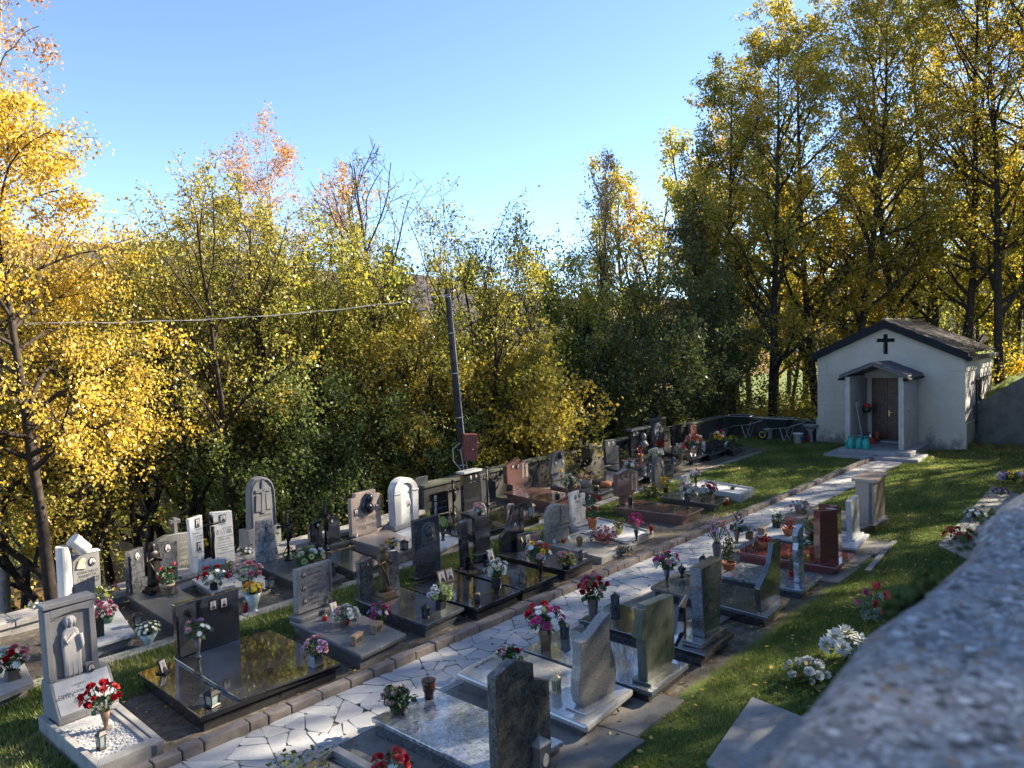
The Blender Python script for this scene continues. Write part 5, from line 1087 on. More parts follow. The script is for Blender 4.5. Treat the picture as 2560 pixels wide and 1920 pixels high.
# F7 rough stone
g = Grave('gravel grave with a rough round-topped boulder headstone', dict(HL=(1361, 1358), FL=(1504, 1394), FR=(1590, 1359)), .12, group=GF); g.surround(CON, BG, .08, .3, .03)
p = g.plane((1374, 1362), (1426, 1348), .1); g.stone(p, zz(t5, (478, 755), (475, 600), (472, 400), (490, 310), (520, 255), (570, 220), (622, 206), (690, 222), (740, 262), (765, 320), (770, 400), (760, 560), (758, 690)), granite('rough_boulder', (.10, .09, .075), (.42, .38, .32), .85, 60, .5), .13, bev=.02)
g.text(p, 'LAZZARI PIETRO', *t5(520, 528), *t5(758, 485)); g.text(p, 'ALFREDO MARZIO', *t5(518, 580), *t5(764, 540))
onplane_cross(g, p, *t5(635, 330), 9, 38, plain('wood_cross', (.16, .08, .05), .7), .008)
b = MB(); b.box(0, 0, 0, 0, 0, 0)
for q, lb in ((t5(556, 740), 'small white medallion leaning at the left foot of the boulder headstone'), (t5(752, 692), 'small white medallion leaning at the right foot of the boulder headstone')):
    P = P3(*q, .1); b = MB(); b.lathe([(.002, 0), (.045, 0), (.045, .012), (.002, .013)], 14); m_ = b.build('medallion', WHT); w_ = xy(P[0], P[1]); m_.location = (w_[0], w_[1], P[2]+.045); m_.rotation_euler = (1.25, 0, ROT); tag(m_, lb, 'medallion')
candle('squat red candle glass in front of the boulder headstone', *t5(680, 722), .1, 10, 11)
flowers('brass vase without flowers on the beige gravel grave', *t5(895, 765), .1, 'hex', 17, 22, plain('dull_brass', (.25, .18, .09), .45, .7), [('daisy', 'white')], 1, 3, 3, nf=4, size=1.5, cat='vase', name='brass_vase')
flowers('loose heap of pink and salmon flowers on the beige gravel grave', 1510, 1358, .09, None, 2, 4, None, [('pom', 'palepink'), ('rose', 'rose'), ('pom', 'coral')], 20, 32, 20, size=6, nf=120, fol=plain('pink_foliage', (.34, .17, .14), .7))
flowers('small bunch of pale yellow flowers left of the pink heap', 1478, 1356, .09, None, 2, 3, None, [('rose', 'cream'), ('daisy', 'white')], 6, 13, 16, size=5, nf=40, fol=FOL2)
plant('low dark evergreen cushion at the kerb corner of the boulder grave', 1560, 1383, .05, 'bowl', 16, 3, SOIL, 26, 10, plain('cushion_green', (.05, .06, .025), .8, 0, .6, 30), 260, None, 'shrub', fs=.04)
# F8 white gravel with twin marble plaques
g = Grave('white gravel grave with twin pale marble plaques', dict(HL=(1425, 1319), FL=(1567, 1359), FR=(1634, 1327)), .12, group=GF); g.surround(CON, WG, .08, .3, .03, ())
p = g.plane((1443, 1318), (1486, 1306), .12); g.bar(p, -.06, p.uv(1490, 1304)[0]+.02, 0, .05, -.02, .2, LGR)
for q, nm in ((((832, 490), (790, 75), (912, 35), (948, 452)), 'left_plaque'), (((950, 452), (918, 85), (990, 68), (1000, 420)), 'right_plaque')): g.stone(p, zz(t5, *q), WHT, .06, nm, y0=.05)
p = Plane(p.at(0, 0, .05), p.e, p.q); g.photo(p, *t5(843, 118), 6.5, 11, True); g.photo(p, *t5(893, 95), 6.5, 11, True)
for i, tx in enumerate(('PINI', 'ANTONIETTA', 'NATA IL', 'MORTA IL', '1924 - 1991')): g.text(p, tx, *t5(838+i*3, 205+i*38), *t5(892+i*3, 190+i*38))
for i, tx in enumerate(('GALLI', 'PIETRO', '1919')): g.text(p, tx, *t5(930, 160+i*40), *t5(978, 150+i*40))
plant('terracotta pot of red tulips and green leaves on the white gravel grave', 1481, 1319, .11, 'pot', 26, 24, TER, 20, 34, FOL, 130, ('tulip', 'red', 5, 7))
plant('yellow pot of small white and pink flowers on the white gravel', 1548, 1334, .11, 'pot', 19, 14, plain('yellow_glaze', (.50, .45, .10), .4), 17, 14, FOL3, 110, ('daisy', 'palepink', 12, 4))
flowers('thin dark vase of hot pink flowers on the white gravel', 1591, 1352, .11, 'stand', 13, 26, BLKP, [('rose', 'hotpink'), ('pom', 'hotpink'), ('pom', 'magenta')], 13, 17, 26, size=6, nf=50, fol=FOL3)
lantern('small red glass lamp on a stem at the edge of the white gravel', 1627, 1336, .1, 13, 28, RGL, 'urn')
# F9 red-brown house-shaped
def house(g, p, apex, tl, tr, bl, br, sl, sr, mat, panel=None, cut=0):
    g.stone(p, [sl, (sl[0]-.2, bl[1]+1), bl, tl, apex, tr, br, (sr[0]+.2, br[1]+1), sr], mat, .13)
g = Grave('red-brown grave with a house-shaped headstone beside the path', dict(HL=(1531, 1267), FL=(1713, 1290), FR=(1760, 1270)), .22, group=GF); g.slab(RBR, .04, RBR, .06)
p = g.plane((1560, 1262), (1582, 1256)); g.stone(p, zz(zK, (545, 1112), (548, 1030), (488, 1025), (478, 770), (596, 700), (716, 735), (718, 925), (662, 985), (660, 1090)), RBR, .13); g.photo(p, *zK(530, 800), 6, 13); g.photo(p, *zK(592, 775), 7, 12)
g.stone(p, zz(zK, (640, 945), (635, 765), (705, 745), (703, 945)), PNK, .006, 'pale_panel', y0=-.006, bev=0); onplane_cross(g, p, *zK(672, 850), 10, 40, DBZ, .008)
candle('dark lamp with pointed pale top beside the house-shaped red-brown headstone', 1576, 1262, .22, 11, 24, DBZ)
flowers('black patterned vase of pale flowers on the red-brown grave', 1719, 1271, .22, 'cone', 17, 36, BLKP, [('pom', 'white'), ('rose', 'palepink'), ('daisy', 'white')], 14, 23, 17, size=6, nf=90, fol=FOL2)
# F10 disc
g = Grave('dark green polished grave slab with an oval toothed headstone behind it', dict(HL=(1650, 1241), FL=(1789, 1262), FR=(1827, 1243)), .2, group=GF); g.slab(granite('green_black_granite', (.03, .036, .034), (.10, .115, .11), .12, 180), .05)
p = g.plane((1637, 1224), (1671, 1216), .02); cx, cy = zK(962, 762); u, v = p.uv(cx, cy); s = mpp(p.at(u, v)); ou = []
for i in range(64):
    a = 6.2832*i/64; k = 1+(.035*(i % 2) if -1.2 < math.atan2(math.sin(a), math.cos(a)) < 1.0 else 0); ou.append((u+19.5*s*math.cos(a)*k, max(v+43*s*math.sin(a)*k, .0)))
b = MB(); n = len(ou); b.add([g.loc(p.at(x, z, 0)) for x, z in ou]+[g.loc(p.at(x, z, .12)) for x, z in ou], [tuple(range(n)), tuple(range(2*n-1, n-1, -1))]+[(i, i+n, (i+1) % n+n, (i+1) % n) for i in range(n)])
b.build('headstone', SLT, g.th, bevel=.006); g.photo(p, *zK(990, 632), 7, 12, True, plain('amber', (.4, .18, .06), .4)); g.photo(p, *zK(938, 650), 5, 9, True, plain('rose_frame', (.3, .1, .1), .4))
b = MB(); b.tube([p.at(*p.uv(*zK(x, y)), -.008) for x, y in ((985, 660), (1010, 700), (990, 740), (1005, 800))], .007, 5); g.part(b, 'carved_line', TEX, True)
plant('pot of yellow and red flowers at the foot of the oval toothed headstone', 1665, 1231, .2, 'pot', 16, 14, plain('dark_red_pot', (.12, .03, .02), .6), 14, 13, FOL3, 100, ('pom', 'yellow', 12, 4.5))
plant('leafy bush with orange flowers left of the dark green slab', 1628, 1247, .0, None or 'bowl', 14, 4, SOIL, 24, 18, FOL3, 200, ('daisy', 'orange', 7, 4), 'shrub')
flowers('brass box of red and white flowers on the dark green slab', 1774, 1248, .2, 'box', 20, 13, BRZ, [('rose', 'red'), ('pom', 'white'), ('rose', 'orange'), ('rose', 'hotpink')], 14, 19, 16, size=6, nf=80)
candle('red lantern standing at the foot of the dark green slab', 1815, 1262, .05, 14, 18)
# F10b grey surround with tiny stone
g = Grave('pale grey surround with white gravel and a tiny slanted stone, last of its row', dict(HL=(1722, 1214), FL=(1853, 1237), FR=(1886, 1219)), .2, group=GF); g.surround(LGR, WG, .07, .35, .04)
p = g.plane((1712, 1217), (1727, 1213), .2); g.stone(p, zz(zK, (1230, 880), (1218, 788), (1305, 752), (1325, 860)), LGR, .06)
flowers('dark vase of pink flowers beside the tiny slanted stone', 1740, 1216, .2, 'cone', 10, 22, BLKP, [('rose', 'coral'), ('pom', 'white'), ('rose', 'rose')], 11, 11, 12, size=4.5, nf=60)
plant('small green cushion plants in the far white gravel', 1832, 1224, .16, 'bowl', 10, 2, SOIL, 9, 5, FOL, 60, None, fs=.04)
# ===== graves along the boundary wall
g = Grave('pale stone slab cut off by the left edge of the view', dict(HL=(-75, 1650), FL=(-40, 1757), FR=(84, 1704)), .2, group=GB); g.slab(CON, .07, CON, .1)
flowers('dark tapered vase of red, pink and white roses on the slab at the left edge', 31, 1697, .2, 'taper', 34, 24, plain('dark_stone_vase', (.09, .075, .06), .6), [('rose', 'pink'), ('rose', 'white'), ('tulip', 'red'), ('rose', 'palepink'), ('daisy', 'white')], 16, 40, 32, size=12, nf=70)
g = Grave('pale grave with a broken column and a tilted capital beside a grey inscribed stele', dict(FL=(240, 1612), FR=(338, 1583), HR=(275, 1492)), .18, group=GB); g.slab(LGR, .05, CON, .06)
p = g.plane((182, 1500), (255, 1481)); g.stone(p, zz(t4, (350, 900), (318, 312), (672, 228), (712, 850)), ZST, .09); g.stone(p, zz(t4, (316, 318), (314, 295), (672, 222), (690, 240), (690, 248)), WHT, .11, 'stele_edge', y0=-.01)
for tx, a0, a1 in (('GIANCARLO', (385, 568), (658, 508)), ('BARBITTA', (408, 615), (640, 560)), ('* 15 . 2 . 1940', (385, 662), (680, 600)), ('+ 23 . 6 . 1987', (385, 705), (678, 645))): g.text(p, tx, *t4(*a0), *t4(*a1))
g.photo(p, *t4(585, 385), 17, 21, True); g.stone(p, zz(t4, (370, 495), (385, 430), (400, 380), (440, 345), (485, 345), (495, 380), (470, 410), (490, 440), (490, 485)), plain('ivory', (.50, .44, .30), .5), .02, 'relief', y0=-.02, bev=.008)
b = MB(); c0 = p.at(*p.uv(*t4(238, 800)), .02); s = mpp(c0); rr = 16.5*s; zt_ = p.uv(*t4(220, 190))[1]
b.v += []; b.lathe([(rr, -.25), (rr, zt_-p.uv(*t4(238, 800))[1])], 22, c0[0], c0[1], c0[2]); g.part(b, 'column', WHT, False)
k0 = p.at(*p.uv(*t4(315, 95)), -.02); k1 = p.at(*p.uv(*t4(490, 240)), -.02); b = MB(); b.tube([k0, k1], 17.5*s, 22); g.part(b, 'tilted_capital', WHT)
flowers('black square pot of pink roses on the broken column grave', 243, 1590, .18, 'box', 30, 42, BLKP, [('rose', 'pink'), ('rose', 'palepink')], 9, 24, 26, size=8.5, nf=70)
flowers('green basket of pink roses behind the black square pot', 270, 1556, .18, 'bowl', 26, 14, plain('green_basket', (.06, .13, .07), .6), [('rose', 'pink'), ('rose', 'hotpink'), ('rose', 'palepink')], 9, 19, 22, size=8, nf=80)
plant('small shrub with one pink lily behind the broken column stele corner', 268, 1500, .18, 'pot', 14, 12, GRPOT, 34, 15, FOL3, 90, ('tulip', 'pink', 4, 7))
lantern('dark lantern with red candle on the broken column grave', 345, 1563, .18, 28, 38, DBZ, glow=True)
flowers('cellophane-wrapped pot of tiny white flowers on the concrete before the broken column grave', 372, 1616, .0, 'cone', 46, 34, plain('clear_wrap', (.32, .42, .40), .25), [('daisy', 'cream'), ('daisy', 'white')], 34, 30, 17, size=5, nf=60, fol=FOL2)
flowers('small bunch of white flowers on the wall coping at the far left', 88, 1527, .29, None, 2, 4, None, [('daisy', 'white'), ('daisy', 'lilacwhite')], 10, 17, 12, size=5, nf=40)
g = Grave('dark grave with a hooded monk statue between two dark steles', dict(HL=(314, 1488), FL=(452, 1570), FR=(560, 1530)), .18, group=GB); g.slab(granite('worn_dark_granite', (.03, .034, .036), (.12, .125, .125), .3, 160), .05)
p = g.plane((325, 1486), (360, 1474)); g.stone(p, zz(zA, (1122, 1340), (1105, 970), (1238, 925), (1262, 1305)), DKG, .09, 'left_stele'); g.photo(p, *zA(1184, 1003), 10, 16, True, WAX)
p = g.plane((405, 1462), (446, 1450)); g.stone(p, zz(zA, (1400, 1240), (1365, 895), (1530, 870), (1540, 1190)), DKG, .09, 'right_stele'); g.photo(p, *zA(1448, 933), 13, 17, True, WAX)
robed(g, 386, 1480, .18, 124, DBZ, 34, 'monk')
plant('pale terracotta pot with a leafy red-flowered plant before the monk statue', 419, 1487, .18, 'pot', 37, 30, GRPOT, 28, 26, FOL, 130, ('tulip', 'coral', 5, 8))
g = Grave('low arched dark stone with a small cross behind the monk statue', dict(HL=(420, 1462), FL=(440, 1478), FR=(520, 1450)), .05, group=GB); g.slab(CON, .05)
p = g.plane((385, 1449), (478, 1420), .05); g.stone(p, zz(zA, (1345, 1190), (1340, 900), (1380, 865), (1440, 830), (1520, 808), (1640, 798), (1655, 1120)), SLT, .12); b = MB()
for A_, B_ in (((1530, 815), (1518, 672)), ((1480, 712), (1565, 698))): b.tube([p.at(*p.uv(*zA(*A_)), .05), p.at(*p.uv(*zA(*B_)), .05)], .045, 4)
g.part(b, 'stone_cross', SLT)
for k in range(5): g.text(p, ('IN RICORDO', 'DI MARIA', 'E PIETRO', '1902', '1971')[k], *zA(1556, 890+k*48), *zA(1620, 880+k*48), mat=PALE)
g = Grave('pale grave with twin white inscribed plaques and a dark crucified figure between them', dict(HL=(478, 1448), FL=(560, 1500), FR=(688, 1455)), .17, group=GB); g.slab(LGR, .06, CON, .06)
g2 = g; p = g.plane((482, 1437), (513, 1428)); g.stone(p, zz(t3, (235, 930), (165, 205), (345, 145), (385, 850)), WHT, .08, 'left_plaque'); g.photo(p, *t3(282, 250), 11, 22); g.photo(p, *t3(305, 560), 11, 22)
for tx, a0, a1 in (('BARBETTA', (268, 352), (355, 318)), ('PREZIOSA', (215, 412), (302, 380)), ('* 2 4 1908', (235, 458), (350, 412)), ('+ 10 12 2000', (240, 490), (355, 445)), ('BARBETTA', (288, 660), (378, 620)), ('CARLO', (238, 725), (300, 695)), ('* 18 5 1910', (258, 765), (374, 718)), ('+ 3 11 1987', (262, 795), (376, 748))): g.text(p, tx, *t3(*a0), *t3(*a1))
p = g.plane((534, 1416), (588, 1404)); g.stone(p, zz(t3, (505, 880), (465, 115), (738, 90), (785, 790)), WHT, .09, 'right_plaque'); g.photo(p, *t3(618, 188), 15, 19)
for i, tx in enumerate(('PITTA', 'ANTONIO', 'N. 5 3 1926', 'M. 12 7 1983', 'TRONCATO DAL FIORE', 'DEGLI ANNI', 'CONSOLATO DAL', 'CONFORTO ANCORA', 'IL PADRE FRATELLO', 'FAMIGLIE', 'E PARENTI TUTTI')):
    x0, x1 = ((585, 662), (612, 742), (540, 730), (535, 735), (530, 760), (566, 710), (552, 730), (545, 755), (532, 768), (602, 696), (545, 762))[i]; y_ = (280, 322, 365, 398, 440, 475, 515, 550, 585, 615, 655)[i]; g.text(p, tx, *t3(x0, y_+6), *t3(x1, y_-14))
p = Plane(p.at(0, 0, -.12), p.e, p.q); b = MB()
for pts, rr in ((((495, 720), (485, 560), (490, 420), (488, 300)), .035), (((355, 285), (470, 268), (570, 245)), .022), (((478, 250), (460, 160)), .03)): b.tube([p.at(*p.uv(*t3(*q))) for q in pts], rr, 7)
b.ball(p.at(*p.uv(*t3(455, 180))), .05, 8, 6); g.part(b, 'crucified_figure', DBZ, True)
g.stone(p, zz(t3, (335, 825), (335, 785), (470, 720), (640, 705), (645, 735), (600, 790), (440, 825)), LGR, .2, 'basin', y0=-.1, bev=.01); g.stone(p, zz(t3, (528, 755), (535, 710), (548, 685), (568, 730), (572, 755)), WAX, .02, 'small_praying_figure', y0=-.05)
flowers('dark pot of red roses before the twin white plaques', 535, 1474, .17, 'box', 16, 16, BLKP, [('rose', 'red'), ('rose', 'red'), ('daisy', 'white')], 12, 34, 24, size=8, nf=90, fol=FOL2)
flowers('brown pot of pink roses right of the twin white plaques', 617, 1468, .17, 'box', 18, 16, plain('brown_pot', (.13, .09, .06), .7), [('rose', 'pink'), ('rose', 'palepink')], 12, 36, 26, size=8, nf=90, fol=FOL2)
plant('leafy green plant in a dark pot below the right white plaque', 575, 1442, .17, 'pot', 16, 12, BLKP, 15, 20, FOL3, 120)
flowers('wrapped bucket of yellow flowers on the concrete beside the twin plaque grave', 634, 1530, .0, 'cone', 46, 50, plain('clear_wrap2', (.34, .40, .37), .25), [('pom', 'yellow'), ('pom', 'orange'), ('daisy', 'yellow')], 26, 24, 13, size=6.5, nf=50, fol=FOL2)
candle('tall red votive candle on the concrete beside the wrapped yellow flowers', 614, 1532, .0, 11, 32)
lantern('dark lantern on the corner of the twin plaque grave', 676, 1469, .17, 26, 34, DBZ)
flowers('small bunch of white flowers on a stand in front of the tall arched tombstone', 612, 1400, .1, 'stand', 20, 12, DBZ, [('daisy', 'lilacwhite'), ('daisy', 'white')], 14, 20, 13, size=5, nf=40)
g = Grave('tall grey arched tombstone with a carved cross door on a wide plinth', dict(HL=(622, 1362), FL=(640, 1385), FR=(712, 1362)), .12, group=GB); g.slab(OLD, .06)
p = g.plane((624, 1378), (703, 1355), .1); g.stone(p, zz(zD, (78, 782), (76, 612), (352, 562), (360, 715)), OLD, .3, 'plinth'); p = Plane(p.at(0, 0, .06), p.e, p.q)
g.stone(p, zz(zD, (98, 605), (90, 280), (100, 215), (130, 168), (185, 142), (240, 155), (280, 195), (300, 260), (318, 565)), stone('blue_grey_stone', (.20, .20, .205), .8, (.10, .10, .10), .5, 5, .3), .16)
rel = stone('blue_grey_relief', (.16, .16, .165), .8, (.09, .09, .09), .5, 5, .3)
for nm, q in (('cross_shaft', ((178, 460), (180, 178), (205, 175), (215, 455))), ('cross_arm', ((126, 290), (126, 262), (258, 232), (260, 262))), ('door_panel', ((130, 450), (130, 305), (172, 298), (172, 445))), ('door_panel', ((222, 430), (215, 290), (262, 275), (275, 415)))): g.stone(p, zz(zD, *q), rel, .03, nm, y0=-.03)
g.photo(p, *zD(207, 437), 11, 14, True); g.text(p, 'FAM. PREVITALI', *zD(165, 495), *zD(270, 468))
b = MB(); q = [p.at(*p.uv(*zD(100+200*0, 260)), -.01)]
ar = [p.at(*p.uv(*zD(*w)), -.012) for w in ((108, 590), (100, 290), (110, 225), (138, 182), (186, 160), (236, 172), (270, 208), (288, 265), (305, 555))]; b.tube(ar, .018, 5); g.part(b, 'arch_moulding', rel, True)
g = Grave('dark flat grave with a granite trapezoid stele and an iron crucifix', dict(HL=(643, 1415), FL=(780, 1475), FR=(863, 1440)), .18, group=GB); g.slab(granite('worn_dark_granite2', (.05, .053, .055), (.14, .14, .14), .25, 160), .05)
p = g.plane((647, 1414), (699, 1396)); g.stone(p, zz(zD, (160, 912), (155, 535), (275, 505), (340, 850)), SPK, .08); g.photo(p, *zD(228, 575), 8, 11, True)
def iron_cross(g, px, py, h, hpx, wpx, corpus=True, ornate=True):
    P = P3(px, py, h); s = mpp(P); H_, W_ = hpx*s, wpx*s; b = MB(); c = P; A = lambda x, z, y=0: c+np.array([x, y, z])
    b.tube([A(0, 0), A(0, H_)], .022, 7); b.tube([A(-W_/2, H_*.72), A(W_/2, H_*.72)], .02, 7); b.lathe([(.09, 0), (.06, .03), (.03, .10)], 10, c[0], c[1], c[2])
    for x, z in ((-W_/2, H_*.72), (W_/2, H_*.72), (0, H_)): b.ball(A(x, z), .032, 7, 5)
    if ornate:
        for k in (-1, 1): b.tube([A(0, H_*.05), A(k*.12, H_*.12), A(k*.06, H_*.22), A(0, H_*.3)], .01, 5); b.tube([A(k*.10, H_*.72), A(k*.12, H_*.80), A(0, H_*.84)], .008, 5)
    g.part(b, 'iron_cross', DBZ, True)
    if corpus:
        b = MB(); b.tube([A(0, H_*.40, -.04), A(.01, H_*.52, -.05), A(0, H_*.62, -.05), A(0, H_*.69, -.045)], [.02, .03, .042, .035], 7); b.ball(A(0, H_*.745, -.05), .035, 8, 6)
        b.tube([A(-W_*.42, H_*.73, -.035), A(0, H_*.68, -.05), A(W_*.42, H_*.73, -.035)], .016, 6); g.part(b, 'corpus', DBZ, True)
iron_cross(g, 722, 1400, .18, 122, 52)
flowers('large bunch of pale yellow and white roses on the trapezoid stele grave', 770, 1414, .18, None, 4, 6, None, [('rose', 'lime'), ('rose', 'cream'), ('rose', 'white')], 14, 38, 22, size=9, nf=90, fol=FOL)
lantern('old round lantern half hidden behind the grey three-portrait headstone', 836, 1437, .2, 20, 30, DBZ, 'round')
g = Grave('dark polished grave with two small black steles and an iron crucifix between them', dict(HL=(804, 1393), FL=(884, 1430), FR=(957, 1407), HR=(866, 1370)), .18, group=GB); g.slab(granite('olive_black_granite', (.03, .032, .03), (.10, .10, .09), .1, 180), .05)
p = g.plane((790, 1379), (864, 1357), .18); g.bar(p, -.03, p.uv(864, 1357)[0]+.05, 0, .05, -.05, .2, DKG)
for q, ph, nm in ((((615, 800), (600, 560), (705, 515), (722, 780)), (672, 562), 'left_stele'), (((765, 760), (748, 495), (858, 480), (872, 735)), (792, 530), 'right_stele')): g.stone(p, zz(zD, *q), BLK, .08, nm); g.photo(p, *zD(*ph), 7, 12, True)
iron_cross(g, 816, 1374, .2, 120, 40)
g = Grave('pink granite grave with a stepped headstone and dark hooded bust', dict(HL=(876, 1348), FL=(998, 1381), FR=(1060, 1358), HR=(964, 1323)), .22, group=GB); g.slab(PNK, .06, PNK, .06)
p = g.plane((882, 1344), (944, 1327)); g.stone(p, zz(t2, (110, 868), (88, 362), (148, 345), (150, 290), (415, 225), (420, 290), (478, 275), (498, 712), (440, 725), (442, 790)), PNK, .1)
for tx, a0, a1 in (('GIORGIO GARDELLI', (160, 655), (458, 580)), ('* 1922    + 1978', (196, 680), (430, 625)), ('LUCIA GARDELLI', (188, 745), (438, 680)), ('* 1924    + 2012', (196, 780), (438, 715))): g.text(p, tx, *t2(*a0), *t2(*a1))
g.photo(p, *t2(160, 535), 11, 17); g.photo(p, *t2(442, 462), 11, 17)
g.stone(p, zz(t2, (215, 500), (220, 430), (245, 400), (255, 320), (290, 268), (335, 290), (355, 340), (350, 400), (390, 450), (380, 510), (330, 555), (255, 540)), plain('bust_dark', (.03, .03, .04), .3), .05, 'bust_relief', y0=-.05, bev=.02)
b = MB(); u, v = p.uv(*t2(318, 340)); b.ball(p.at(u, v, -.05), .07, 10, 7, 1.3); b.tube([p.at(*p.uv(*t2(270, 430)), -.06), p.at(*p.uv(*t2(310, 450)), -.09), p.at(*p.uv(*t2(330, 520)), -.07)], [.05, .05, .03], 7); g.part(b, 'bust_face', MATS['bust_dark'], True)
lantern('dark lantern on the pink granite grave', 1011, 1374, .22, 22, 28, DBZ)
candle('small white and red candle at the foot of the stepped pink headstone', *t2(166, 862), .22, 6, 10, WAX)
flowers('small bunch of orange and yellow flowers behind the bronze statue', 981, 1382, .2, 'cone', 12, 14, BLKP, [('rose', 'orange'), ('pom', 'yellow'), ('rose', 'white')], 10, 17, 12, size=5.5, nf=50)
g = Grave('white marble grave with an arched stained tombstone on columns', dict(HL=(983, 1333), FL=(1102, 1373), FR=(1154, 1347)), .18, group=GB); g.slab(WHT, .06, CON, .06)
p = g.plane((985, 1322), (1044, 1303), .22); g.bar(p, -.05, p.uv(1044, 1303)[0]+.03, -.03, .05, -.07, .25, OLD)
g.stone(p, zz(t2, (665, 740), (642, 290), (648, 220), (680, 140), (730, 90), (800, 68), (870, 78), (920, 115), (950, 160), (962, 225), (975, 680)), WHT, .14)
for q, nm in ((((668, 735), (645, 300), (735, 280), (745, 715)), 'pilaster'), (((905, 680), (880, 240), (965, 225), (972, 665)), 'pilaster'), (((640, 310), (638, 288), (738, 268), (738, 290)), 'capital'), (((876, 240), (874, 218), (966, 206), (966, 228)), 'capital'),
    (((650, 280), (655, 210), (690, 130), (740, 85), (800, 70), (870, 80), (920, 118), (950, 165), (962, 215), (885, 230), (878, 180), (850, 148), (815, 138), (775, 150), (745, 190), (738, 265)), 'arch')): g.stone(p, zz(t2, *q), stone('grey_marble_trim', (.42, .42, .42), .6, (.22, .2, .17), .6, 4, .2), .04, nm, y0=-.04 if nm != 'capital' else -.06)
g.photo(p, *t2(853, 402), 13, 21, True, WAX); g.text(p, 'MARIA BARDELLI', *t2(728, 165), *t2(885, 105)); g.text(p, '* 1 8 1922', *t2(815, 520), *t2(886, 498), mat=PALE); g.text(p, '+ 10 9 1989', *t2(812, 556), *t2(898, 534), mat=PALE)
flowers('dark cone vase of lime green flowers on the white marble grave', 1108, 1351, .18, 'cone', 16, 27, BLKP, [('pom', 'lime'), ('rose', 'lime')], 11, 11, 17, size=6, nf=60, fol=FOL3)
lantern('dark lantern with white candle on the white marble grave', 1136, 1340, .18, 19, 25, DBZ)
b = MB(); th = Grave('dark upright wooden-framed plaque with a small praying figure on the boundary wall', dict(HL=(1040, 1262), FL=(1042, 1266), FR=(1076, 1256)), .29, group=None, name='plaque', cat='plaque'); th.slab(SLT, .03, inset=.02, depth=.02)
p = th.plane((1041, 1264), (1074, 1254)); th.stone(p, zz(zD, (1525, 392), (1515, 155), (1622, 135), (1636, 362)), SLT, .06, 'plaque_body'); b = MB(); b.tube([p.at(*p.uv(*zD(1560, 370)), -.03), p.at(*p.uv(*zD(1565, 300)), -.04), p.at(*p.uv(*zD(1580, 240)), -.03)], [.03, .05, .02], 7); th.part(b, 'praying_figure', plain('faded_yellow', (.34, .27, .10), .6), True)
g = Grave('polished black grave with a small black plate of three photos and a wrought crucifix', dict(HL=(1078, 1290), FL=(1180, 1336), FR=(1266, 1317)), .18, group=GB); g.slab(BLK, .05)
p = g.plane((1079, 1290), (1122, 1279)); g.stone(p, zz(zD, (1660, 490), (1650, 300), (1795, 265), (1808, 450)), BLK, .07)
for q in ((1688, 330), (1690, 388), (1690, 440)): g.photo(p, *zD(*q), 7, 13, False, WAX)
for k in range(3): g.text(p, ('ROSSI PIETRO', 'ROSSI ANNA', 'ROSSI CARLO')[k], *zD(1718, 372+k*52), *zD(1788, 350+k*52), mat=PALE)
iron_cross(g, 1134, 1287, .18, 85, 34)
g = Grave('polished black grave with a tall black headstone, a dark slab and a floral crucifix', dict(HL=(1152, 1283), FL=(1268, 1312), FR=(1355, 1286)), .22, group=GB); g.slab(BLK, .05)
p = g.plane((1161, 1280), (1203, 1268)); g.stone(p, zz(zE, (418, 968), (408, 640), (550, 610), (562, 925)), BLK, .1); g.bar(p, -.02, p.uv(1203, 1268)[0]+.02, p.uv(1180, 1181)[1], p.uv(1180, 1181)[1]+.05, -.05, .2, LGR, 'pale_cap'); g.photo(p, *zE(472, 670), 6, 10, True, WAX); g.photo(p, *zE(517, 660), 7, 10, True, GOLD)
p = g.plane((1203, 1262), (1226, 1256)); g.stone(p, zz(zE, (570, 905), (555, 645), (610, 632), (640, 890)), SLT, .08, 'dark_stele'); iron_cross(g, 1219, 1264, .22, 95, 20, False)
flowers('round bunch of pale pink roses on the tall black headstone grave', 1199, 1287, .22, 'bowl', 12, 6, BLKP, [('rose', 'palepink'), ('rose', 'palepink'), ('rose', 'white')], 13, 16, 13, size=6, nf=50)
flowers('small bunch of white and pink roses behind the curved sail headstone', 1280, 1285, .22, 'bowl', 10, 5, BLKP, [('rose', 'palepink'), ('rose', 'white')], 9, 13, 12, size=5, nf=50)
lantern('tall bronze lantern on a foot at the front of the black grave', 1329, 1292, .22, 20, 40, plain('aged_brass2', (.10, .085, .05), .5, .6))
g = Grave('red-brown grave with a house-shaped headstone against the dark wall', dict(HL=(1260, 1232), FL=(1377, 1257), FR=(1429, 1234), HR=(1318, 1215)), .25, group=GB); g.slab(RBR, .05, RBR, .06)
p = g.plane((1283, 1226), (1308, 1219)); g.stone(p, zz(zE, (836, 778), (836, 735), (790, 725), (783, 572), (884, 505), (968, 532), (970, 690), (930, 715), (930, 758)), RBR, .13); g.photo(p, *zE(835, 580), 6, 10); g.photo(p, *zE(878, 573), 7, 13)
g.stone(p, zz(zE, (918, 672), (916, 545), (962, 535), (968, 660)), PNK, .006, 'pale_panel', y0=-.006, bev=0); onplane_cross(g, p, *zE(940, 605), 9, 34, DBZ, .008)
candle('dark round lantern on the red-brown grave by the wall', 1394, 1247, .25, 12, 17, DBZ)
g = Grave('dark grave with a hexagonal grey headstone and round bronze head', dict(HL=(1367, 1211), FL=(1495, 1235), FR=(1540, 1220)), .25, group=GB); g.slab(DKG, .05, DKG, .07)
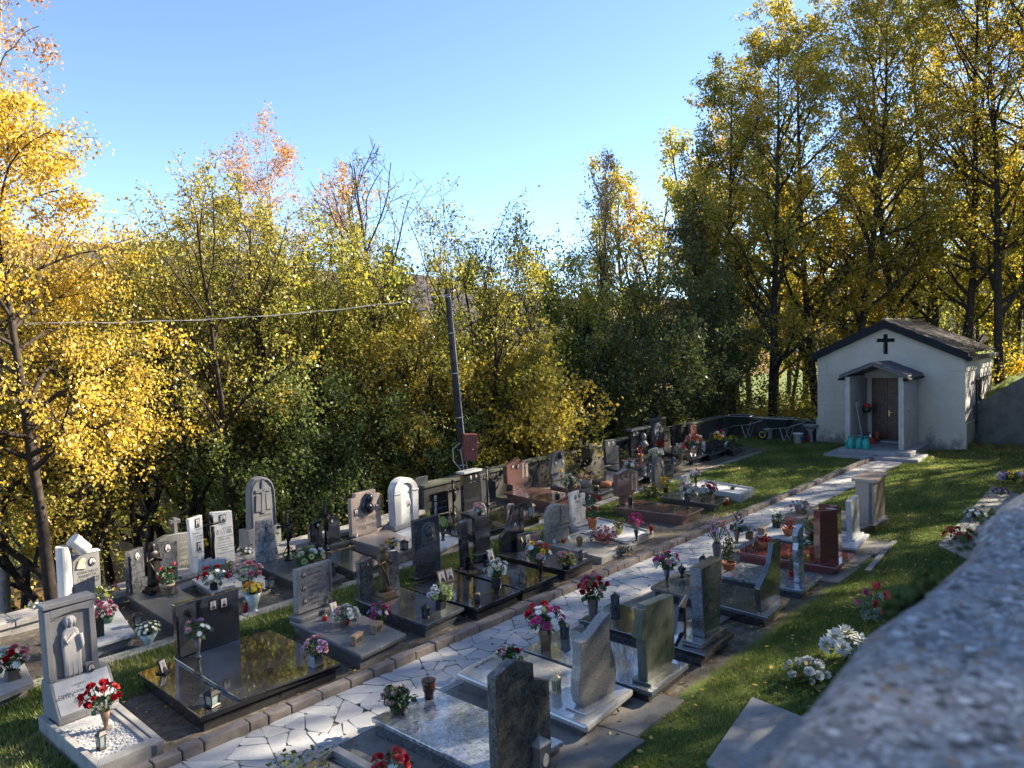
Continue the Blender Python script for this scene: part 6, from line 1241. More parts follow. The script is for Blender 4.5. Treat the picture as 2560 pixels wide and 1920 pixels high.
p = g.plane((1382, 1203), (1412, 1197)); g.stone(p, zz(zE, (1185, 705), (1165, 635), (1190, 448), (1270, 432), (1290, 510), (1285, 660), (1262, 690)), granite('hex_grey', (.07, .07, .07), (.22, .22, .215), .3, 140), .09); g.photo(p, *zE(1207, 545), 6, 10, True, WAX); g.photo(p, *zE(1270, 535), 6, 10, True, WAX)
b = MB(); b.ball(p.at(*p.uv(*zE(1240, 480)), -.02), .07, 10, 7, 1.3); g.part(b, 'bronze_head', DBZ, True); g.text(p, 'LUIGI E MARIA', *zE(1195, 610), *zE(1270, 590), mat=PALE)
plant('dense round clipped bush in a terracotta pot beside the hexagonal headstone', 1432, 1205, .25, 'pot', 18, 14, TER, 20, 22, plain('topiary_green', (.07, .085, .03), .8, 0, .5, 30), 520, None, 'potted bush', fs=.05)
flowers('dark pillar vase of white flowers before the hexagonal headstone', 1425, 1233, .25, 'cone', 12, 18, BLKP, [('pom', 'white'), ('rose', 'cream'), ('daisy', 'white')], 14, 18, 16, size=5.5, nf=90)
plant('wide stone bowl of dry orange grass on the hexagonal headstone grave', 1464, 1217, .25, 'bowl', 34, 18, stone('bowl_stone', (.28, .26, .23), .8), 22, 8, plain('dry_grass', (.34, .20, .09), .8), 160, None, fs=.06)
candle('dark little pot lamp on the hexagonal headstone grave', 1491, 1226, .25, 14, 13, DBZ)
b = MB(); P = P3(1515, 1217, .25); b.lathe([(.003, 0), (.13, 0), (.15, .04), (.15, .10), (.12, .13), (.003, .14)], 16); o = b.build('terracotta_drum', TER, None, True); w_ = xy(P[0], P[1]); o.location = (w_[0], w_[1], P[2]+.001); tag(o, 'low round terracotta drum on the hexagonal headstone grave', 'ornament')
def back(label, BL, BR, outline, f, mat, top, h=.22, group=GB, photos=(), cap=None):
    g = Grave(label, top, h, group=group); g.slab(DKG, .05, BLK, .06); p = g.plane(BL, BR); g.stone(p, zz(f, *outline), mat, .1)
    for q in photos: g.photo(p, *f(*q), 6, 9, False, WAX)
    if cap:
        u0, v0 = p.uv(*f(*cap[0])); u1, v1 = p.uv(*f(*cap[1])); g.bar(p, u0-.03, u1+.05, (v0+v1)/2, (v0+v1)/2+.07, -.07, .16, MGR, 'cap')
    return g, p
g, p = back('black polished grave with a wide dark headstone behind the round clipped bush', (1437, 1171), (1478, 1162), ((1370, 592), (1345, 360), (1495, 332), (1512, 560)), zE, BLK, dict(HL=(1440, 1190), FL=(1560, 1212), FR=(1610, 1192)), photos=((1478, 380),))
b = MB(); 
for k in range(4): b.ball(p.at(*p.uv(*zE(1390+k*14, 385+(k % 2)*20)), -.02), .05, 7, 5)
g.part(b, 'bronze_group', BRZ, True); b = MB(); b.tube([p.at(*p.uv(*zE(x, y)), -.006) for x, y in ((1420, 560), (1425, 470), (1455, 470), (1455, 545), (1500, 540))], .007, 5); g.part(b, 'inlaid_line', STEEL)
g, p = back('dark grave with a blue-grey headstone and a small side lantern niche', (1517, 1164), (1549, 1157), ((1648, 565), (1632, 350), (1722, 338), (1730, 400), (1755, 395), (1757, 545)), zE, SLT, dict(HL=(1510, 1168), FL=(1626, 1192), FR=(1690, 1172)), photos=((1662, 380), (1703, 372)))
plant('terracotta pot of yellowish leaves before the blue-grey far headstone', 1562, 1164, .22, 'pot', 18, 14, TER, 14, 16, FOL3, 90, ('daisy', 'yellow', 4, 4))
flowers('bunch of white flowers just behind the red-brown house-shaped headstone', 1574, 1176, .22, 'bowl', 10, 5, BLKP, [('pom', 'white'), ('rose', 'white')], 10, 14, 12, size=5, nf=60)
lantern('dark cylinder lantern on the slab behind the oval toothed headstone', 1622, 1178, .22, 15, 23, BLKP, 'round')
g, p = back('black grave with a capped headstone, two gold portraits and a pale bust', (1581, 1142), (1623, 1132), ((640, 570), (628, 260), (818, 240), (835, 545)), zK, BLK, dict(HL=(1572, 1148), FL=(1676, 1170), FR=(1722, 1153)), photos=((668, 300), (705, 292)), cap=((625, 262), (835, 240)))
b = MB(); q = p.at(*p.uv(*zK(752, 330)), -.08); b.ball(q, .10, 10, 7, 1.3); b.lathe([(.10, -.32), (.17, -.26), (.08, -.12)], 12, q[0], q[1], q[2]); g.part(b, 'bust', plain('bust_grey', (.2, .19, .18), .5), True)
plant('small red-flowered pot at the foot of the capped black headstone', 1601, 1143, .22, 'bowl', 14, 8, TER, 9, 12, FOLR, 70)
flowers('wide bunch of white lilies beside the capped black headstone', 1640, 1148, .22, None, 4, 4, None, [('tulip', 'white'), ('rose', 'cream'), ('tulip', 'white')], 14, 20, 12, size=6, nf=80, fol=FOL)
flowers('bronze vase of coral roses and a white lily on the far grave', 1702, 1151, .22, 'hex', 13, 18, BRZ, [('rose', 'palepink'), ('tulip', 'white'), ('rose', 'coral')], 12, 15, 13, size=5, nf=70, fol=FOL2)
lantern('dark squat lantern at the front edge of the capped headstone grave', 1683, 1158, .22, 14, 18, BLKP, 'round')
g, p = back('black grave with the tallest capped headstone and a pale carved figure', (1633, 1122), (1661, 1115), ((885, 470), (872, 150), (1005, 135), (1015, 440)), zK, SLT, dict(HL=(1650, 1126), FL=(1732, 1147), FR=(1772, 1134)), photos=((968, 208),), cap=((868, 145), (1015, 128)))
g.stone(p, zz(zK, (900, 330), (895, 230), (915, 180), (942, 170), (945, 320)), plain('pale_relief', (.32, .31, .29), .6), .03, 'figure_relief', y0=-.03)
plant('round bunch of rust-red chrysanthemums before the tallest far headstone', 1649, 1125, .22, 'bowl', 14, 6, BLKP, 14, 12, FOLR, 120, ('pom', 'rust', 14, 4))
flowers('tall silver vase with a white lily and salmon roses on the far grave', 1735, 1138, .22, 'stand', 14, 26, STEEL, [('rose', 'coral'), ('tulip', 'white'), ('rose', 'palepink'), ('rose', 'orange')], 15, 20, 15, size=5.5, nf=70)
lantern('dark round lantern beside the tall silver vase', 1752, 1134, .22, 16, 16, BLKP, 'round')
g, p = back('dark grave with a plain narrow headstone and a pale left edge', (1686, 1115), (1706, 1109), ((1120, 435), (1110, 218), (1215, 198), (1225, 415)), zK, BLK, dict(HL=(1692, 1118), FL=(1775, 1137), FR=(1816, 1124)))
g, p = back('far dark grave with a red-brown rounded headstone bearing a number-like emblem', (1733, 1100), (1748, 1096), ((1345, 345), (1325, 290), (1320, 225), (1345, 190), (1400, 178), (1430, 195), (1435, 250), (1420, 300), (1395, 330)), zK, RBR, dict(HL=(1762, 1107), FL=(1833, 1126), FR=(1861, 1113)))
b = MB(); b.tube([p.at(*p.uv(*zK(x, y)), -.015) for x, y in ((1378, 205), (1358, 205), (1355, 235), (1365, 248), (1378, 235), (1362, 225))], .012, 5); b.tube([p.at(*p.uv(*zK(x, y)), -.015) for x, y in ((1405, 205), (1425, 200))], .012, 5); b.tube([p.at(*p.uv(*zK(x, y)), -.015) for x, y in ((1414, 202), (1418, 250))], .012, 5); g.part(b, 'emblem', PNK, True)
flowers('dark vase of red, white and purple flowers on the last far grave', 1800, 1125, .22, 'cone', 11, 22, BLKP, [('rose', 'red'), ('rose', 'white'), ('pom', 'lilac'), ('rose', 'coral'), ('pom', 'yellow')], 13, 15, 14, size=5, nf=60)
flowers('little brass pot of yellow flowers at the corner of the last far grave', 1832, 1113, .22, 'box', 9, 9, BRZ, [('pom', 'yellow'), ('rose', 'lime')], 9, 10, 8, size=4, nf=40)
candle('small house-shaped pale lamp on the far graves', 1759, 1115, .22, 9, 14, WAX)
lantern('dark lantern right of the house-shaped pale lamp', 1784, 1128, .22, 12, 12, BLKP, 'round')
# ===== row right of the path
g = Grave('sunken earth grave with a grey concrete surround at the bottom edge', dict(FL=(680, 1930), FR=(835, 1858), HR=(960, 1925)), .1, group=GR); g.surround(CON, SOIL, .1, .3, .06)
SEED[0] += 1; c = sum(g.p)/4; foliage(g.th, (-.1, .35, .05), .34, .08, 220, .06, FOL3, 77, 'weeds')
flowers('red roses in a vase at the bottom edge beside the earth grave', 978, 1962, .05, 'cone', 30, 30, DBZ, [('tulip', 'coral'), ('tulip', 'red'), ('rose', 'coral'), ('daisy', 'white')], 12, 46, 30, size=15, nf=60, fol=FOL)
g = Grave('glittering labrador granite grave with a stepped dark headstone, nearest on the right', dict(FL=(928, 1793.6), FR=(1090, 1723), HR=(1409, 1853)), .22, group=GR); g.slab(SPK, .05, DKG, .03)
p = g.plane((1247, 1963), (1378, 1873)); g.stone(p, [(1247, 1963), (1238.5, 1696), (1286, 1652), (1333, 1658), (1335.5, 1700), (1373, 1700), (1378.5, 1873)], granite('dark_mottled', (.018, .019, .018), (.20, .19, .165), .2, 40, .28), .10)
plant('bowl of white and pink buds with green leaves on the labrador granite grave', 995, 1783, .22, 'bowl', 40, 14, plain('brown_bowl', (.12, .06, .04), .6), 40, 26, FOL, 230, ('tulip', 'palepink', 13, 9), 'potted plant', 6, .07)
P = P3(1073, 1746, .22); s = mpp(P); th = thing('grave_lantern', 'brown glass two-tier votive light on the labrador granite grave', 'lantern', P[0], P[1], P[2]+.001)
brn = plain('brown_glass', (.07, .022, .012), .12); b = MB(); b.lathe([(.003, 0), (11*s, 0), (12.5*s, 17*s), (15*s, 20*s), (17*s, 45*s), (16*s, 45.5*s)], 20); b.build('votive_glass', brn, th, True); b = MB(); b.lathe([(18*s, 45.6*s), (18*s, 48*s), (6*s, 48.5*s), (2*s, 49*s), (.8*s, 55*s)], 20); b.build('lid', DBZ, th)
P = P3(1348, 1912, .16); s = mpp(P); th = thing('grave_lantern', 'square grey pillar lantern with oval portrait behind the stepped dark headstone', 'lantern', P[0], P[1], P[2]-.1)
b = MB(); b.box(-.075, .075, -.075, .075, 0, .30); b.build('lantern_body', plain('zinc', (.17, .17, .165), .5, .3), th, bevel=.004); b = MB(); b.lathe([(.125, .3), (.125, .315), (.02, .36), (.006, .40)], 4, rot=.785); b.build('lid', plain('zinc_lid', (.30, .30, .28), .5, .2), th)
b = MB(); b.v = []; b.lathe([(.001, 0), (.042, 0), (.042, .008), (.001, .009)], 16, sy=1.4); o = b.build('portrait', PH_BG, th); o.location = (0, -.076, .17); o.rotation_euler = (math.pi/2, 0, 0)
g = Grave('pale grey granite grave with rounded edges and a wave-shaped headstone', dict(FL=(1139, 1681), HL=(1467, 1817), HR=(1584, 1723)), .24, group=GR); g.slab(GRY, .075, MGR, .07, .022)
p = g.plane((1465, 1773), (1533, 1735)); g.stone(p, zz(n2, (250, 1786), (190, 1720), (160, 1600), (160, 1400), (185, 1200), (192, 1000), (172, 870), (240, 845), (330, 760), (420, 640), (500, 530), (588, 452), (575, 600), (578, 800), (610, 950), (650, 1100), (668, 1250), (655, 1430), (622, 1570)), granite('wave_granite', (.12, .11, .10), (.36, .34, .31), .2, 170, .5), .12)
g.bar(p, -.12, p.uv(1540, 1726)[0]+.12, 0, .02, -.10, .18, GRY)
tp = Plane(P3(1194, 1661, .2425), P3(1235, 1640, .2425)-P3(1194, 1661, .2425), np.cross(P3(1194, 1661, .2425)-P3(1235, 1640, .2425), np.array([0, 0, 1.0])))
m3 = text_mesh('Scandroli'); co = np.array([v.co for v in m3.vertices]); k_ = .34/(co[:, 0].max()); o_ = P3(1230, 1644, .2425); e_ = tp.e; q_ = np.array([-e_[1], e_[0], 0]); me = bpy.data.meshes.new('lettering'); me.from_pydata([g.loc(o_-e_*c[0]*k_-q_*c[1]*k_+np.array([0, 0, .002])) for c in co], [], [tuple(f.vertices) for f in m3.polygons]); me.update(); me.materials.append(TEX); link('lettering', me, g.th)
flowers('red-ribboned bunch of pink roses and lilies lying on the wave headstone grave', 1277, 1652, .24, None, 4, 4, None, [('rose', 'palepink'), ('tulip', 'palepink'), ('rose', 'red'), ('daisy', 'white')], 10, 30, 18, size=8.5, nf=90, fsize=.09)
lantern('cream and gold glass-sided lantern on the wave headstone grave', 1391, 1730, .24, 32, 50, plain('cream_metal', (.44, .36, .19), .4), 'round')
g = Grave('dark polished grave with a green veined cross-shaped headstone', dict(FL=(1308, 1623), HL=(1629.8, 1732), HR=(1722, 1659)), .24, group=GR); g.slab(granite('slate_polished', (.05, .055, .06), (.16, .17, .175), .08, 90, .4), .055, BLK, .05)
p = g.plane((1620, 1711), (1681, 1671)); g.stone(p, zz(n2, (1105, 1445), (1072, 845), (1020, 835), (1030, 575), (1048, 565), (1045, 415), (1085, 398), (1085, 352), (1455, 205), (1468, 500), (1478, 1080), (1450, 1105), (1445, 1228)), GRN, .12); g.bar(p, -.04, p.uv(1686, 1668)[0]+.03, 0, .03, -.06, .18, GRN)
flowers('tall hexagonal brown vase of red, pink and white flowers', 1364, 1625, .24, 'hex', 34, 54, plain('bronze_brown', (.16, .10, .055), .4, .4), [('pom', 'red'), ('daisy', 'lilacwhite'), ('pom', 'hotpink'), ('rose', 'red'), ('daisy', 'white'), ('pom', 'magenta')], 22, 46, 34, size=11, nf=70, fsize=.10)
lantern('black hexagonal glass lantern beside the tall brown vase', 1412, 1594, .24, 30, 44, BLKP, 'round')
g = Grave('black grave with a tapered dark pillar headstone and an angled panel with brass edges', dict(FL=(1447, 1548.6), HL=(1761.8, 1638), HR=(1835, 1582)), .24, group=GR); g.slab(BLK, .06, DKG, .05)
p = g.plane((1753.7, 1624), (1817, 1580)); g.bar(p, -.0, p.uv(1817, 1580)[0], 0, .06, 0, .26, DKG); p = Plane(p.at(0, .061, .06), p.e, p.q)
g.stone(p, zz(n3, (890, 1412), (850, 405), (1136, 245), (1105, 1285)), DKG, .16)
p = g.plane(n3(610, 1275), n3(685, 1190)); b = MB()
pts = [p.at(*p.uv(*n3(*q))) for q in ((500, 1330), (612, 1275), (625, 930), (670, 770), (655, 755), (548, 935))]
g.stone(p, zz(n3, (490, 1320), (612, 1262), (622, 945), (548, 930)), BLK, .05, 'angled_panel'); g.stone(p, zz(n3, (622, 1190), (685, 1160), (665, 800), (622, 960)), BLK, .04, 'angled_panel', y0=.06)
b.tube([p.at(*p.uv(*n3(624, 1400)), -.01), p.at(*p.uv(*n3(616, 940)), -.01)], .008, 5); b.tube([p.at(*p.uv(*n3(684, 1330)), .05), p.at(*p.uv(*n3(668, 800)), .05)], .008, 5); g.part(b, 'brass_edge', BRZ, True)
g.stone(p, zz(n3, (545, 925), (622, 945), (668, 775), (640, 752)), plain('pale_edge', (.5, .4, .3), .3), .02, 'sloping_edge', y0=-.004)
flowers('ribbed grey vase of pink and red roses and carnations by the path', 1483, 1549, .24, 'hex', 27, 57, plain('grey_brown_vase', (.12, .10, .095), .5), [('pom', 'pink'), ('rose', 'pink'), ('tulip', 'red'), ('pom', 'palepink'), ('rose', 'coral')], 18, 36, 31, size=10, nf=90)
lantern('round black lantern beside the ribbed grey vase', 1538, 1518, .24, 28, 40, BLKP, 'round')
g = Grave('black grave with a leaning sail headstone, its outline curving down to the left', dict(FL=(1626, 1466.6), HL=(1919, 1544), HR=(1975, 1494.7)), .24, group=GR); g.slab(DKG, .055, BLK, .05)
p = g.plane((1902.4, 1531), (1948.7, 1494)); g.stone(p, zz(n4, (632, 1243), (612, 985), (690, 820), (735, 700), (768, 480), (850, 430), (845, 700), (838, 1078)), granite('sail_green', (.022, .025, .024), (.075, .08, .075), .15, 170, .4), .07)
flowers('tall dark cone vase of pink and cream roses on the sail headstone grave', 1668, 1466, .24, 'stand', 18, 48, plain('pewter', (.10, .10, .11), .35, .7), [('rose', 'hotpink'), ('rose', 'cream'), ('rose', 'white'), ('rose', 'rose'), ('pom', 'magenta')], 20, 34, 21, size=8.5, nf=100)
lantern('small covered dark urn beside the tall cone vase', 1705, 1444, .24, 21, 36, plain('pewter2', (.06, .06, .065), .35, .7), 'urn')
lantern('dark lantern with red and white candle half hidden by the tapered pillar', 1759, 1418, .24, 24, 34, DBZ, glow=True)
g = Grave('speckled blue-grey grave with a narrow wavy upright slab', dict(FL=(1795, 1437), HL=(2006, 1477), HR=(2057, 1440)), .22, group=GR); g.slab(SPK, .05, DKG, .05)
p = g.plane((1997, 1459), (2010, 1453)); g.stone(p, zz(n4, (1052, 928), (1048, 700), (1036, 560), (1046, 480), (1032, 400), (1045, 338), (1098, 268), (1102, 400), (1096, 520), (1108, 640), (1105, 905)), SPK, .09)
plant('tall conical potted cypress on the speckled grave', 1822, 1423, .22, 'pot', 37, 18, TER, 15, 40, plain('cypress', (.10, .11, .03), .8, 0, .5, 30), 420, None, 'potted bush', 0, .05)
flowers('dark rounded vase of tall purple orchids beside the potted cypress', 1793, 1393, .2, 'hex', 24, 36, plain('grey_dark_vase', (.09, .08, .085), .4), [('daisy', 'purple'), ('daisy', 'lilac'), ('daisy', 'hotpink')], 20, 26, 26, dy=14, size=5, nf=24)
plant('small green shrub in a red pot on the speckled grave', 1979, 1440, .22, 'pot', 18, 16, redm, 11, 15, FOL, 130)
g = Grave('red granite grave with two angled red headstones', dict(FL=(1839, 1378.8), HL=(2089, 1420.6), HR=(2137, 1384.5)), .24, group=GR); g.slab(RED, .055, RED, .05)
p = g.plane((2050.5, 1409), (2097, 1400)); g.stone(p, zz(n4, (1285, 706), (1280, 125), (1478, 100), (1492, 672)), RED, .14, 'front_headstone')
p = g.plane((2098, 1396), (2109, 1386)); g.stone(p, zz(n4, (1495, 655), (1488, 60), (1530, 70), (1540, 600)), RED, .3, 'rear_headstone', y0=.02)
plant('round terracotta bowl of low red flowers on the red granite grave', 1912, 1371, .24, 'bowl', 32, 19, TER, 16, 7, FOLR, 160, None, fs=.05)
plant('bronze pot of mauve orchids at the path end of the red granite grave', 1874, 1348, .24, 'box', 17, 17, plain('old_bronze_pot', (.14, .10, .05), .5, .5), 20, 12, FOL, 40, ('daisy', 'lilac', 10, 4.5))
plant('tall bronze vase with dark broad leaves on the red granite grave', 1842, 1358, .24, 'cone', 19, 34, BRZ, 13, 24, plain('broad_leaf', (.02, .05, .03), .35), 18, ('daisy', 'palepink', 6, 4), 'vase of flowers', 0, .16)
plant('leafy potted cyclamen in a clay pot behind the front red headstone', 2033, 1384, .24, 'pot', 22, 22, TER, 24, 26, FOL, 130, ('tulip', 'palepink', 7, 5), fs=.08)
g = Grave('pale grey marble grave with a plain upright slab', dict(FL=(1885, 1336), HL=(2142, 1371), HR=(2173.7, 1334.8)), .24, group=GR); g.slab(LGR, .055, MGR, .05, .015)
p = g.plane((2131, 1352), (2150, 1336)); g.stone(p, zz(zI, (1838, 697), (1820, 360), (1890, 303), (1902, 640)), LGR, .09); g.bar(p, -.05, p.uv(2152, 1335)[0]+.04, 0, .03, -.05, .17, LGR)
plant('terracotta bowl of red-leaved begonias on the pale grey marble grave', 1973, 1338, .24, 'bowl', 34, 18, TER, 15, 17, plain('begonia', (.42, .10, .06), .6), 110, None, fs=.06)
plant('dark box of white flowers on the pale grey marble grave', 1945, 1318, .24, 'box', 24, 12, BLKP, 20, 15, FOL, 110, ('rose', 'white', 10, 5))
box_ornament('small stone book ornament on the pale grey marble grave', 1914, 1334, .24, 30, 14, 16, .2)
plant('bushy flowering plant between the grey marble slab and the red headstones', 2030, 1345, .24, 'pot', 20, 10, BLKP, 26, 30, FOL3, 190, ('rose', 'palepink', 8, 4.5), fs=.07)
g = Grave('pink stone grave with a thick capped pillar as headstone, last on the right', dict(FL=(1951, 1287), HL=(2150, 1322), HR=(2223.5, 1295)), .2, group=GR); g.slab(PNK, .05, PNK, .03)
p = g.plane((2184.5, 1314), (2212, 1292)); u1 = p.uv(2212, 1292)[0]; vt = p.uv(2190, 1203)[1]
g.bar(p, 0, u1, .022, vt, 0, .34, PNK, 'pillar', .006); g.bar(p, -.06, u1+.06, vt+.001, vt+.06, -.06, .40, PNK, 'pillar_cap', .006)
g.bar(p, -.05, u1+.05, .001, .021, -.05, .39, PNK, 'pillar_foot'); g.bar(p, .0-.012, -.001, .03, vt-.02, .03, .09, SLT, 'dark_strip', 0)
flowers('brass bowl of white and pink flowers on the pink stone grave', 2003, 1284, .2, 'box', 24, 10, BRZ, [('daisy', 'white'), ('pom', 'lilacwhite'), ('rose', 'rose')], 18, 24, 13, size=5.5, nf=90, fol=FOL2)
b = MB()
for q in ((2161, 1424, 2204, 1375), (2204, 1372, 2230, 1350)):
    A_, B_ = P3(q[0], q[1], .12), P3(q[2], q[3], .12); d = (B_-A_)/np.linalg.norm(B_-A_); nn = np.array([-d[1], d[0], 0])*.09; b.quadbox([tuple(A_), tuple(A_-nn), tuple(B_-nn), tuple(B_)], .3)
o = b.build('kerb_stones', CON, bevel=.008); p0 = xy(0, 0); o.location = (p0[0], p0[1], 0); o.rotation_euler = (0, 0, ROT); struct(o)
# ===== graves at the foot of the retaining wall
def low(label, top, h): g = Grave(label, top, h, group='low graves at the foot of the retaining wall'); g.slab(CON, .1, CON, .02); return g
low('low concrete slab at the bottom centre partly hidden by the pebbled wall', dict(HL=(1765, 1905), FL=(1880, 1741), FR=(2030, 1800)), .12)
low('low concrete slab behind the white chrysanthemums', dict(HL=(2180, 1585), FL=(2120, 1640), FR=(2260, 1700)), .1)
low('low weathered concrete slab beside the red and white flowers', dict(HL=(2480, 1216), FL=(2345, 1362), FR=(2470, 1420)), .1)
flowers('bunch of white roses lying in the grass near the pebbled wall', 2020, 1712, .06, None, 4, 5, None, [('rose', 'white'), ('tulip', 'white')], 15, 50, 32, size=12, nf=70, fol=FOL3)
flowers('large white chrysanthemum heads at the edge of the pebbled wall', 2112, 1640, .1, None, 4, 5, None, [('pom', 'white')], 7, 40, 30, size=24, nf=30, fol=FOL2)
flowers('pink tulips with silvery leaves beside the mossy wall edge', 2185, 1560, .1, None, 4, 5, None, [('tulip', 'coral'), ('tulip', 'pink')], 9, 40, 54, size=14, nf=150, fol=FOL2, dy=-5)
flowers('red flowers on the low weathered slab near the pebbled wall', 2395, 1352, .1, None, 4, 5, None, [('rose', 'red'), ('rose', 'coral')], 9, 34, 15, size=9, nf=40)
flowers('white flowers on the low weathered slab near the pebbled wall', 2440, 1300, .1, None, 4, 5, None, [('rose', 'white'), ('daisy', 'white'), ('pom', 'white')], 12, 28, 13, size=7, nf=60)
flowers('purple pansies at the top of the low weathered slab', 2500, 1240, .1, None, 4, 5, None, [('daisy', 'lilac'), ('daisy', 'purple')], 12, 22, 10, size=5, nf=30)
flowers('yellow, pink and white bunch far up by the pebbled wall', 2530, 1205, .1, None, 4, 5, None, [('pom', 'yellow'), ('rose', 'lilac'), ('pom', 'white'), ('rose', 'rose')], 12, 30, 10, size=8, nf=40)
# ===== wheelbarrows, buckets
def wheelbarrow(label, s, t, rot, wheelcol, tub):
    q = xy(s, t); th = thing('wheelbarrow', label, 'wheelbarrow', rot=rot, world=(q[0], q[1], float(ground(s, t)))); b = MB()
    top = [(-.62, -.36), (.40, -.36), (.40, .36), (-.62, .36)]; bot = [(-.36, -.22), (.22, -.22), (.22, .22), (-.36, .22)]
    b.add([(x, y, .86) for x, y in top]+[(x, y, .50) for x, y in bot]+[(x*.96, y*.94, .855) for x, y in top]+[(x*.95, y*.94, .52) for x, y in bot],
          [(i, (i+1) % 4, (i+1) % 4+4, i+4) for i in range(4)]+[(7, 6, 5, 4)]+[(8+i, 12+i, 12+(i+1) % 4, 8+(i+1) % 4) for i in range(4)]+[(12, 13, 14, 15)]+[(i, i+8, (i+1) % 4+8, (i+1) % 4) for i in range(4)]); b.build('tub', tub, th)
    b = MB(); b.tube([(x, y, .865) for x, y in top+top[:1]], .014, 6)
    for k in (-1, 1):
        b.tube([(-.72, k*.06, .27), (-.30, k*.2, .47), (.35, k*.25, .55), (1.05, k*.28, .80)], .018, 6); b.tube([(.05, k*.24, .5), (.22, k*.28, .0)], .015, 6); b.tube([(.40, k*.25, .56), (.22, k*.28, .0)], .015, 6)
    b.build('frame', plain('galvanised', (.36, .36, .36), .45, .6), th)
    for k in (-1, 1):
        b = MB(); b.tube([(1.0, k*.28, .785), (1.15, k*.28, .83)], .024, 7); b.build('grip', BLKP, th)
    b = MB(); b.lathe([(.10, -.045), (.19, -.05), (.205, 0), (.19, .05), (.10, .045)], 20); w_ = b.build('wheel', BLKP, th, True); w_.location = (-.72, 0, .205); w_.rotation_euler = (math.pi/2, 0, 0)
    b = MB(); b.lathe([(.002, -.03), (.135, -.052), (.135, .052), (.002, .03)], 20); b.build('rim', wheelcol, w_); return th
TUBM = plain('dark_green_tub', (.03, .045, .042), .4, .2)
s, t, z = P3(1845, 1098, .0); wheelbarrow('dark green wheelbarrow without a yellow wheel, left one by the cross wall', 28.6, 5.35, ROT-1.45, plain('grey_rim', (.2, .2, .2), .5), TUBM)
wheelbarrow('dark green wheelbarrow with a yellow wheel, right one by the cross wall', 28.5, 3.75, ROT-1.55, plain('yellow_rim', (.70, .42, .02), .4), TUBM)
b = MB(); b.tube([(-.9, 0, 0), (.9, 0, .04)], .018, 6); o = b.build('shovel_handle', plain('pale_wood', (.42, .32, .22), .7)); q = xy(28.2, 3.9); o.location = (q[0], q[1], .93); o.rotation_euler = (0, .03, ROT-1.57); tag(o, 'pale wooden tool handle lying across the wheelbarrows', 'tool')
for lb, (s, t), w_ in (('plain white bucket behind the yellow wheel', (28.75, 4.35), 0), ('white bucket with blue print right of the yellow-wheeled barrow', (28.1, 2.95), 1)):
    q = xy(s, t); th = thing('bucket', lb, 'bucket', rot=ROT, world=(q[0], q[1], float(ground(s, t)))); wp = plain('white_plastic', (.62, .62, .6), .4)
    b = MB(); b.lathe([(.01, 0), (.15, 0), (.175, .36), (.19, .36), (.19, .40), (.17, .40), (.14, .05)], 20); b.build('bucket_body', wp, th, True)
    if w_:
        b = MB(); b.add([(.1705*math.cos(a)*(1-.0), .1705*math.sin(a), z) for a in (-2.3, -2.0, -1.7, -1.4, -1.1) for z in (.14, .27)], [(0, 2, 3, 1), (2, 4, 5, 3), (4, 6, 7, 5), (6, 8, 9, 7)]); b.build('blue_print', plain('blue_print', (.03, .08, .35), .4), th)
q = xy(28.6, 2.75); b = MB(); b.lathe([(.01, 0), (.05, 0), (.07, .3), (.06, .3)], 10); o = b.build('red_can', plain('dark_red_can', (.20, .02, .03), .5), None, True); o.location = (q[0], q[1], 0.02); tag(o, 'dark red can behind the printed bucket', 'can')
q = xy(28.75, 2.72); th = thing('stone_font', 'small pale stone water font left of the chapel corner', 'font', rot=ROT, world=(q[0], q[1], 0)); b = MB(); b.lathe([(.12, 0), (.10, .05), (.07, .2), (.07, .45), (.16, .55)], 14); b.build('font_stem', OLD, th, True); b = MB(); b.lathe([(.14, .551), (.26, .66), (.28, .72), (.24, .72), (.18, .64)], 16); b.build('font_bowl', OLD, th, True)
# ---------------------------------------------------------------- grass blades and fallen leaves
def blades(name, label, n, s0, s1, t0, t1, hgt, wid, seed, mat, keep=None):
    rs = np.random.RandomState(seed); s = rs.uniform(s0, s1, n); t = rs.uniform(t0, t1, n)
    if keep is not None: k = keep(s, t, rs); s, t = s[k], t[k]; n = len(s)
    z = ground(s, t); c = uu[None]*s[:, None]+ww[None]*(t[:, None]+TK); a = rs.uniform(0, 6.283, n); h = hgt*rs.uniform(.5, 1.3, n); w = wid*rs.uniform(.6, 1.2, n); l = rs.uniform(0, .9, n)*h
    B = np.stack([c[:, 0], c[:, 1], z], -1); dx = np.stack([np.cos(a), np.sin(a), 0*a], -1)*w[:, None]; tip = B+np.stack([np.sin(a)*l, -np.cos(a)*l, h], -1)
    V = np.stack([B-dx, B+dx, tip], 1).reshape(-1, 3); me = np_mesh(name, V, np.arange(n*3).reshape(n, 3), mat)
    at = me.attributes.new('lv', 'FLOAT', 'FACE'); at.data.foreach_set('value', np.clip(.5+.3*np.sin(s*2.1)*np.cos(t*2.7)+(rs.rand(n)-.5)*.7, 0, 1).astype(np.float32)); o = link(name, me); tag(o, label, 'grass', None, 'stuff')
GRS = leaf_mat('grass_blade', [(0, (.06, .095, .018)), (.5, (.13, .19, .036)), (.85, (.25, .26, .06)), (1, (.38, .31, .11))], .35)
kr = lambda s, t, rs: (np.sin(s*1.3+np.sin(t*1.9))*np.cos(t*1.6+s*.4)+rs.rand(len(s))*1.5) > -.05
blades('lawn_grass', 'short mown grass of the lawn right of the graves', 110000, 2.5, 15, -7.2, -3.75, .045, .006, 1, GRS, kr)
blades('far_lawn_grass', 'short mown grass of the far lawn before the chapel', 70000, 15, 29, -7.0, -1.3, .05, .010, 2, GRS)
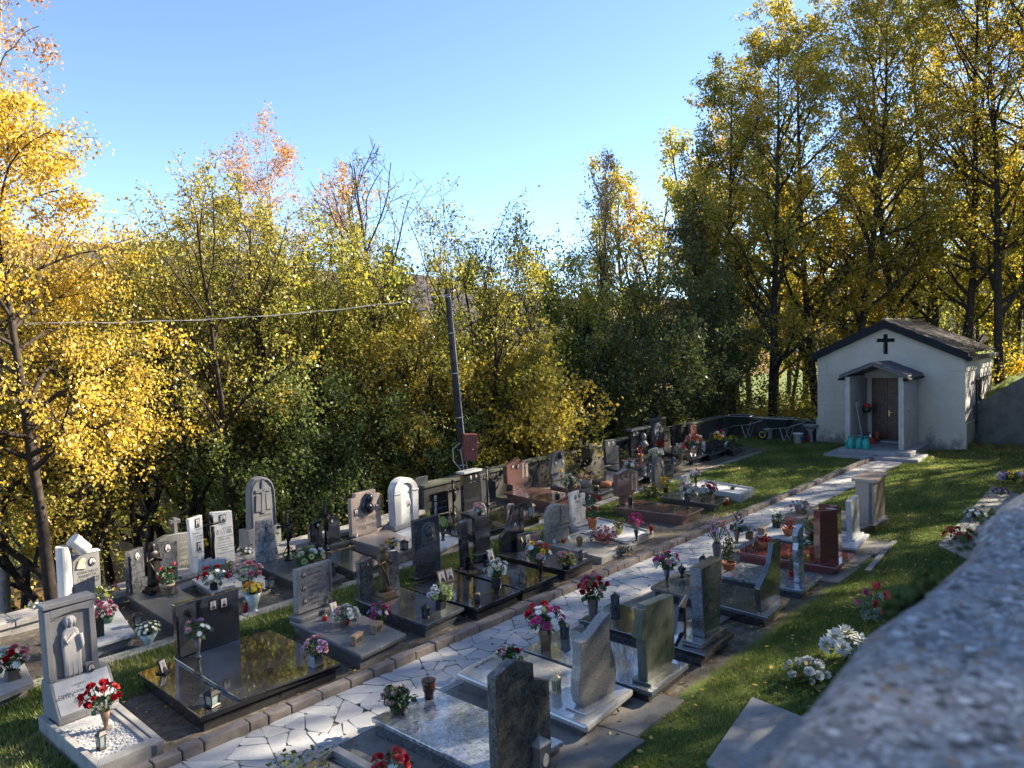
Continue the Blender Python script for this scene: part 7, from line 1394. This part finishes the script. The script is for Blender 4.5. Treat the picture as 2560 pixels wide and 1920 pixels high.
blades('strip_grass', 'grass strip between the two left grave rows', 60000, 1.5, 17, 1.45, 2.75, .06, .007, 3, GRS)
blades('middle_lawn_grass', 'grass between the path kerb and the far graves', 70000, 15.8, 29, .05, 4.0, .05, .010, 4, GRS, lambda s, t, rs: ~((t > 2.75+.02*(s-3)) & (s < 26)))
blades('left_tuft_grass', 'rough grass at the lower left beside the gravel grave', 16000, .8, 2.6, .0, 2.7, .07, .007, 5, GRS)
LIT = leaf_mat('litter_leaf', [(0, (.10, .05, .02)), (.4, (.24, .13, .035)), (.75, (.44, .28, .06)), (1, (.58, .42, .09))], .1)
def litter(name, label, n, s0, s1, t0, t1, size, seed, lift=.03, dens=None):
    rs = np.random.RandomState(seed); s = rs.uniform(s0, s1, n); t = rs.uniform(t0, t1, n)
    if dens is not None: k = dens(s, t, rs); s, t = s[k], t[k]; n = len(s)
    z = ground(s, t)+rs.uniform(.01, lift, n); c = uu[None]*s[:, None]+ww[None]*(t[:, None]+TK); cen = np.stack([c[:, 0], c[:, 1], z], -1)
    d = rs.randn(n, 3); d[:, 2] *= .25; d /= np.linalg.norm(d, axis=1, keepdims=True); e = np.cross(d, np.array([0, 0, 1.0])+rs.randn(n, 3)*.3); e /= np.linalg.norm(e, axis=1, keepdims=True); L = (size*rs.uniform(.6, 1.3, n))[:, None]
    V = np.stack([cen, cen+d*L*.5+e*L*.36, cen+d*L, cen+d*L*.5-e*L*.36], 1).reshape(-1, 3); o = link(name, leaf_mesh(name, V, np.arange(n*4).reshape(n, 4), rs.rand(n), LIT)); tag(o, label, 'fallen leaves', None, 'stuff')
litter('fallen_leaves', 'brown leaves scattered on the lawn and along the graves', 4200, 2, 29, -7.2, -1.3, .055, 11, .05)
litter('gutter_leaves', 'brown leaves lying between the left graves', 2600, 1.5, 26, 0, 4.9, .05, 12, .03)
litter('path_leaves', 'a few brown leaves on the paving', 60, 2, 26, -1.2, -.4, .06, 13, .03)
litter('wood_litter', 'leaf litter on the ground of the wood', 26000, -4, 45, 6.5, 22, .09, 14, .08)
litter('chapel_leaves', 'brown leaves heaped beside the chapel step', 900, 26.5, 30.4, -6.5, -1.6, .07, 15, .05)
